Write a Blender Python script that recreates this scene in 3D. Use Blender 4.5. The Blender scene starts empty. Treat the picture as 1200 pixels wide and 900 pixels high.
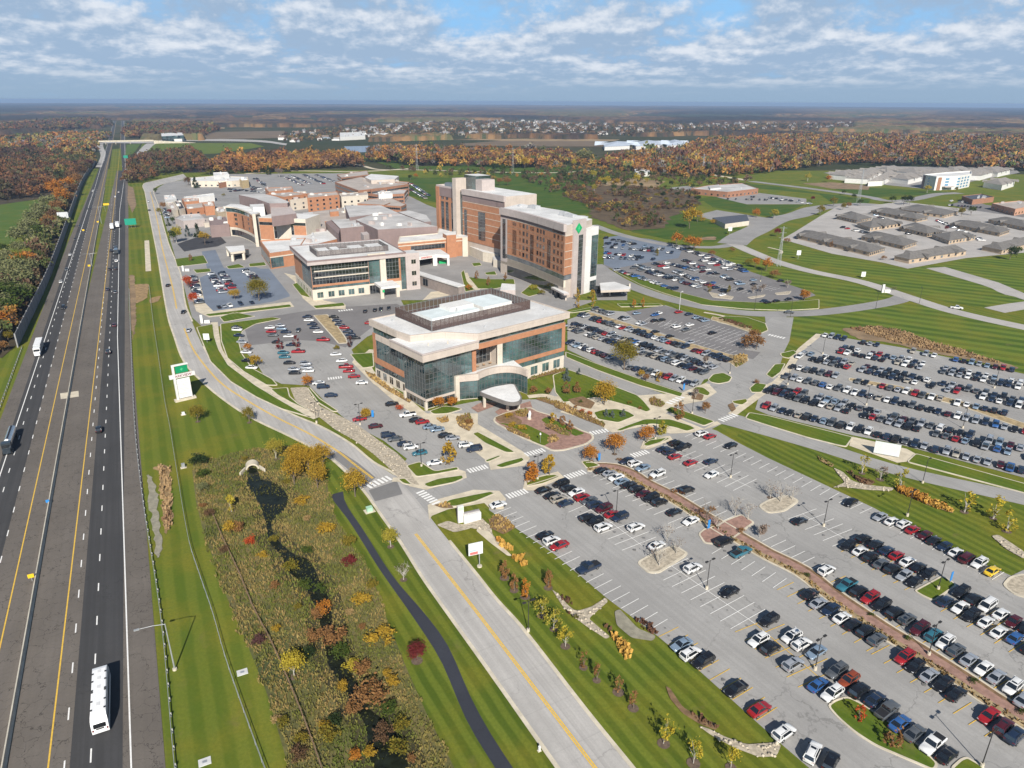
import bpy, math, random
import numpy as np
from mathutils import Vector, Matrix, noise
from mathutils.geometry import tessellate_polygon
R = math.radians
random.seed(7)
rng = np.random.default_rng(11)
SC = bpy.context.scene
COL = SC.collection

# ------------------------------------------------------------------ camera
F_PX, CAM_H, HOR_Y, ROLL = 833.0, 100.0, 119.0, R(0.28)
PITCH = math.atan((450 - HOR_Y) / F_PX)
CP, SP = math.cos(PITCH), math.sin(PITCH)

def G(px, py, z=0.0):
    """point of the site at height z seen at pixel (px, py) of the 1200x900 survey picture"""
    x = px - 600.0; y = py - 450.0
    c, s = math.cos(ROLL), math.sin(ROLL)
    x, y = x * c + y * s, -x * s + y * c
    d = y * CP + F_PX * SP
    t = (CAM_H - z) / d
    return Vector((x * t, (F_PX * CP - y * SP) * t))

VIEW = {'f': (0, 0, 1), 'a1': (0, 100, 4), 'a2': (0, 300, 4), 'a3': (0, 500, 4), 'a4': (0, 675, 4), 'a5': (200, 450, 4),
        'a6': (250, 675, 4), 'a7': (500, 675, 4), 'a8': (450, 480, 4), 'b1': (900, 675, 4), 'b2': (700, 675, 4),
        'b3': (600, 500, 4), 'b4': (900, 500, 4), 'b5': (900, 350, 4), 'b6': (650, 300, 4), 'b7': (400, 325, 4),
        'b8': (200, 300, 4), 'c1': (180, 190, 4), 'c2': (420, 180, 4), 'c3': (660, 180, 4), 'c4': (900, 180, 4),
        'd1': (0, 100, 3), 'd2': (400, 100, 3), 'd3': (800, 100, 3), 'e3': (430, 330, 5.627), 'e4': (550, 330, 5.627),
        'e5': (490, 190, 8.183), 'e6': (580, 225, 6.925), 'e7': (340, 230, 5.4545), 'e8': (180, 190, 6.667),
        'g8': (560, 440, 7.5), 'g2': (525, 575, 13.84)}

def P(view, text, z=0.0):
    ox, oy, k = VIEW[view]
    out = []
    for w in text.split():
        a, b = w.split(',')[:2]
        out.append(G(ox + float(a) / k, oy + float(b) / k, z))
    return out

def build_camera():
    cam = bpy.data.cameras.new('Camera'); o = bpy.data.objects.new('Camera', cam); COL.objects.link(o)
    c, s = math.cos(ROLL), math.sin(ROLL)
    D = Vector((0, -SP, -CP)); X = Vector((1, 0, 0)); Fw = Vector((0, CP, -SP))
    right = X * c - D * s; down = X * s + D * c
    m = Matrix((( right.x, -down.x, -Fw.x, 0), (right.y, -down.y, -Fw.y, 0), (right.z, -down.z, -Fw.z, CAM_H), (0, 0, 0, 1)))
    o.matrix_world = m
    cam.sensor_width = 36; cam.lens = 36 * F_PX / 1200
    cam.clip_start = 1; cam.clip_end = 90000
    SC.camera = o
build_camera()

# ------------------------------------------------------------------ world, sun
SUN_EL, SHADOW_AZ = R(35), R(-9)
def build_light():
    w = bpy.data.worlds.new('World'); SC.world = w; w.use_nodes = True
    nt = w.node_tree; nt.nodes.clear(); N = nt.nodes.new; L = nt.links.new
    out = N('ShaderNodeOutputWorld'); bg = N('ShaderNodeBackground'); bg.inputs['Strength'].default_value = 0.056
    sky = N('ShaderNodeTexSky'); sky.sky_type = 'NISHITA'; sky.sun_disc = False
    sky.sun_elevation = SUN_EL; sky.sun_rotation = math.pi + SHADOW_AZ
    sky.air_density = 1.3; sky.dust_density = 0.6; sky.ozone_density = 3.0; sky.altitude = 300
    tc = N('ShaderNodeTexCoord'); sep = N('ShaderNodeSeparateXYZ'); L(tc.outputs['Generated'], sep.inputs[0])
    def math_(op, a, b=None, c=None):
        n = N('ShaderNodeMath'); n.operation = op
        for i, v in enumerate((a, b, c)):
            if v is None: continue
            if isinstance(v, (int, float)): n.inputs[i].default_value = v
            else: L(v, n.inputs[i])
        return n.outputs[0]
    az = math_('ARCTAN2', sep.outputs['X'], sep.outputs['Y'])
    el = math_('ARCSINE', sep.outputs['Z'])
    # cloud decks lie flat: rows crowd together towards the horizon
    elp = math_('MAXIMUM', el, 0.0)
    def fbm(dv, seed, sc, det=6, rough=0.55, kx=1.0, stretch=3.6):
        v = math_('MULTIPLY', math_('ADD', math_('LOGARITHM', math_('ADD', elp, 0.030), 2.718), dv), stretch)
        u = math_('MULTIPLY', az, 15.0 * kx)
        # persepective spread: cells narrow towards the horizon
        cmb = N('ShaderNodeCombineXYZ'); L(u, cmb.inputs[0]); L(v, cmb.inputs[1]); cmb.inputs[2].default_value = seed
        nz = N('ShaderNodeTexNoise'); nz.inputs['Scale'].default_value = sc; nz.inputs['Detail'].default_value = det
        nz.inputs['Roughness'].default_value = rough; L(cmb.outputs[0], nz.inputs['Vector'])
        return nz.outputs['Fac']
    big = fbm(0.0, 5.7, .50, 6, .48, 1., 4.4)
    up = fbm(0.085, 5.7, .50, 6, .48, 1., 4.4)
    fine = fbm(0.0, 9.4, 3.4, 6, 0.6, 1.0, 3.0)
    def ramp(v, a, b):
        m = N('ShaderNodeMapRange'); m.interpolation_type = 'SMOOTHSTEP'; L(v, m.inputs[0])
        m.inputs[1].default_value = a; m.inputs[2].default_value = b; return m.outputs[0]
    dens_v = math_('ADD', math_('MULTIPLY', big, 0.74), math_('MULTIPLY', fine, 0.26))
    # cover thickens towards the horizon
    cover = math_('SUBTRACT', dens_v, math_('MULTIPLY', elp, 1.15))
    dens = math_('MULTIPLY', ramp(cover, 0.19, 0.40), ramp(elp, .26, .14))
    lit = ramp(math_('SUBTRACT', math_('ADD', math_('MULTIPLY', big, .9), math_('MULTIPLY', fine, .35)), math_('MULTIPLY', up, .9)), 0.12, 0.33)
    def rgb(c):
        n = N('ShaderNodeRGB'); n.outputs[0].default_value = (*c, 1); return n.outputs[0]
    def mix(f, a, b):
        n = N('ShaderNodeMix'); n.data_type = 'RGBA'
        if isinstance(f, (int, float)): n.inputs[0].default_value = f
        else: L(f, n.inputs[0])
        L(a, n.inputs[6]); L(b, n.inputs[7]); return n.outputs[2]
    shade = rgb((4.7, 6.2, 8.3)); white = rgb((10.6, 11.0, 11.7))
    cloud = mix(math_('MULTIPLY', lit, ramp(elp, .002, .03)), shade, white)
    blue = mix(ramp(elp, 0.28, 0.12), sky.outputs[0], rgb((3.9, 7.7, 12.3)))
    c1 = mix(math_('MULTIPLY', dens, 0.90), blue, cloud)
    # distant air just above the horizon swallows the cloud rows
    veil = ramp(elp, 0.050, 0.0)
    c2 = mix(math_('MULTIPLY', veil, 0.78), c1, rgb((4.0, 5.7, 7.7)))
    L(c2, bg.inputs['Color']); L(bg.outputs[0], out.inputs['Surface'])
    sl = bpy.data.lights.new('Sun', 'SUN'); sl.energy = 5.0; sl.angle = R(0.53); sl.color = (1.0, 0.945, 0.86)
    so = bpy.data.objects.new('Sun', sl); COL.objects.link(so)
    so.rotation_euler = (math.pi / 2 - SUN_EL, 0, -SHADOW_AZ); so.location = (0, -200, 300)
build_light()
vs = SC.view_settings
vs.view_transform = 'Standard'; vs.look = 'None'; vs.gamma = 1.0; vs.exposure = 0.45
SC.display_settings.display_device = 'sRGB'
try: vs.use_curve_mapping = False
except Exception: pass
SC.render.engine = 'CYCLES'
cy = SC.cycles
cy.use_denoising = True
try: cy.denoiser = 'OPENIMAGEDENOISE'
except Exception: pass
cy.max_bounces = 5; cy.diffuse_bounces = 2; cy.glossy_bounces = 3; cy.transmission_bounces = 2; cy.volume_bounces = 0; cy.transparent_max_bounces = 6
cy.caustics_reflective = False; cy.caustics_refractive = False
cy.sample_clamp_indirect = 6

# ------------------------------------------------------------------ materials
MATS = {}
class NT:
    def __init__(s, name):
        s.m = bpy.data.materials.new(name); s.m.use_nodes = True; s.t = s.m.node_tree
        s.b = s.t.nodes['Principled BSDF']; s.L = s.t.links.new
        s.tc = s.N('ShaderNodeTexCoord').outputs['Object']
    def N(s, k): return s.t.nodes.new(k)
    def set(s, i, k, v):
        if isinstance(v, (int, float)): s_ = i.inputs[k]; s_.default_value = v
        elif isinstance(v, tuple): i.inputs[k].default_value = (*v, 1) if len(v) == 3 else v
        else: s.L(v, i.inputs[k])
    def math(s, op, a, b=0.0, c=None):
        n = s.N('ShaderNodeMath'); n.operation = op; s.set(n, 0, a); s.set(n, 1, b)
        if c is not None: s.set(n, 2, c)
        return n.outputs[0]
    def noise(s, scale, detail=4, rough=.55, vec=None, dist=0):
        n = s.N('ShaderNodeTexNoise'); n.inputs['Scale'].default_value = scale; n.inputs['Detail'].default_value = detail
        n.inputs['Roughness'].default_value = rough; n.inputs['Distortion'].default_value = dist
        s.L(vec if vec is not None else s.tc, n.inputs['Vector']); return n.outputs['Fac']
    def ramp(s, v, a, b, lo=0., hi=1.):
        m = s.N('ShaderNodeMapRange'); m.interpolation_type = 'SMOOTHSTEP'; s.set(m, 0, v)
        for i, q in ((1, a), (2, b), (3, lo), (4, hi)): m.inputs[i].default_value = q
        return m.outputs[0]
    def mix(s, f, a, b, mode='MIX'):
        n = s.N('ShaderNodeMix'); n.data_type = 'RGBA'; n.blend_type = mode
        s.set(n, 0, f); s.set(n, 6, a); s.set(n, 7, b); return n.outputs[2]
    def rot(s, ang, sx=1, sy=1, vec=None):
        n = s.N('ShaderNodeMapping'); n.inputs['Rotation'].default_value = (0, 0, ang)
        s.L(vec if vec is not None else s.tc, n.inputs['Vector'])
        if sx == sy == 1: return n.outputs[0]
        k = s.N('ShaderNodeVectorMath'); k.operation = 'MULTIPLY'; k.inputs[1].default_value = (sx, sy, 1); s.L(n.outputs[0], k.inputs[0]); return k.outputs[0]
    def xyz(s, vec):
        n = s.N('ShaderNodeSeparateXYZ'); s.L(vec, n.inputs[0]); return n.outputs
    def col(s, c): s.set(s.b, 'Base Color', c)
    def bump(s, h, strength=.3, dist=.1):
        n = s.N('ShaderNodeBump'); n.inputs['Strength'].default_value = strength; n.inputs['Distance'].default_value = dist
        s.L(h, n.inputs['Height']); s.L(n.outputs[0], s.b.inputs['Normal'])

def sc3(c, k): return tuple(max(0., x * k) for x in c)
def M(name, col, rough=.8, var=.15, scale=.6, metal=0, spec=.4, coat=0, fine=0., joint=0.):
    if name in MATS: return MATS[name]
    t = NT(name)
    if var:
        n = t.noise(scale, 5)
        c = t.mix(t.ramp(n, .3, .7), sc3(col, 1 - var), sc3(col, 1 + var))
        if fine: c = t.mix(t.math('MULTIPLY', t.ramp(t.noise(scale * 14, 2), .35, .65), fine), c, sc3(col, .55))
        if joint:
            v = t.xyz(t.tc); u = t.math('ADD', t.math('MULTIPLY', v[0], .8), t.math('MULTIPLY', v[1], .55))
            for q, k in ((v[2], 1.0), (u, 1.7)): c = t.mix(t.math('MULTIPLY', t.ramp(t.math('FRACT', t.math('DIVIDE', q, joint * k)), 0., .06, 1., 0.), .45), c, sc3(col, .55))
            c = t.mix(t.math('MULTIPLY', t.ramp(t.noise(.35, 5, .7), .5, .75), .25), c, sc3(col, .6))
        t.col(c)
    else: t.col(col)
    t.b.inputs['Roughness'].default_value = rough; t.b.inputs['Metallic'].default_value = metal
    t.b.inputs['Specular IOR Level'].default_value = spec; t.b.inputs['Coat Weight'].default_value = coat
    MATS[name] = t.m; return t.m

def lawn_mat(name, az, period, c1, c2, contrast=.5):
    t = NT(name)
    v = t.rot(az); x = t.xyz(v)[0]
    wob = t.math('MULTIPLY', t.noise(.05, 2), 1.2)
    s = t.math('SINE', t.math('MULTIPLY', t.math('ADD', x, wob), 2 * math.pi / period))
    s = t.ramp(s, -.5, .5)
    s2 = t.math('SINE', t.math('MULTIPLY', t.math('ADD', x, wob), 2 * math.pi / (period * 3.7)))
    base = t.mix(t.math('ADD', t.math('MULTIPLY', s, contrast), t.math('MULTIPLY', t.ramp(s2, -1, 1), .25)), c1, c2)
    n = t.ramp(t.noise(.045, 6, .6), .42, .68)
    base = t.mix(t.math('MULTIPLY', n, .55), base, (c2[0] * 1.5, c2[1] * 1.02, c2[2] * .9))
    f = t.ramp(t.noise(1.6, 5, .7), .3, .7)
    base = t.mix(t.math('MULTIPLY', f, .35), base, sc3(c1, .6))
    # thin worn spots of straw
    w = t.ramp(t.noise(.11, 6, .7), .58, .76)
    base = t.mix(t.math('MULTIPLY', w, .65), base, (.16, .13, .055))
    t.col(base); t.b.inputs['Roughness'].default_value = .95; t.b.inputs['Specular IOR Level'].default_value = .1
    MATS[name] = t.m; return t.m

def asphalt_mat(name, col, crack=.35, along=0., streak=0., crack_scale=.12, joint=0., joint_az=0.):
    t = NT(name)
    n = t.ramp(t.noise(.06, 5, .6), .3, .7)
    c = t.mix(n, sc3(col, .88), sc3(col, 1.1))
    if streak:
        v = t.rot(along, 1.0, .012); st = t.ramp(t.noise(.9, 3, .6, v), .35, .65)
        c = t.mix(t.math('MULTIPLY', st, streak), c, sc3(col, .72))
    f = t.ramp(t.noise(2.2, 3, .7), .35, .7)
    c = t.mix(t.math('MULTIPLY', f, .22), c, sc3(col, .62))
    b = t.ramp(t.noise(.25, 4, .6), .62, .75)
    c = t.mix(t.math('MULTIPLY', b, .4), c, sc3(col, .6))
    c = t.mix(t.math('MULTIPLY', t.ramp(t.noise(.022, 6, .65), .48, .66), .28), c, sc3(col, .68))
    if crack:
        vo = t.N('ShaderNodeTexVoronoi'); vo.feature = 'DISTANCE_TO_EDGE'; vo.inputs['Scale'].default_value = crack_scale
        wv = t.N('ShaderNodeMix'); wv.data_type = 'VECTOR'; wv.inputs[0].default_value = .12
        nz = t.N('ShaderNodeTexNoise'); nz.inputs['Scale'].default_value = .5; nz.inputs['Detail'].default_value = 5
        t.L(t.tc, nz.inputs['Vector']); ml = t.N('ShaderNodeVectorMath'); ml.operation = 'SCALE'; ml.inputs['Scale'].default_value = 25
        t.L(nz.outputs['Color'], ml.inputs[0]); t.L(t.tc, wv.inputs[4]); 
        ad = t.N('ShaderNodeVectorMath'); t.L(t.tc, ad.inputs[0]); sc_ = t.N('ShaderNodeVectorMath'); sc_.operation = 'SCALE'; sc_.inputs['Scale'].default_value = 4.0
        t.L(nz.outputs['Color'], sc_.inputs[0]); t.L(sc_.outputs[0], ad.inputs[1])
        t.L(ad.outputs[0], vo.inputs['Vector'])
        e = t.ramp(vo.outputs['Distance'], .0, .016, 1., 0.)
        gate = t.ramp(t.noise(.05, 3), *((.22, .42) if crack >= 1 else (.42, .6)))
        c = t.mix(t.math('MULTIPLY', t.math('MULTIPLY', e, crack), gate), c, sc3(col, .3))
    if joint:
        v = t.xyz(t.rot(joint_az))
        for a in (0, 1):
            fr = t.math('FRACT', t.math('DIVIDE', v[a], joint)); l = t.ramp(fr, .0, .03, 1., 0.)
            c = t.mix(t.math('MULTIPLY', l, .3), c, sc3(col, .55))
    t.col(c); t.b.inputs['Roughness'].default_value = .9; t.b.inputs['Specular IOR Level'].default_value = .25
    MATS[name] = t.m; return t.m

def foliage_mat(name, cols):
    t = NT(name)
    g = t.N('ShaderNodeNewGeometry'); oi = t.N('ShaderNodeObjectInfo')
    r = t.N('ShaderNodeValToRGB'); r.color_ramp.interpolation = 'LINEAR'
    v = t.math('ADD', t.math('MULTIPLY', g.outputs['Random Per Island'], .7), t.math('MULTIPLY', oi.outputs['Random'], .3))
    t.L(v, r.inputs[0]); el = r.color_ramp.elements
    while len(el) < len(cols): el.new(.5)
    for i, c in enumerate(cols): el[i].position = i / max(1, len(cols) - 1); el[i].color = (*c, 1)
    t.col(r.outputs[0]); t.b.inputs['Roughness'].default_value = .8; t.b.inputs['Specular IOR Level'].default_value = .15
    tr = t.N('ShaderNodeBsdfTranslucent'); t.L(r.outputs[0], tr.inputs['Color'])
    ms = t.N('ShaderNodeMixShader'); ms.inputs[0].default_value = .25
    t.L(t.b.outputs[0], ms.inputs[1]); t.L(tr.outputs[0], ms.inputs[2])
    t.L(ms.outputs[0], t.t.nodes['Material Output'].inputs['Surface'])
    MATS[name] = t.m; return t.m

def attr_mat(name, rough=.85, translucent=0.0):
    t = NT(name); a = t.N('ShaderNodeAttribute'); a.attribute_name = 'tint'
    t.col(a.outputs['Color']); t.b.inputs['Roughness'].default_value = rough; t.b.inputs['Specular IOR Level'].default_value = .15
    MATS[name] = t.m; return t.m

def glass_mat(name, tint, rough=.04, var=0.5, scale=.25):
    t = NT(name)
    n = t.ramp(t.noise(scale, 3), .35, .65)
    t.col(t.mix(n, sc3(tint, 1 - var), sc3(tint, 1 + var)))
    t.b.inputs['Roughness'].default_value = rough; t.b.inputs['Specular IOR Level'].default_value = .9; t.b.inputs['IOR'].default_value = 1.75
    h = t.noise(.35, 1); t.bump(h, .03, .3)
    MATS[name] = t.m; return t.m

LAWN_A = lawn_mat('lawn_by_road', R(-29.5), 2.7, (.070, .106, .012), (.146, .180, .024), .75)
LAWN_B = lawn_mat('lawn_far', R(120), 9.0, (.062, .105, .014), (.140, .190, .028), .85)
LAWN_C = lawn_mat('lawn_verge', R(-27.2), 4.2, (.088, .128, .015), (.155, .180, .026), .55)
LAWN_I = lawn_mat('lawn_island', R(-35), 2.2, (.074, .122, .013), (.118, .168, .022), .4)
HWY = asphalt_mat('highway_shoulder', (.145, .127, .110), 1., R(-27.2), .25, .30)
HWYD = asphalt_mat('highway_lane', (.062, .061, .062), .4, R(-27.2), .7, .14)
ROADC = asphalt_mat('road_concrete', (.43, .41, .385), .35, R(-29), .55, .06, 9.0, R(-29))
LOT = asphalt_mat('lot_asphalt', (.335, .325, .31), .42, R(-33), .35, .07)
LOT2 = asphalt_mat('lot_asphalt_new', (.20, .19, .188), .25, R(33), .2, .06)
LOT3 = asphalt_mat('lot_sealed', (.17, .20, .25), .2, 0, .1, .06)
PATCH = asphalt_mat('asphalt_patch', (.20, .195, .19), .2, 0, .1)
PATHM = asphalt_mat('path_asphalt', (.040, .043, .055), .2, R(20), .15, .1)
CONC = M('concrete', (.56, .50, .39), .9, .14, .35, fine=.15)
WALK = M('footpath_concrete', (.56, .49, .37), .9, .14, .3, fine=.12)
PAVE = asphalt_mat('yard_concrete', (.29, .28, .27), .2, 0, .1, .06, 6.0, R(40))
PAVEW = asphalt_mat('yard_concrete_pale', (.42, .395, .37), .2, 0, .1, .06, 8.0, R(20))
BRICKP = M('brick_paving', (.31, .185, .145), .9, .22, .8, fine=.25)
PAINTW = M('paint_white', (.74, .73, .70), .8, .08, 2)
PAINTY = M('paint_yellow', (.66, .42, .06), .8, .12, 2)
PAINTG = M('paint_green', (.15, .42, .28), .8, .1, 2)
STONE = M('rock_bed', (.44, .38, .29), .95, .32, 1.3, fine=.5)
MULCH = M('mulch', (.20, .125, .065), .95, .3, .9, fine=.4)
STRAW = M('straw_grass', (.30, .20, .095), .95, .3, .5, fine=.35)
DIRT = M('dry_soil', (.24, .165, .095), .95, .28, .12, fine=.3)
GRAVEL = M('pale_gravel', (.27, .25, .19), .95, .2, .8, fine=.3)
TAN = M('median_straw', (.37, .28, .155), .95, .3, .5, fine=.35)
WATER = M('creek_water', (.012, .015, .009), .22, .4, .5, spec=.22)
# ------------------------------------------------------------------ mesh builders
class MB:
    def __init__(s): s.v = []; s.f = []; s.m = []; s.uv = None
    def add(s, vs, fs, mi=0):
        o = len(s.v); s.v.extend(vs)
        for f in fs: s.f.append(tuple(i + o for i in f)); s.m.append(mi)
    def quad(s, a, b, c, d, mi=0): s.add([a, b, c, d], [(0, 1, 2, 3)], mi)
    def poly(s, pts, z, mi=0, down=False):
        pts = clean(pts)
        if len(pts) < 3: return
        tris = tessellate_polygon([[Vector((p[0], p[1], 0)) for p in pts]])
        vs = [(p[0], p[1], z) for p in pts]; fs = []
        for t in tris:
            a, b, c = (pts[i] for i in t)
            cr = (b[0] - a[0]) * (c[1] - a[1]) - (b[1] - a[1]) * (c[0] - a[0])
            if (cr < 0) != down: t = (t[0], t[2], t[1])
            fs.append(tuple(t))
        s.add(vs, fs, mi)
    def prism(s, pts, z0, z1, side=0, top=None, bottom=True):
        pts = ccw(clean(pts)); n = len(pts)
        for i in range(n):
            a, b = pts[i], pts[(i + 1) % n]
            s.quad((a[0], a[1], z0), (b[0], b[1], z0), (b[0], b[1], z1), (a[0], a[1], z1), side)
        s.poly(pts, z1, side if top is None else top)
        if bottom: s.poly(pts, z0, side, True)
    def box(s, x0, x1, y0, y1, z0, z1, mi=0):
        s.prism([(x0, y0), (x1, y0), (x1, y1), (x0, y1)], z0, z1, mi)
    def obox(s, c, d, L, W, z0, z1, mi=0, top=None):
        """box centred at c, long axis along unit d"""
        n = (-d[1], d[0]); h, w = L / 2, W / 2
        s.prism([(c[0] + d[0] * a + n[0] * b, c[1] + d[1] * a + n[1] * b) for a, b in ((-h, -w), (h, -w), (h, w), (-h, w))], z0, z1, mi, top)
    def tube(s, p, q, r0, r1=None, n=6, mi=0, cap=True):
        r1 = r0 if r1 is None else r1
        p = Vector(p); q = Vector(q); d = (q - p)
        if d.length < 1e-6: return
        d.normalize(); a = d.orthogonal().normalized(); b = d.cross(a)
        vs = []
        for c, r in ((p, r0), (q, r1)):
            for i in range(n):
                t = 2 * math.pi * i / n; vs.append(tuple(c + (a * math.cos(t) + b * math.sin(t)) * r))
        fs = [(i, (i + 1) % n, n + (i + 1) % n, n + i) for i in range(n)]
        if cap: fs += [tuple(range(n - 1, -1, -1)), tuple(range(n, 2 * n))]
        s.add(vs, fs, mi)
    def build(s, name, mats, parent=None, loc=None, smooth=False):
        if not isinstance(mats, (list, tuple)): mats = [mats]
        me = bpy.data.meshes.new(name)
        vs = s.v
        base = parent.location if parent is not None else (Vector(loc) if loc is not None else None)
        if parent is not None and parent.parent is not None: base = parent.parent.location + parent.location
        if base is not None: vs = [(v[0] - base[0], v[1] - base[1], v[2] - base[2]) for v in vs]
        me.from_pydata(vs, [], s.f)
        for m in mats: me.materials.append(m)
        if len(mats) > 1: me.polygons.foreach_set('material_index', s.m)
        if smooth: me.polygons.foreach_set('use_smooth', [True] * len(s.f))
        me.update()
        o = bpy.data.objects.new(name, me); COL.objects.link(o)
        if parent is not None: o.parent = parent
        elif loc is not None: o.location = loc
        return o

def clean(pts):
    out = []
    for p in pts:
        if not out or abs(p[0] - out[-1][0]) + abs(p[1] - out[-1][1]) > 1e-4: out.append(p)
    if len(out) > 1 and abs(out[0][0] - out[-1][0]) + abs(out[0][1] - out[-1][1]) < 1e-4: out.pop()
    return out
def area(p): return sum(p[i][0] * p[(i + 1) % len(p)][1] - p[(i + 1) % len(p)][0] * p[i][1] for i in range(len(p))) / 2
def ccw(p): return list(p) if area(p) > 0 else list(reversed(p))
def spline(pts, seg=4, closed=False):
    pts = [Vector((p[0], p[1])) for p in pts]; n = len(pts); out = []
    rngi = range(n) if closed else range(n - 1)
    for i in rngi:
        if closed: a, b, c, d = pts[i - 1], pts[i], pts[(i + 1) % n], pts[(i + 2) % n]
        else: a, b, c, d = pts[max(i - 1, 0)], pts[i], pts[i + 1], pts[min(i + 2, n - 1)]
        # centripetal-ish: limit overshoot by scaling tangents to the segment
        L = (c - b).length
        t1 = (c - a); t2 = (d - b)
        t1 = t1.normalized() * L if t1.length > 1e-6 else t1
        t2 = t2.normalized() * L if t2.length > 1e-6 else t2
        for k in range(seg):
            t = k / seg; h = t * t; g = h * t
            out.append(b * (2 * g - 3 * h + 1) + t1 * (g - 2 * h + t) + c * (-2 * g + 3 * h) + t2 * (g - h))
    if not closed: out.append(pts[-1])
    return out
def rounded(pts, r=1.5, seg=4):
    """round the corners of a closed outline"""
    pts = [Vector((p[0], p[1])) for p in clean(pts)]; n = len(pts); out = []
    for i in range(n):
        a, b, c = pts[i - 1], pts[i], pts[(i + 1) % n]
        k = min(r, (a - b).length * .4, (c - b).length * .4)
        p = b + (a - b).normalized() * k; q = b + (c - b).normalized() * k
        for j in range(seg + 1):
            t = j / seg; out.append(p * (1 - t) ** 2 + b * 2 * t * (1 - t) + q * t * t)
    return out
def inset(pts, d):
    pts = [Vector((p[0], p[1])) for p in ccw(clean(pts))]; n = len(pts); out = []
    for i in range(n):
        a, b, c = pts[i - 1], pts[i], pts[(i + 1) % n]
        e1 = (b - a).normalized(); e2 = (c - b).normalized()
        n1 = Vector((-e1.y, e1.x)); n2 = Vector((-e2.y, e2.x)); m = (n1 + n2)
        if m.length < .3: m = n1
        m.normalize(); out.append(b + m * d / max(.45, m.dot(n1)))
    return out
def inside(p, poly):
    x, y = p[0], p[1]; r = False; n = len(poly); j = n - 1
    for i in range(n):
        xi, yi = poly[i][0], poly[i][1]; xj, yj = poly[j][0], poly[j][1]
        if (yi > y) != (yj > y) and x < (xj - xi) * (y - yi) / (yj - yi) + xi: r = not r
        j = i
    return r
def ragged(poly, amp=1.0, step=2.0):
    out = []; poly = clean(poly)
    for a, b in zip(poly, poly[1:] + poly[:1]):
        n = max(1, int((Vector(b) - Vector(a)).length / step))
        for i in range(n):
            p = Vector(a).lerp(Vector(b), i / n); out.append(p + Vector((noise.noise((p.x * .3, p.y * .3, 1)), noise.noise((p.x * .3, p.y * .3, 9)))) * amp * 2 + Vector((random.uniform(-.5, .5), random.uniform(-.5, .5))) * amp)
    return out
def scatter(poly, spacing, rnd, jitter=.9):
    xs = [p[0] for p in poly]; ys = [p[1] for p in poly]; out = []
    x = min(xs)
    while x < max(xs):
        y = min(ys)
        while y < max(ys):
            q = (x + (rnd.random() - .5) * spacing * jitter, y + (rnd.random() - .5) * spacing * jitter)
            if inside(q, poly): out.append(q)
            y += spacing
        x += spacing
    return out
def polyline_at(pts, s):
    for a, b in zip(pts, pts[1:]):
        L = math.hypot(b[0] - a[0], b[1] - a[1])
        if s <= L or b is pts[-1]:
            t = s / L if L else 0
            return Vector((a[0] + (b[0] - a[0]) * t, a[1] + (b[1] - a[1]) * t)), Vector(((b[0] - a[0]) / L, (b[1] - a[1]) / L))
        s -= L
def length(pts): return sum(math.hypot(b[0] - a[0], b[1] - a[1]) for a, b in zip(pts, pts[1:]))
def resample(pts, n):
    L = length(pts); return [polyline_at(pts, L * i / (n - 1) * .999999)[0] for i in range(n)]
def offset_line(pts, d):
    """parallel line, d to the right of travel"""
    out = []; n = len(pts)
    for i in range(n):
        a = pts[max(i - 1, 0)]; b = pts[min(i + 1, n - 1)]
        e = Vector((b[0] - a[0], b[1] - a[1])).normalized(); out.append(Vector((pts[i][0] + e.y * d, pts[i][1] - e.x * d)))
    return out

STRUCT = {}
def struct_mb(name, mat):
    if name not in STRUCT: STRUCT[name] = (MB(), [])
    mb, mats = STRUCT[name]
    if mat not in mats: mats.append(mat)
    return mb, mats.index(mat)
def flush_structs():
    for name, (mb, mats) in STRUCT.items():
        o = mb.build(name, mats); o['kind'] = 'structure'
    STRUCT.clear()
_z = {}
def nz(layer, step=.004):
    _z[layer] = _z.get(layer, layer) + step; return _z[layer]
def sheet(name, pts, mat, z):
    mb, mi = struct_mb(name, mat); mb.poly(pts, z, mi)
def ribbon(name, left, right, mat, z):
    n = max(len(left), len(right)); l = resample(left, n); r = resample(right, n)
    mb, mi = struct_mb(name, mat)
    for i in range(n - 1):
        mb.quad((*l[i], z), (*r[i], z), (*r[i + 1], z), (*l[i + 1], z), mi)
def line(name, pts, w, mat, z):
    ribbon(name, offset_line(pts, -w / 2), offset_line(pts, w / 2), mat, z)
def kerb_line(pts, w=.45, h=.15, z0=0.0, mat=None, name='kerb'):
    a = offset_line(pts, -w / 2); b = offset_line(pts, w / 2); mb, mi = struct_mb(name, mat or CONC)
    h = nz(h, .0005)
    for i in range(len(pts) - 1):
        p, q, r, s = a[i], b[i], b[i + 1], a[i + 1]
        mb.quad((*p, h), (*q, h), (*r, h), (*s, h), mi)
        mb.quad((*q, z0), (*r, z0), (*r, h), (*q, h), mi); mb.quad((*s, z0), (*p, z0), (*p, h), (*s, h), mi)
KERB_H = .15
def island(pts, mat=None, name='lawn', kerb=.5, r=1.5, h=None, kerbmat=None):
    pts = ccw(rounded(pts, r) if r else clean(pts)); h = h or nz(.25, .0003)
    km, ki = struct_mb('kerb', kerbmat or CONC); n = len(pts)
    inn = inset(pts, kerb)
    for i in range(n):
        j = (i + 1) % n; a, b, c, d = pts[i], pts[j], inn[j], inn[i]
        km.quad((*a, 0.), (*b, 0.), (*b, h), (*a, h), ki); km.quad((*a, h), (*b, h), (*c, h), (*d, h), ki)
    gm, gi = struct_mb(name, mat or LAWN_I); gm.poly(inn, h - .012, gi)
    return inn

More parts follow.
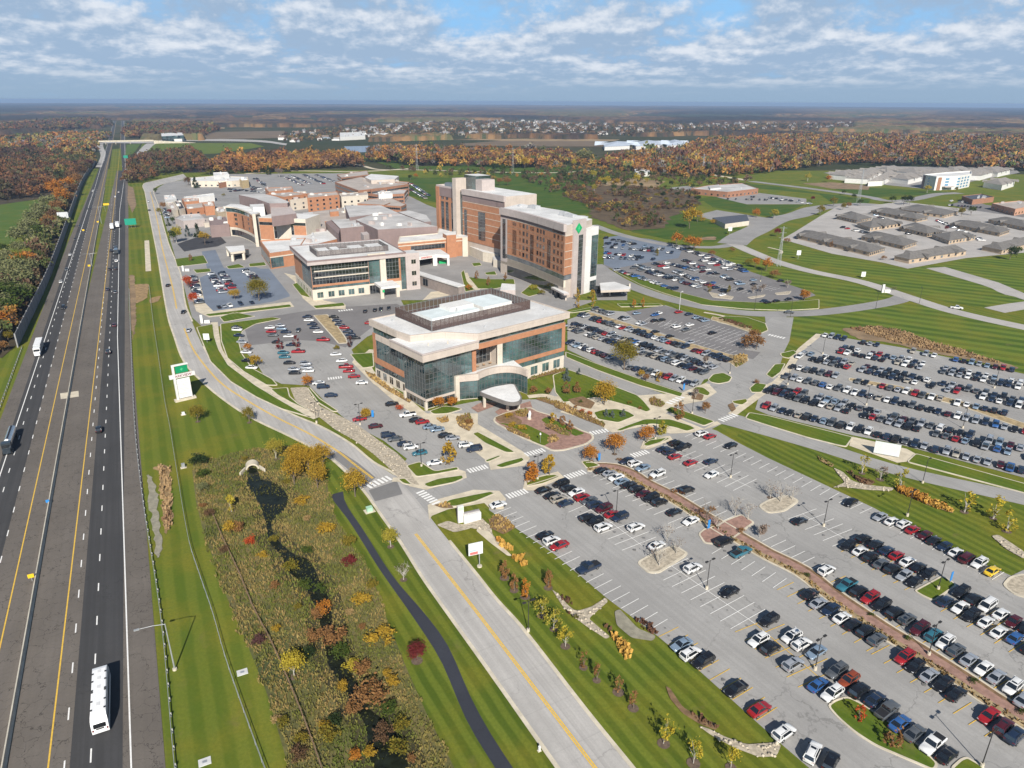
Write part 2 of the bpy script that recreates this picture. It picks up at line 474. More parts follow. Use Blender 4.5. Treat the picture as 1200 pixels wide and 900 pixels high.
def tag(o, label=None, cat=None, group=None, kind=None):
    if label: o['label'] = label
    if cat: o['category'] = cat
    if group: o['group'] = group
    if kind: o['kind'] = kind
    return o
def thing(name, label, cat, loc, group=None, rz=0):
    o = bpy.data.objects.new(name, None); COL.objects.link(o); o.location = loc; o.rotation_euler = (0, 0, rz)
    o.empty_display_size = .5
    return tag(o, label, cat, group)
ORD = ('first second third fourth fifth sixth seventh eighth ninth tenth eleventh twelfth thirteenth fourteenth fifteenth sixteenth seventeenth '
       'eighteenth nineteenth twentieth').split()
_T = {2: 'twenty', 3: 'thirty', 4: 'forty', 5: 'fifty', 6: 'sixty', 7: 'seventy', 8: 'eighty', 9: 'ninety'}
_TO = {2: 'twentieth', 3: 'thirtieth', 4: 'fortieth', 5: 'fiftieth', 6: 'sixtieth', 7: 'seventieth', 8: 'eightieth', 9: 'ninetieth'}
def nth(i):
    """ordinal word of 0-based i"""
    if i < 20: return ORD[i]
    t, u = divmod(i + 1, 10)
    return _TO[t] if u == 0 else _T[t] + '-' + ORD[u - 1]
def bulk(name, V, Fc, mat, tint=None, smooth=False, quads=True):
    """mesh from numpy arrays; Fc (n,4) or (n,3); tint (n,3) per face"""
    me = bpy.data.meshes.new(name); k = Fc.shape[1]; nf = len(Fc)
    me.vertices.add(len(V)); me.vertices.foreach_set('co', V.astype(np.float32).ravel())
    me.loops.add(nf * k); me.loops.foreach_set('vertex_index', Fc.astype(np.int32).ravel())
    me.polygons.add(nf); me.polygons.foreach_set('loop_start', np.arange(0, nf * k, k, dtype=np.int32))
    try: me.polygons.foreach_set('loop_total', np.full(nf, k, dtype=np.int32))
    except Exception: pass
    if smooth: me.polygons.foreach_set('use_smooth', np.ones(nf, dtype=bool))
    me.update(calc_edges=True)
    if tint is not None:
        a = me.attributes.new('tint', 'FLOAT_COLOR', 'FACE')
        a.data.foreach_set('color', np.concatenate([tint, np.ones((nf, 1))], 1).astype(np.float32).ravel())
    for m in (mat if isinstance(mat, list) else [mat]): me.materials.append(m)
    return me
def link_mesh(name, me):
    o = bpy.data.objects.new(name, me); COL.objects.link(o); return o
# ================================================================== THE SETTING
HU = Vector((math.sin(R(-27.2)), math.cos(R(-27.2)))); HN = Vector((HU.y, -HU.x)); HO = Vector((-99.3, 118.7))
def hw(s, t): return HO + HU * s + HN * t
def hwl(*st): return [hw(a, b) for a, b in st]

def setting():
    # base sheet out to the horizon
    t = NT('far_fields')
    n1 = t.noise(.0011, 6, .6); n2 = t.noise(.006, 5, .65)
    c = t.mix(t.ramp(n1, .42, .56), (.045, .052, .024), (.075, .068, .036))
    c = t.mix(t.ramp(n2, .45, .62), c, (.040, .050, .020))
    c = t.mix(t.math('MULTIPLY', t.ramp(t.noise(.0004, 5, .6), .5, .62), .7), c, (.10, .072, .045))
    t.col(c); t.b.inputs['Roughness'].default_value = 1; t.b.inputs['Specular IOR Level'].default_value = .05
    mb = MB(); n = 96
    rings = [0, 1500, 5000, 12000, 24000]
    for k in range(4):
        for i in range(n):
            a0, a1 = 2 * math.pi * i / n, 2 * math.pi * (i + 1) / n; r0, r1 = rings[k], rings[k + 1]
            q = [(r0 * math.cos(a0), r0 * math.sin(a0), -.3), (r1 * math.cos(a0), r1 * math.sin(a0), -.3), (r1 * math.cos(a1), r1 * math.sin(a1), -.3), (r0 * math.cos(a1), r0 * math.sin(a1), -.3)]
            if k == 0: mb.add(q[1:3] + [q[0]], [(2, 0, 1)])
            else: mb.quad(*q)
    tag(mb.build('ground', t.m), kind='structure')
    # campus grass
    sheet('lawn', [(-900, -160), (1300, -160), (1500, 1000), (500, 1180), (-100, 1150), (-760, 1150)], LAWN_C, 0.0)
    z = .02
    # ---- mown lawns with stripes
    roadL = spline(P('f', '655,900 575,787 516,705 495,675 470,635 450,607 427,575 405,552 385,535 342,512 300,492 275,477 245,454 217,425 205,395 197,370 185,300 180,275 170,225 169,215 185,211 215,204'), 4)
    roadR = spline(P('f', '740,900 685,832 610,735 581,703 558,674 516,622 498,598 463,557 437,542 410,520 375,500 340,485 300,462 250,425 235,400 225,377 217,357 211,320 197,285 185,240 180,222 190,216 220,209'), 4)
    e0 = hw(-260, 31); 
    l0 = [Vector((roadL[0].x + 90, roadL[0].y - 160))] + roadL; r0 = [Vector((roadR[0].x + 90, roadR[0].y - 160))] + roadR
    sheet('lawn', P('f', '670,905 575,787 516,705 495,675 470,635 450,607 427,575 400,545 383,556 387,580 392,605 412,640 435,672 450,717 475,780 500,837 530,895') + [Vector((10, 20)), Vector((60, 20))], LAWN_A, nz(z))
    sheet('lawn', P('f', '740,900 685,832 610,735 581,703 558,674 516,622 512,606 535,585 575,598 650,650 712,702 772,747 820,787 915,872 1000,945') + [Vector((110, 25)), Vector((80, 25))], LAWN_A, nz(z))
    sheet('lawn', P('b4', '-130,10 0,45 200,100 600,190 1200,390 1500,480 1500,760 1200,670 1140,690 830,560 500,380 290,280 0,140 -150,60'), LAWN_A, nz(z))
    sheet('lawn', P('b5', '90,110 90,180 150,200 200,215 260,160 420,190 640,225 1160,335 1500,400 1500,200 1200,130 1000,80 760,25 600,30 440,50 200,75 110,88'), LAWN_B, nz(z))
    sheet('lawn', P('c4', '0,500 200,565 420,620 590,660 560,680 480,690 300,715 0,730 -200,740 -330,735 -200,690 60,610 -100,540 -200,500 -120,470'), LAWN_B, nz(z))
    sheet('lawn', P('c4', '100,430 300,480 540,525 650,545 930,500 1400,430 1400,760 1200,700 1000,720 860,700 640,640 430,580 200,520 0,465 0,440'), LAWN_B, nz(z))
    GREEN = lawn_mat('lawn_deep', R(60), 14, (.045, .095, .014), (.080, .125, .022), .35)
    sheet('lawn', P('c3', '0,205 80,215 150,235 120,290 200,310 330,370 480,400 700,415 760,400 770,360 850,355 620,300 480,250 440,190 200,180'), GREEN, nz(z))
    sheet('lawn', P('c3', '640,210 720,200 860,240 1010,240 1130,240 1000,300 870,280 700,250'), GREEN, nz(z))
    sheet('lawn', P('c4', '-120,140 0,148 240,185 480,215 470,235 300,230 240,190 -120,155'), GREEN, nz(z))
    sheet('lawn', P('c4', '240,150 480,160 860,180 820,190 480,205'), GREEN, nz(z))
    sheet('lawn', P('d2', '60,250 120,250 260,285 480,280 720,290 900,300 1000,330 760,350 600,330 440,300 200,295'), GREEN, nz(z))
    sheet('lawn', P('f', '280,208 640,208 800,222 830,235 600,260 420,214'), GREEN, nz(z))
    FAIR = lawn_mat('fairway', R(70), 8, (.065, .120, .022), (.10, .155, .035), .5)
    sheet('lawn', P('a1', '-300,600 0,548 200,538 210,550 130,640 70,730 0,765 -300,860'), FAIR, nz(z))
    sheet('lawn', P('d1', '205,225 300,222 300,240 240,268 205,262'), FAIR, nz(z))
    sheet('lawn', P('d1', '500,205 650,203 880,203 930,215 760,240 560,245 480,250'), LAWN_B, nz(z))
    sheet('lawn', P('d1', '395,225 425,222 430,300 385,300'), LAWN_C, nz(z))
    sheet('lawn', P('d1', '445,208 495,205 470,240 440,248'), FAIR, nz(z))
    sheet('lawn', P('d2', '700,280 780,278 850,295 800,300 700,300'), GREEN, nz(z))
    # ploughed and straw fields
    SOIL = M('field_soil', (.15, .105, .06), 1, .15, .02); STUB = M('field_stubble', (.27, .19, .10), 1, .2, .02)
    sheet('field', P('d2', '420,205 560,195 920,195 930,215 700,215 430,212'), SOIL, nz(z))
    sheet('field', P('d2', '400,190 640,188 980,190 960,196 600,196'), STUB, nz(z))
    sheet('field', P('d1', '690,140 790,140 790,152 690,153'), STUB, nz(z))
    sheet('field', P('d1', '690,165 1000,160 1010,185 700,190'), SOIL, nz(z))
    sheet('field', P('c3', '120,130 330,115 480,130 420,170 200,165'), STUB, nz(z))
    sheet('field', P('c4', '160,140 300,135 480,150 470,170 300,165'), DIRT, nz(z))
    # brush hollow by the highway
    brush = rounded(P('f', '232,530 241,542 275,530 312,525 342,522 365,545 383,560 385,580 392,605 412,640 435,672 450,717 475,780 500,837 530,895 560,960') + [Vector((-8, 30)), Vector((-45, 30))] + P('f', '345,960 337,895 312,810 282,737 260,687 257,672 240,630 230,590 225,550'), 3)
    t = NT('brush_floor')
    n = t.ramp(t.noise(.09, 6, .7), .35, .65); c = t.mix(n, (.100, .105, .026), (.17, .140, .050))
    c = t.mix(t.ramp(t.noise(.035, 5, .6), .5, .66), c, (.055, .072, .020))
    c = t.mix(t.math('MULTIPLY', t.ramp(t.noise(1.2, 5, .7), .4, .7), .6), c, (.030, .025, .012)); t.col(c)
    t.b.inputs['Roughness'].default_value = 1
    sheet('brush_ground', brush, t.m, nz(z))
    creek = spline(P('f', '293,549 301,551 306,562 318,565 330,572 338,585 334,598 322,608 318,618 325,632 332,640 345,650 362,657 372,675 385,700 392,740 400,765 412,790 424,812 432,830 450,845 470,870 476,905 440,905 428,850 415,830 404,808 385,780 378,745 370,715 358,690 340,672 328,650 316,636 312,615 306,596 298,580 290,570 291,558'), 3, True)
    BANK = M('creek_bank', (.050, .046, .018), 1, .3, .3, fine=.4)
    big = inset(creek, -2.6); sheet('brush_ground', big, BANK, nz(z))
    tag_creek = creek
    mb, mi = struct_mb('water', WATER); mb.poly(creek, nz(z), mi)
    # straw patches in the east verge, swales and soil heaps
    for v, pts, m in (('f', '187,553 178,548 190,545 200,548 201,580 202,615 196,628 191,610 188,580', STRAW),
                      ('f', '172,556 180,560 186,600 190,650 184,655 178,610', GRAVEL),
                      ('a2', '620,135 700,130 690,200 640,225 610,190', STRAW), ('a2', '700,200 760,185 740,215 700,225', STRAW),
                      ('a2', '605,90 630,90 640,300 625,400 610,300', DIRT), ('a1', '600,470 625,480 640,560 620,600 598,540', DIRT),
                      ('b5', '335,140 500,132 620,150 760,200 900,240 1180,325 1150,335 1000,300 700,240 560,205 430,195 380,165', DIRT),
                      ('c3', '60,150 330,150 620,180 640,240 500,300 480,350 300,360 130,300 120,240 0,200', M('scrub_soil', (.10, .068, .035), 1, .3, .1, fine=.4)),
                      ('c3', '590,395 720,390 720,402 600,410', DIRT), ('c3', '300,90 520,85 540,100 380,105', STRAW)):
        sheet('dry_grass', ragged(rounded(P(v, pts), 3), 3. if v[0] == 'c' else .45, 6 if v[0] == 'c' else 1.5), m, nz(z))
    FLOOR = M('wood_floor', (.055, .042, .022), 1, .3, .1, fine=.3)
    sheet('wood_floor', P('f', '-400,520 -20,440 20,410 60,320 96,217 112,192 60,188 -300,200') , FLOOR, nz(-.05)) if False else None
    for v, pts in (('f', '2,420 20,404 58,322 95,218 80,216 58,262 38,290 34,320 10,350 -60,400'), ('f', '-300,255 0,240 55,232 95,215 112,188 0,178 -300,185')):
        sheet('wood_floor', P(v, pts), FLOOR, nz(z))

    # ---- highway
    zh = .06
    left = hwl((-240, -20.4), (390, -20.3), (620, -16.5), (866, -12.3), (1487, -11.4), (2400, -12.5), (4200, -14))
    medl = hwl((-240, -.3), (390, -.3), (620, -.3), (866, -2.7), (1487, .3), (2400, 0), (4200, -.4))
    medr = hwl((-240, -.3), (390, -.3), (620, 2), (866, 10.8), (1487, 15), (2400, 17), (4200, 20))
    rite = hwl((-240, 24.5), (-52, 23.8), (-12, 23.4), (40, 21.2), (95, 20), (390, 20.4), (866, 25.5), (1352, 28), (1800, 27), (4200, 36))
    ribbon('highway', left, medl, HWY, nz(zh)); ribbon('highway', medr, rite, HWY, nz(zh))
    ribbon('highway', hwl((-240, -15.2), (700, -15.2)), hwl((-240, -8.5), (700, -8.5)), HWYD, nz(zh))
    ribbon('highway', hwl((700, -15.2), (866, -10.6), (1487, -9.8), (4200, -12)), hwl((700, -8.5), (866, -4.2), (1487, -2.2), (4200, -3)), HWYD, nz(zh))
    ribbon('highway', hwl((-240, 8.4), (700, 8.4), (866, 12.5), (1487, 17), (4200, 22)), hwl((-240, 15.6), (700, 15.8), (866, 22), (1487, 24), (4200, 31)), HWYD, nz(zh))
    zm = zh + .03
    def dash(t, s0, s1, per=12.19, ln=3.05, w=.24):
        mb, mi = struct_mb('road_markings', PAINTW); s = s0
        while s < s1:
            a, b = hw(s, t - w / 2), hw(s, t + w / 2); c, d = hw(s + ln, t + w / 2), hw(s + ln, t - w / 2)
            mb.quad((*a, zm), (*b, zm), (*c, zm), (*d, zm), mi); s += per
    # phases read off the picture
    dash(8.35, 88.5 - 12.19 * 26, 860); dash(12.1, 88.0 - 12.19 * 26 + 1.2, 860); dash(-8.4, 98.7 - 12.19 * 26, 860); dash(-12.2, 100 - 12.19 * 26, 860)
    for t0, col, st in ((None, PAINTY, ((-240, 4.75), (700, 4.8), (866, 12), (1487, 16.2), (4200, 21))), (None, PAINTY, ((-240, -4.9), (700, -4.9), (866, -3.6), (1487, -.8), (4200, -1.5))),
                        (None, PAINTW, ((-240, -15.4), (700, -15.4), (866, -11.2), (1487, -10.4), (4200, -13))),
                        (None, PAINTW, ((-240, 20), (-50, 19.2), (-10, 18.9), (30, 17.4), (70, 15.8), (100, 15.2), (400, 15.3), (700, 16), (866, 22.4), (1487, 24.5), (4200, 32)))):
        line('road_markings', hwl(*st), .26, col, zm + .002)
    mb, mi = struct_mb('highway', CONC); 
    q = P('a2', '282,645 368,633 370,660 285,672'); mb.poly(q, zm + .004, mi)
    # ramps and cross road of the interchange
    for lft, rgt in ((P('f', '112,196 118,182 113,172 106,167 100,166'), P('f', '119,196 124,180 121,172 121,168 120,166')),
                     (P('f', '158,182 166,173 172,168 180,165'), P('f', '162,184 174,176 180,170 186,167'))):
        ribbon('road', spline(lft, 3), spline(rgt, 3), ROADC, nz(zh))
    ribbon('road', spline(P('d1', '180,206 300,200 380,196 500,196 640,188 900,192 1010,205'), 4), spline(P('d1', '180,212 300,207 380,203 500,204 640,196 900,199 1005,211'), 4), ROADC, nz(zh))
    # ---- frontage road
    zr = .10
    ribbon('road', l0, r0, ROADC, nz(zr)); kerb_line(offset_line(l0, -.2), .75, .14, 0); 
    i0 = min(range(len(r0)), key=lambda i: (r0[i] - G(514, 622)).length); i1 = min(range(len(r0)), key=lambda i: (r0[i] - G(463, 557)).length)
    kerb_line(offset_line(r0[:i0], .2), .75, .14, 0)
    j0 = min(range(len(r0)), key=lambda i: (r0[i] - G(235, 398)).length); j1 = min(range(len(r0)), key=lambda i: (r0[i] - G(225, 375)).length)
    kerb_line(offset_line(r0[i1:j0], .2), .75, .14, 0); kerb_line(offset_line(r0[j1:], .2), .75, .14, 0)
    sheet('road', P('a5', '742,330 795,316 880,372 962,440 918,474 830,400'), PATCH, nz(zr)); sheet('road', P('a5', '928,500 1060,455 1088,518 958,552'), PATCH, nz(zr))
    for s in ('697,900 549,705 487,626', '437,561 416,545 397,530 365,510 325,490 290,470 260,450 238,426 225,407 216,385', '207,362 203,340 197,317 190,290 185,262 176,225'):
        ln = spline(P('f', s), 5)
        if s[:3] == '697': ln = [ln[0] + Vector((50, -90))] + ln
        for d in (-.2, .2): line('road_markings', offset_line(ln, d), .27, PAINTY, zr + .03)
    # ---- dark cycle path
    pl = spline(P('f', '387,580 390,586 410,612 440,660 450,675 490,732 517,775 547,845 580,900'), 4); pr = spline(P('f', '402,576 405,590 425,620 460,675 500,722 525,757 552,818 575,860 601,900'), 4)
    k = Vector((26, -45)); ribbon('footpath', pl + [pl[-1] + k], pr + [pr[-1] + k], PATHM, nz(.05))
    # ---- campus pavement: one sheet under all lots, drives and yards
    campus = P('f', '457,562 486,612 514,598 532,580 575,576 573,598 650,650 712,702 772,747 820,787 915,872 1000,945') + [Vector((140, 20)), Vector((240, 20))] + P('f', '1400,800 1240,690 1200,668 1185,675 1107,642 1025,596 972,571 900,537 865,519 840,505 800,492 790,470 730,440 664,430 640,468 560,470 500,482 480,480 440,455 380,470 412,497 450,517 477,538')
    sheet('parking_lot', campus, LOT, nz(.06))
    sheet('road', P('f', '700,500 730,470 795,470 840,440 870,400 905,372 930,372 925,400 905,440 880,470 860,490 800,520 745,545 690,540 640,560 600,570 560,560 540,530 520,500 560,480 620,468 660,478'), LOT, nz(.06))
    return roadL, roadR, creek, brush
ROAD_L, ROAD_R, CREEK, BRUSH = setting()

def lots():
    z = .09
    # road between lot A and the far right lot, and the north-south connector
    ml = spline(P('f', '640,405 664,418 720,440 790,466 850,482 950,513 1050,545 1200,578 1400,625'), 4); mr = spline(P('f', '640,418 664,432 720,456 792,484 850,498 950,526 1050,557 1200,592 1400,640'), 4)
    ribbon('road', ml, mr, LOT, nz(z, .0015)); 
    nl = spline(P('f', '896,368 898,385 900,400 892,420 875,440 855,455 830,470'), 4); nr = spline(P('f', '922,368 920,385 920,402 915,425 905,445 885,465 850,490'), 4)
    ribbon('road', nl, nr, PAVE, nz(z, .0015))
    # far right lot
    D = P('b5', '250,165 420,195 640,232 1160,345 1500,420 1500,915 1200,840 600,680 400,642 0,545 -60,520 -30,420 0,400 90,310'); sheet('parking_lot', D, LOT, nz(z, .0015))
    island(P('b5', '380,372 600,408 900,480 1200,585 1500,660 1500,690 1200,615 900,505 600,430 375,385'), TAN, 'planted_strip', .4, 1)
    sheet('footpath', P('b5', '395,648 650,705 690,727 650,765 605,770 380,690'), WALK, nz(z, .0015)); 
    sheet('footpath', P('b5', '225,165 258,168 170,240 120,300 60,390 0,420 -20,410 40,380 100,290 140,235'), WALK, nz(z, .0015))
    # west lot by the front building
    B = P('f', '268,390 287,382 307,376 345,369 360,363 470,352 480,372 430,395 412,410 425,435 450,460 480,485 500,497 540,525 572,530 556,542 500,546 477,538 450,517 412,497 385,475 372,462 362,452 330,450 310,441 300,425 285,410')
    sheet('parking_lot', B, LOT, nz(z, .0015))
    sheet('parking_lot', P('b8', '345,335 430,305 520,292 640,262 1050,245 1100,250 980,300 950,330 820,430 700,400 600,395 370,420'), LOT2, nz(z, .0015))
    sheet('road', P('b8', '160,300 215,290 420,275 580,245 690,230 790,240 1060,225 1100,245 800,262 640,285 520,297 240,305 190,330 150,330'), LOT2, nz(z, .0015))
    # middle lots behind
    E = P('b6', '60,300 130,275 185,250 330,262 520,232 700,292 930,365 895,440 960,450 935,480 850,520 790,560 700,580 680,610 600,640 400,575 200,505 60,440'); sheet('parking_lot', E, LOT, nz(z, .0015))
    sheet('parking_lot', P('b6', '330,262 510,232 720,292 930,365 890,440 965,452 930,485 840,468 600,396 420,330'), LOT2, nz(z, .0015))
    island(P('b6', '140,272 165,263 420,340 600,400 830,465 900,462 910,490 850,525 815,500 600,430 400,365'), TAN, 'planted_strip', .4, 1)
    F_ = P('c3', '190,395 260,385 400,400 520,425 560,445 700,470 880,555 1150,645 1185,665 1100,690 900,700 700,690 520,645 350,595 240,545 190,530'); sheet('parking_lot', F_, LOT2, nz(z, .0015))
    sheet('parking_lot', P('c3', '190,395 260,385 420,405 560,445 540,490 400,510 240,540 190,520'), LOT3, nz(z, .0015))
    # ring road north and the diagonal roads
    for nm, s, w, m in (('road', ('c3', '150,520 205,558 300,612 450,668 650,717 850,748 1040,752 1200,745 1400,720 1560,690 1600,670'), 10, PAVE),
                        ('road', ('c3', '140,335 250,375 400,412 520,432 700,440 790,428'), 9, PAVE), ('road', ('c3', '790,420 900,468 1000,507 1160,552 1390,600 1600,668 1820,738 2160,815 2600,900'), 10, PAVEW),
                        ('road', ('c3', '790,425 835,390 900,360 1000,310 1100,288 1200,255 1390,238 1500,245'), 22, PAVE), ('road', ('c3', '880,130 960,140 1200,170 1440,205 1520,222 1620,218 1760,190 1860,185'), 14, PAVE),
                        ('road', ('c2', '-60,40 30,60 100,75 240,76 430,80 600,86 900,90 1020,85 1110,74'), 8, WALK), ('road', ('c3', '300,42 400,45 500,60 620,85 740,106 860,125'), 12, WALK),
                        ('road', ('c4', '1880,700 1500,660 1200,672 1060,620'), 9, PAVEW), ('road', ('c4', '1060,735 1200,712 1400,690'), 11, PAVEW),
                        ('road', ('c1', '430,55 600,42 760,42 960,45 1200,30'), 10, WALK)):
        line(nm, spline(P(*s), 5), w, m, nz(z, .0015))
    for s in (('c4', '740,538 830,532 1080,605 1200,655 1400,720 1400,750 1180,680 1000,615'),): sheet('parking_lot', P(*s), PAVEW, nz(z, .0015))
    sheet('parking_lot', P('c4', '60,405 130,365 250,290 330,245 480,245 620,225 880,255 1400,320 1400,480 1200,465 930,490 655,540 540,512 300,470 110,415'), PAVEW, nz(z, .0015))
    sheet('parking_lot', P('c4', '850,240 940,215 1020,240 1200,270 1200,300 950,265'), LOT2, nz(z, .0015))
    sheet('parking_lot', P('c3', '500,160 600,150 660,170 560,180'), PAVE, nz(z, .0015)); sheet('parking_lot', P('c3', '720,205 920,185 1140,212 1140,238 860,238'), PAVE, nz(z, .0015))
    sheet('parking_lot', P('c4', '260,90 560,60 1150,65 1180,90 960,130 780,170 480,140'), PAVE, nz(z, .0015)); sheet('parking_lot', P('c3', '620,290 720,265 880,290 1010,310 920,345 760,330 690,310'), PAVE, nz(z, .0015))
    # hospital yard
    sheet('parking_lot', P('f', '176,226 195,214 262,204 420,203 470,225 500,240 560,262 600,300 680,352 735,352 735,335 690,310 700,352 640,372 560,352 470,352 350,366 290,376 240,386 225,372 214,330 205,300 190,250'), PAVE, nz(z, .0015))
    sheet('parking_lot', P('c1', '225,420 290,412 330,498 480,493 515,505 640,630 560,655 280,700 235,672 210,545 260,525'), LOT3, nz(z, .0015)); sheet('parking_lot', P('c1', '470,500 540,500 640,625 580,640 560,600'), LOT3, nz(z, .0015))
    sheet('parking_lot', P('e8', '185,640 330,590 470,575 520,580 570,630 500,660 350,680 240,700'), M('asphalt_black', (.04, .04, .045), .9, .2, .2), nz(z, .0015))
    sheet('parking_lot', P('c2', '330,520 490,490 640,520 760,560 810,620 760,665 690,690 480,650'), PAVE, nz(z, .0015))
    # footpaths
    for v, s, w in (('f', '251,378 253,395 256,410 266,425 280,437 300,449 325,462 345,476 372,490', 3.2), ('f', '437,410 428,420 436,440 456,460 480,478 500,488 522,494', 3.4), ('f', '522,494 545,488 552,496 560,512 580,525 605,532', 2.4),
                    ('a8', '40,330 150,330 260,318 360,290', 2.4), ('f', '172,282 173,300 174,318', 3.2), ('f', '658,482 700,492 745,494 770,492', 2.4), ('g8', '440,190 600,180 740,230 900,190', 3.), ('b6', '400,660 430,700 500,725 480,745 380,745 270,800', 2.6),
                    ('b6', '520,690 600,650 720,600', 2.2), ('b6', '830,745 960,650 1060,575 1130,470', 3), ('c2', '500,560 520,600 560,640', 3), ('b6', '700,265 800,285 900,320', 2.), ('c4', '0,440 60,455 60,470', 2)):
        line('footpath', spline(P(v, s), 5), w, WALK, nz(z, .0015))
    for v, s in (('a8', '90,260 160,320 350,282 382,292 388,322 200,378 120,362 40,300'), ('b7', '560,640 640,640 640,690 850,818 885,850 860,885 700,905 690,870 640,830 560,765 430,690 300,610 150,500 50,400 80,360 180,470 330,580 400,640'), ('a8', '205,450 260,420 420,378 540,383 572,420 560,470 500,470 470,440 300,470 225,500 212,520'),
                 ('b3', '50,300 60,255 215,212 245,240 100,302'), ('b3', '600,105 620,60 740,45 755,65 640,108'), ('b6', '400,655 640,640 720,600 760,640 700,680 560,705 520,740 700,812 760,775 780,790 650,830 540,835 420,800 270,830 180,780 60,720 0,700 0,660'), ('c1', '180,640 215,545 240,660 280,700 640,655 660,680 260,730 200,700'), ('c1', '610,520 660,560 700,640 760,690 900,690 900,670 800,650 720,610 690,540'), ('c2', '300,690 480,655 430,640 340,650')):
        sheet('footpath', P(v, s), WALK, nz(z))
    sheet('rock_bed', rounded(P('a5', '560,20 640,15 660,60 700,105 790,150 870,190 940,240 1000,285 1060,325 1110,375 1130,430 1170,480 1080,452 1040,410 950,330 860,265 770,215 700,160 620,110 585,80'), 1), STONE, nz(z, .0015))
    # brick promenade of lot A
    prom = spline(P('b3', '350,190 480,195 560,225 620,265 740,325 830,380 900,425 1000,485 1130,560 1200,600') + P('b1', '160,-20 300,90 430,180 565,270 700,350 910,485 1050,580 1200,672 1400,800'), 3)
    med = offset_line(prom, -2.6); med2 = offset_line(prom, 2.6)
    km, ki = struct_mb('kerb', CONC)
    kerb_line(med, .4, .25, 0); kerb_line(med2, .4, .25, 0); ribbon('brick_walk', med, med2, BRICKP, .225)
    ribbon('planted_strip', offset_line(prom, -2.35), offset_line(prom, -1.6), MULCH, .235); ribbon('planted_strip', offset_line(prom, .7), offset_line(prom, 2.35), TAN, .237)
    global PROM; PROM = prom
    island(P('b3', '870,505 900,480 960,465 1000,440 1075,412 1140,452 1100,480 1050,520 960,555 900,550'), BRICKP, 'brick_walk', .5, 1)
    # islands with grass
    for v, s in (('b6', '50,450 200,507 400,578 605,645 592,664 400,610 200,538 50,475'), ('b6', '-10,560 60,533 150,562 390,655 418,680 455,725 430,735 370,712 290,690 200,665 130,675 40,690 0,640'),
                 ('b6', '178,735 225,722 290,718 345,730 382,752 300,785 200,768'), ('b6', '276,822 330,798 420,766 540,766 640,797 664,812 620,826 560,806 460,790 380,800 310,824'),
                 ('b6', '512,725 545,706 650,743 755,778 700,800 640,777 580,755'), ('b6', '405,893 418,868 460,852 535,852 500,877 440,895'), ('b6', '638,632 660,614 700,618 734,645 720,660 680,648'),
                 ('b6', '716,582 740,556 790,548 834,570 820,592 770,602 730,594'), ('b6', '826,682 900,670 908,685 880,702 838,694'), ('b6', '1055,458 1120,443 1138,456 1100,482 1062,474'),
                 ('b6', '988,558 1030,508 1082,506 1062,546 1020,577'), ('b6', '910,622 940,596 998,604 972,642 920,642'), ('b6', '735,298 800,283 900,288 990,318 1002,350 960,368 860,334 770,314'),
                 ('b5', '-90,535 0,550 400,652 368,697 330,690 190,655 0,597 -110,562'), ('b5', '648,767 690,727 1200,868 1500,950 1500,1000 1200,914'),
                 ('b1', '275,610 310,585 370,566 440,600 560,680 680,770 800,885 780,920 640,860 500,800 400,735 320,665'), ('b1', '850,905 900,860 930,850 1000,890 1060,950 900,960'), ('b4', '682,772 815,700 890,745 840,780 780,822 720,795'),
                 ('a8', '270,450 300,425 420,400 500,385 525,395 480,415 430,435 330,460'), ('a8', '100,265 170,245 240,290 345,270 355,285 250,305 150,320'), ('a8', '178,352 250,325 370,308 378,325 330,345 210,370'),
                 ('a8', '470,240 540,215 552,222 500,245 480,250'), ('a8', '515,265 570,245 650,225 662,240 640,252 550,278'), ('a8', '655,350 680,330 780,303 825,312 760,335 670,362'), ('a8', '60,328 100,322 140,358 90,352'),
                 ('a8', '410,115 440,105 600,190 620,205 570,205 470,160'), ('b3', '60,270 90,250 140,230 215,225 225,238 150,270 70,285'), ('b3', '610,85 640,65 730,52 742,60 700,80 630,98'), ('b3', '320,165 360,160 420,185 350,200'),
                 ('b7', '410,630 480,605 540,610 572,620 500,642 430,645'), ('b7', '40,362 150,355 155,420 100,428 70,400'), ('f', '257,372 275,366 300,371 262,378'), ('f', '230,384 250,380 252,395 257,410 268,428 300,452 330,470 365,490 330,480 300,466 270,448 246,424 237,402'),
                 ('f', '258,380 320,372 330,374 300,380 285,388 280,400 284,415 296,432 320,445 326,452 312,452 285,436 266,420 259,400'), ('a5', '465,25 550,18 560,60 600,95 680,138 640,125 560,88 500,55'), ('a5', '640,22 655,18 700,70 790,130 760,132 690,90'),
                 ('c1', '650,575 690,560 705,600 740,640 690,625'), ('c1', '745,675 890,660 900,675 760,688'), ('c1', '100,455 235,438 255,475 110,492'), ('c1', '185,505 265,500 270,515 200,522'), ('c1', '240,715 640,668 650,680 260,725'), ('c1', '340,490 400,478 430,495 350,502'), ('c1', '445,478 520,470 530,485 450,492'),
                 ('c2', '480,560 495,545 510,600 545,640 500,650'), ('c2', '515,580 600,590 730,590 735,615 640,635 560,635'), ('c2', '760,655 820,605 865,655 800,672'), ('c2', '530,515 570,512 580,525 540,530'), ('c2', '590,560 640,552 650,570 600,570'),
                 ('c3', '240,552 300,560 520,645 700,690 1000,703 1200,685 1200,728 1050,736 850,730 650,710 470,655 360,615'), ('c3', '20,745 140,720 170,730 40,748'), ('c3', '250,705 450,705 470,715 270,720'), ('c3', '680,650 800,672 790,685 700,675'), ('c3', '860,675 950,662 940,672 880,682'), ('c3', '990,655 1070,645 1060,660 1000,664')):
        bare = s.startswith(('680,650 800', '860,675', '990,655'))
        island(P(v, s), STONE if bare else LAWN_I, 'rock_bed' if bare else 'lawn', .3 if v[0] in 'c' else .4, 1.2)
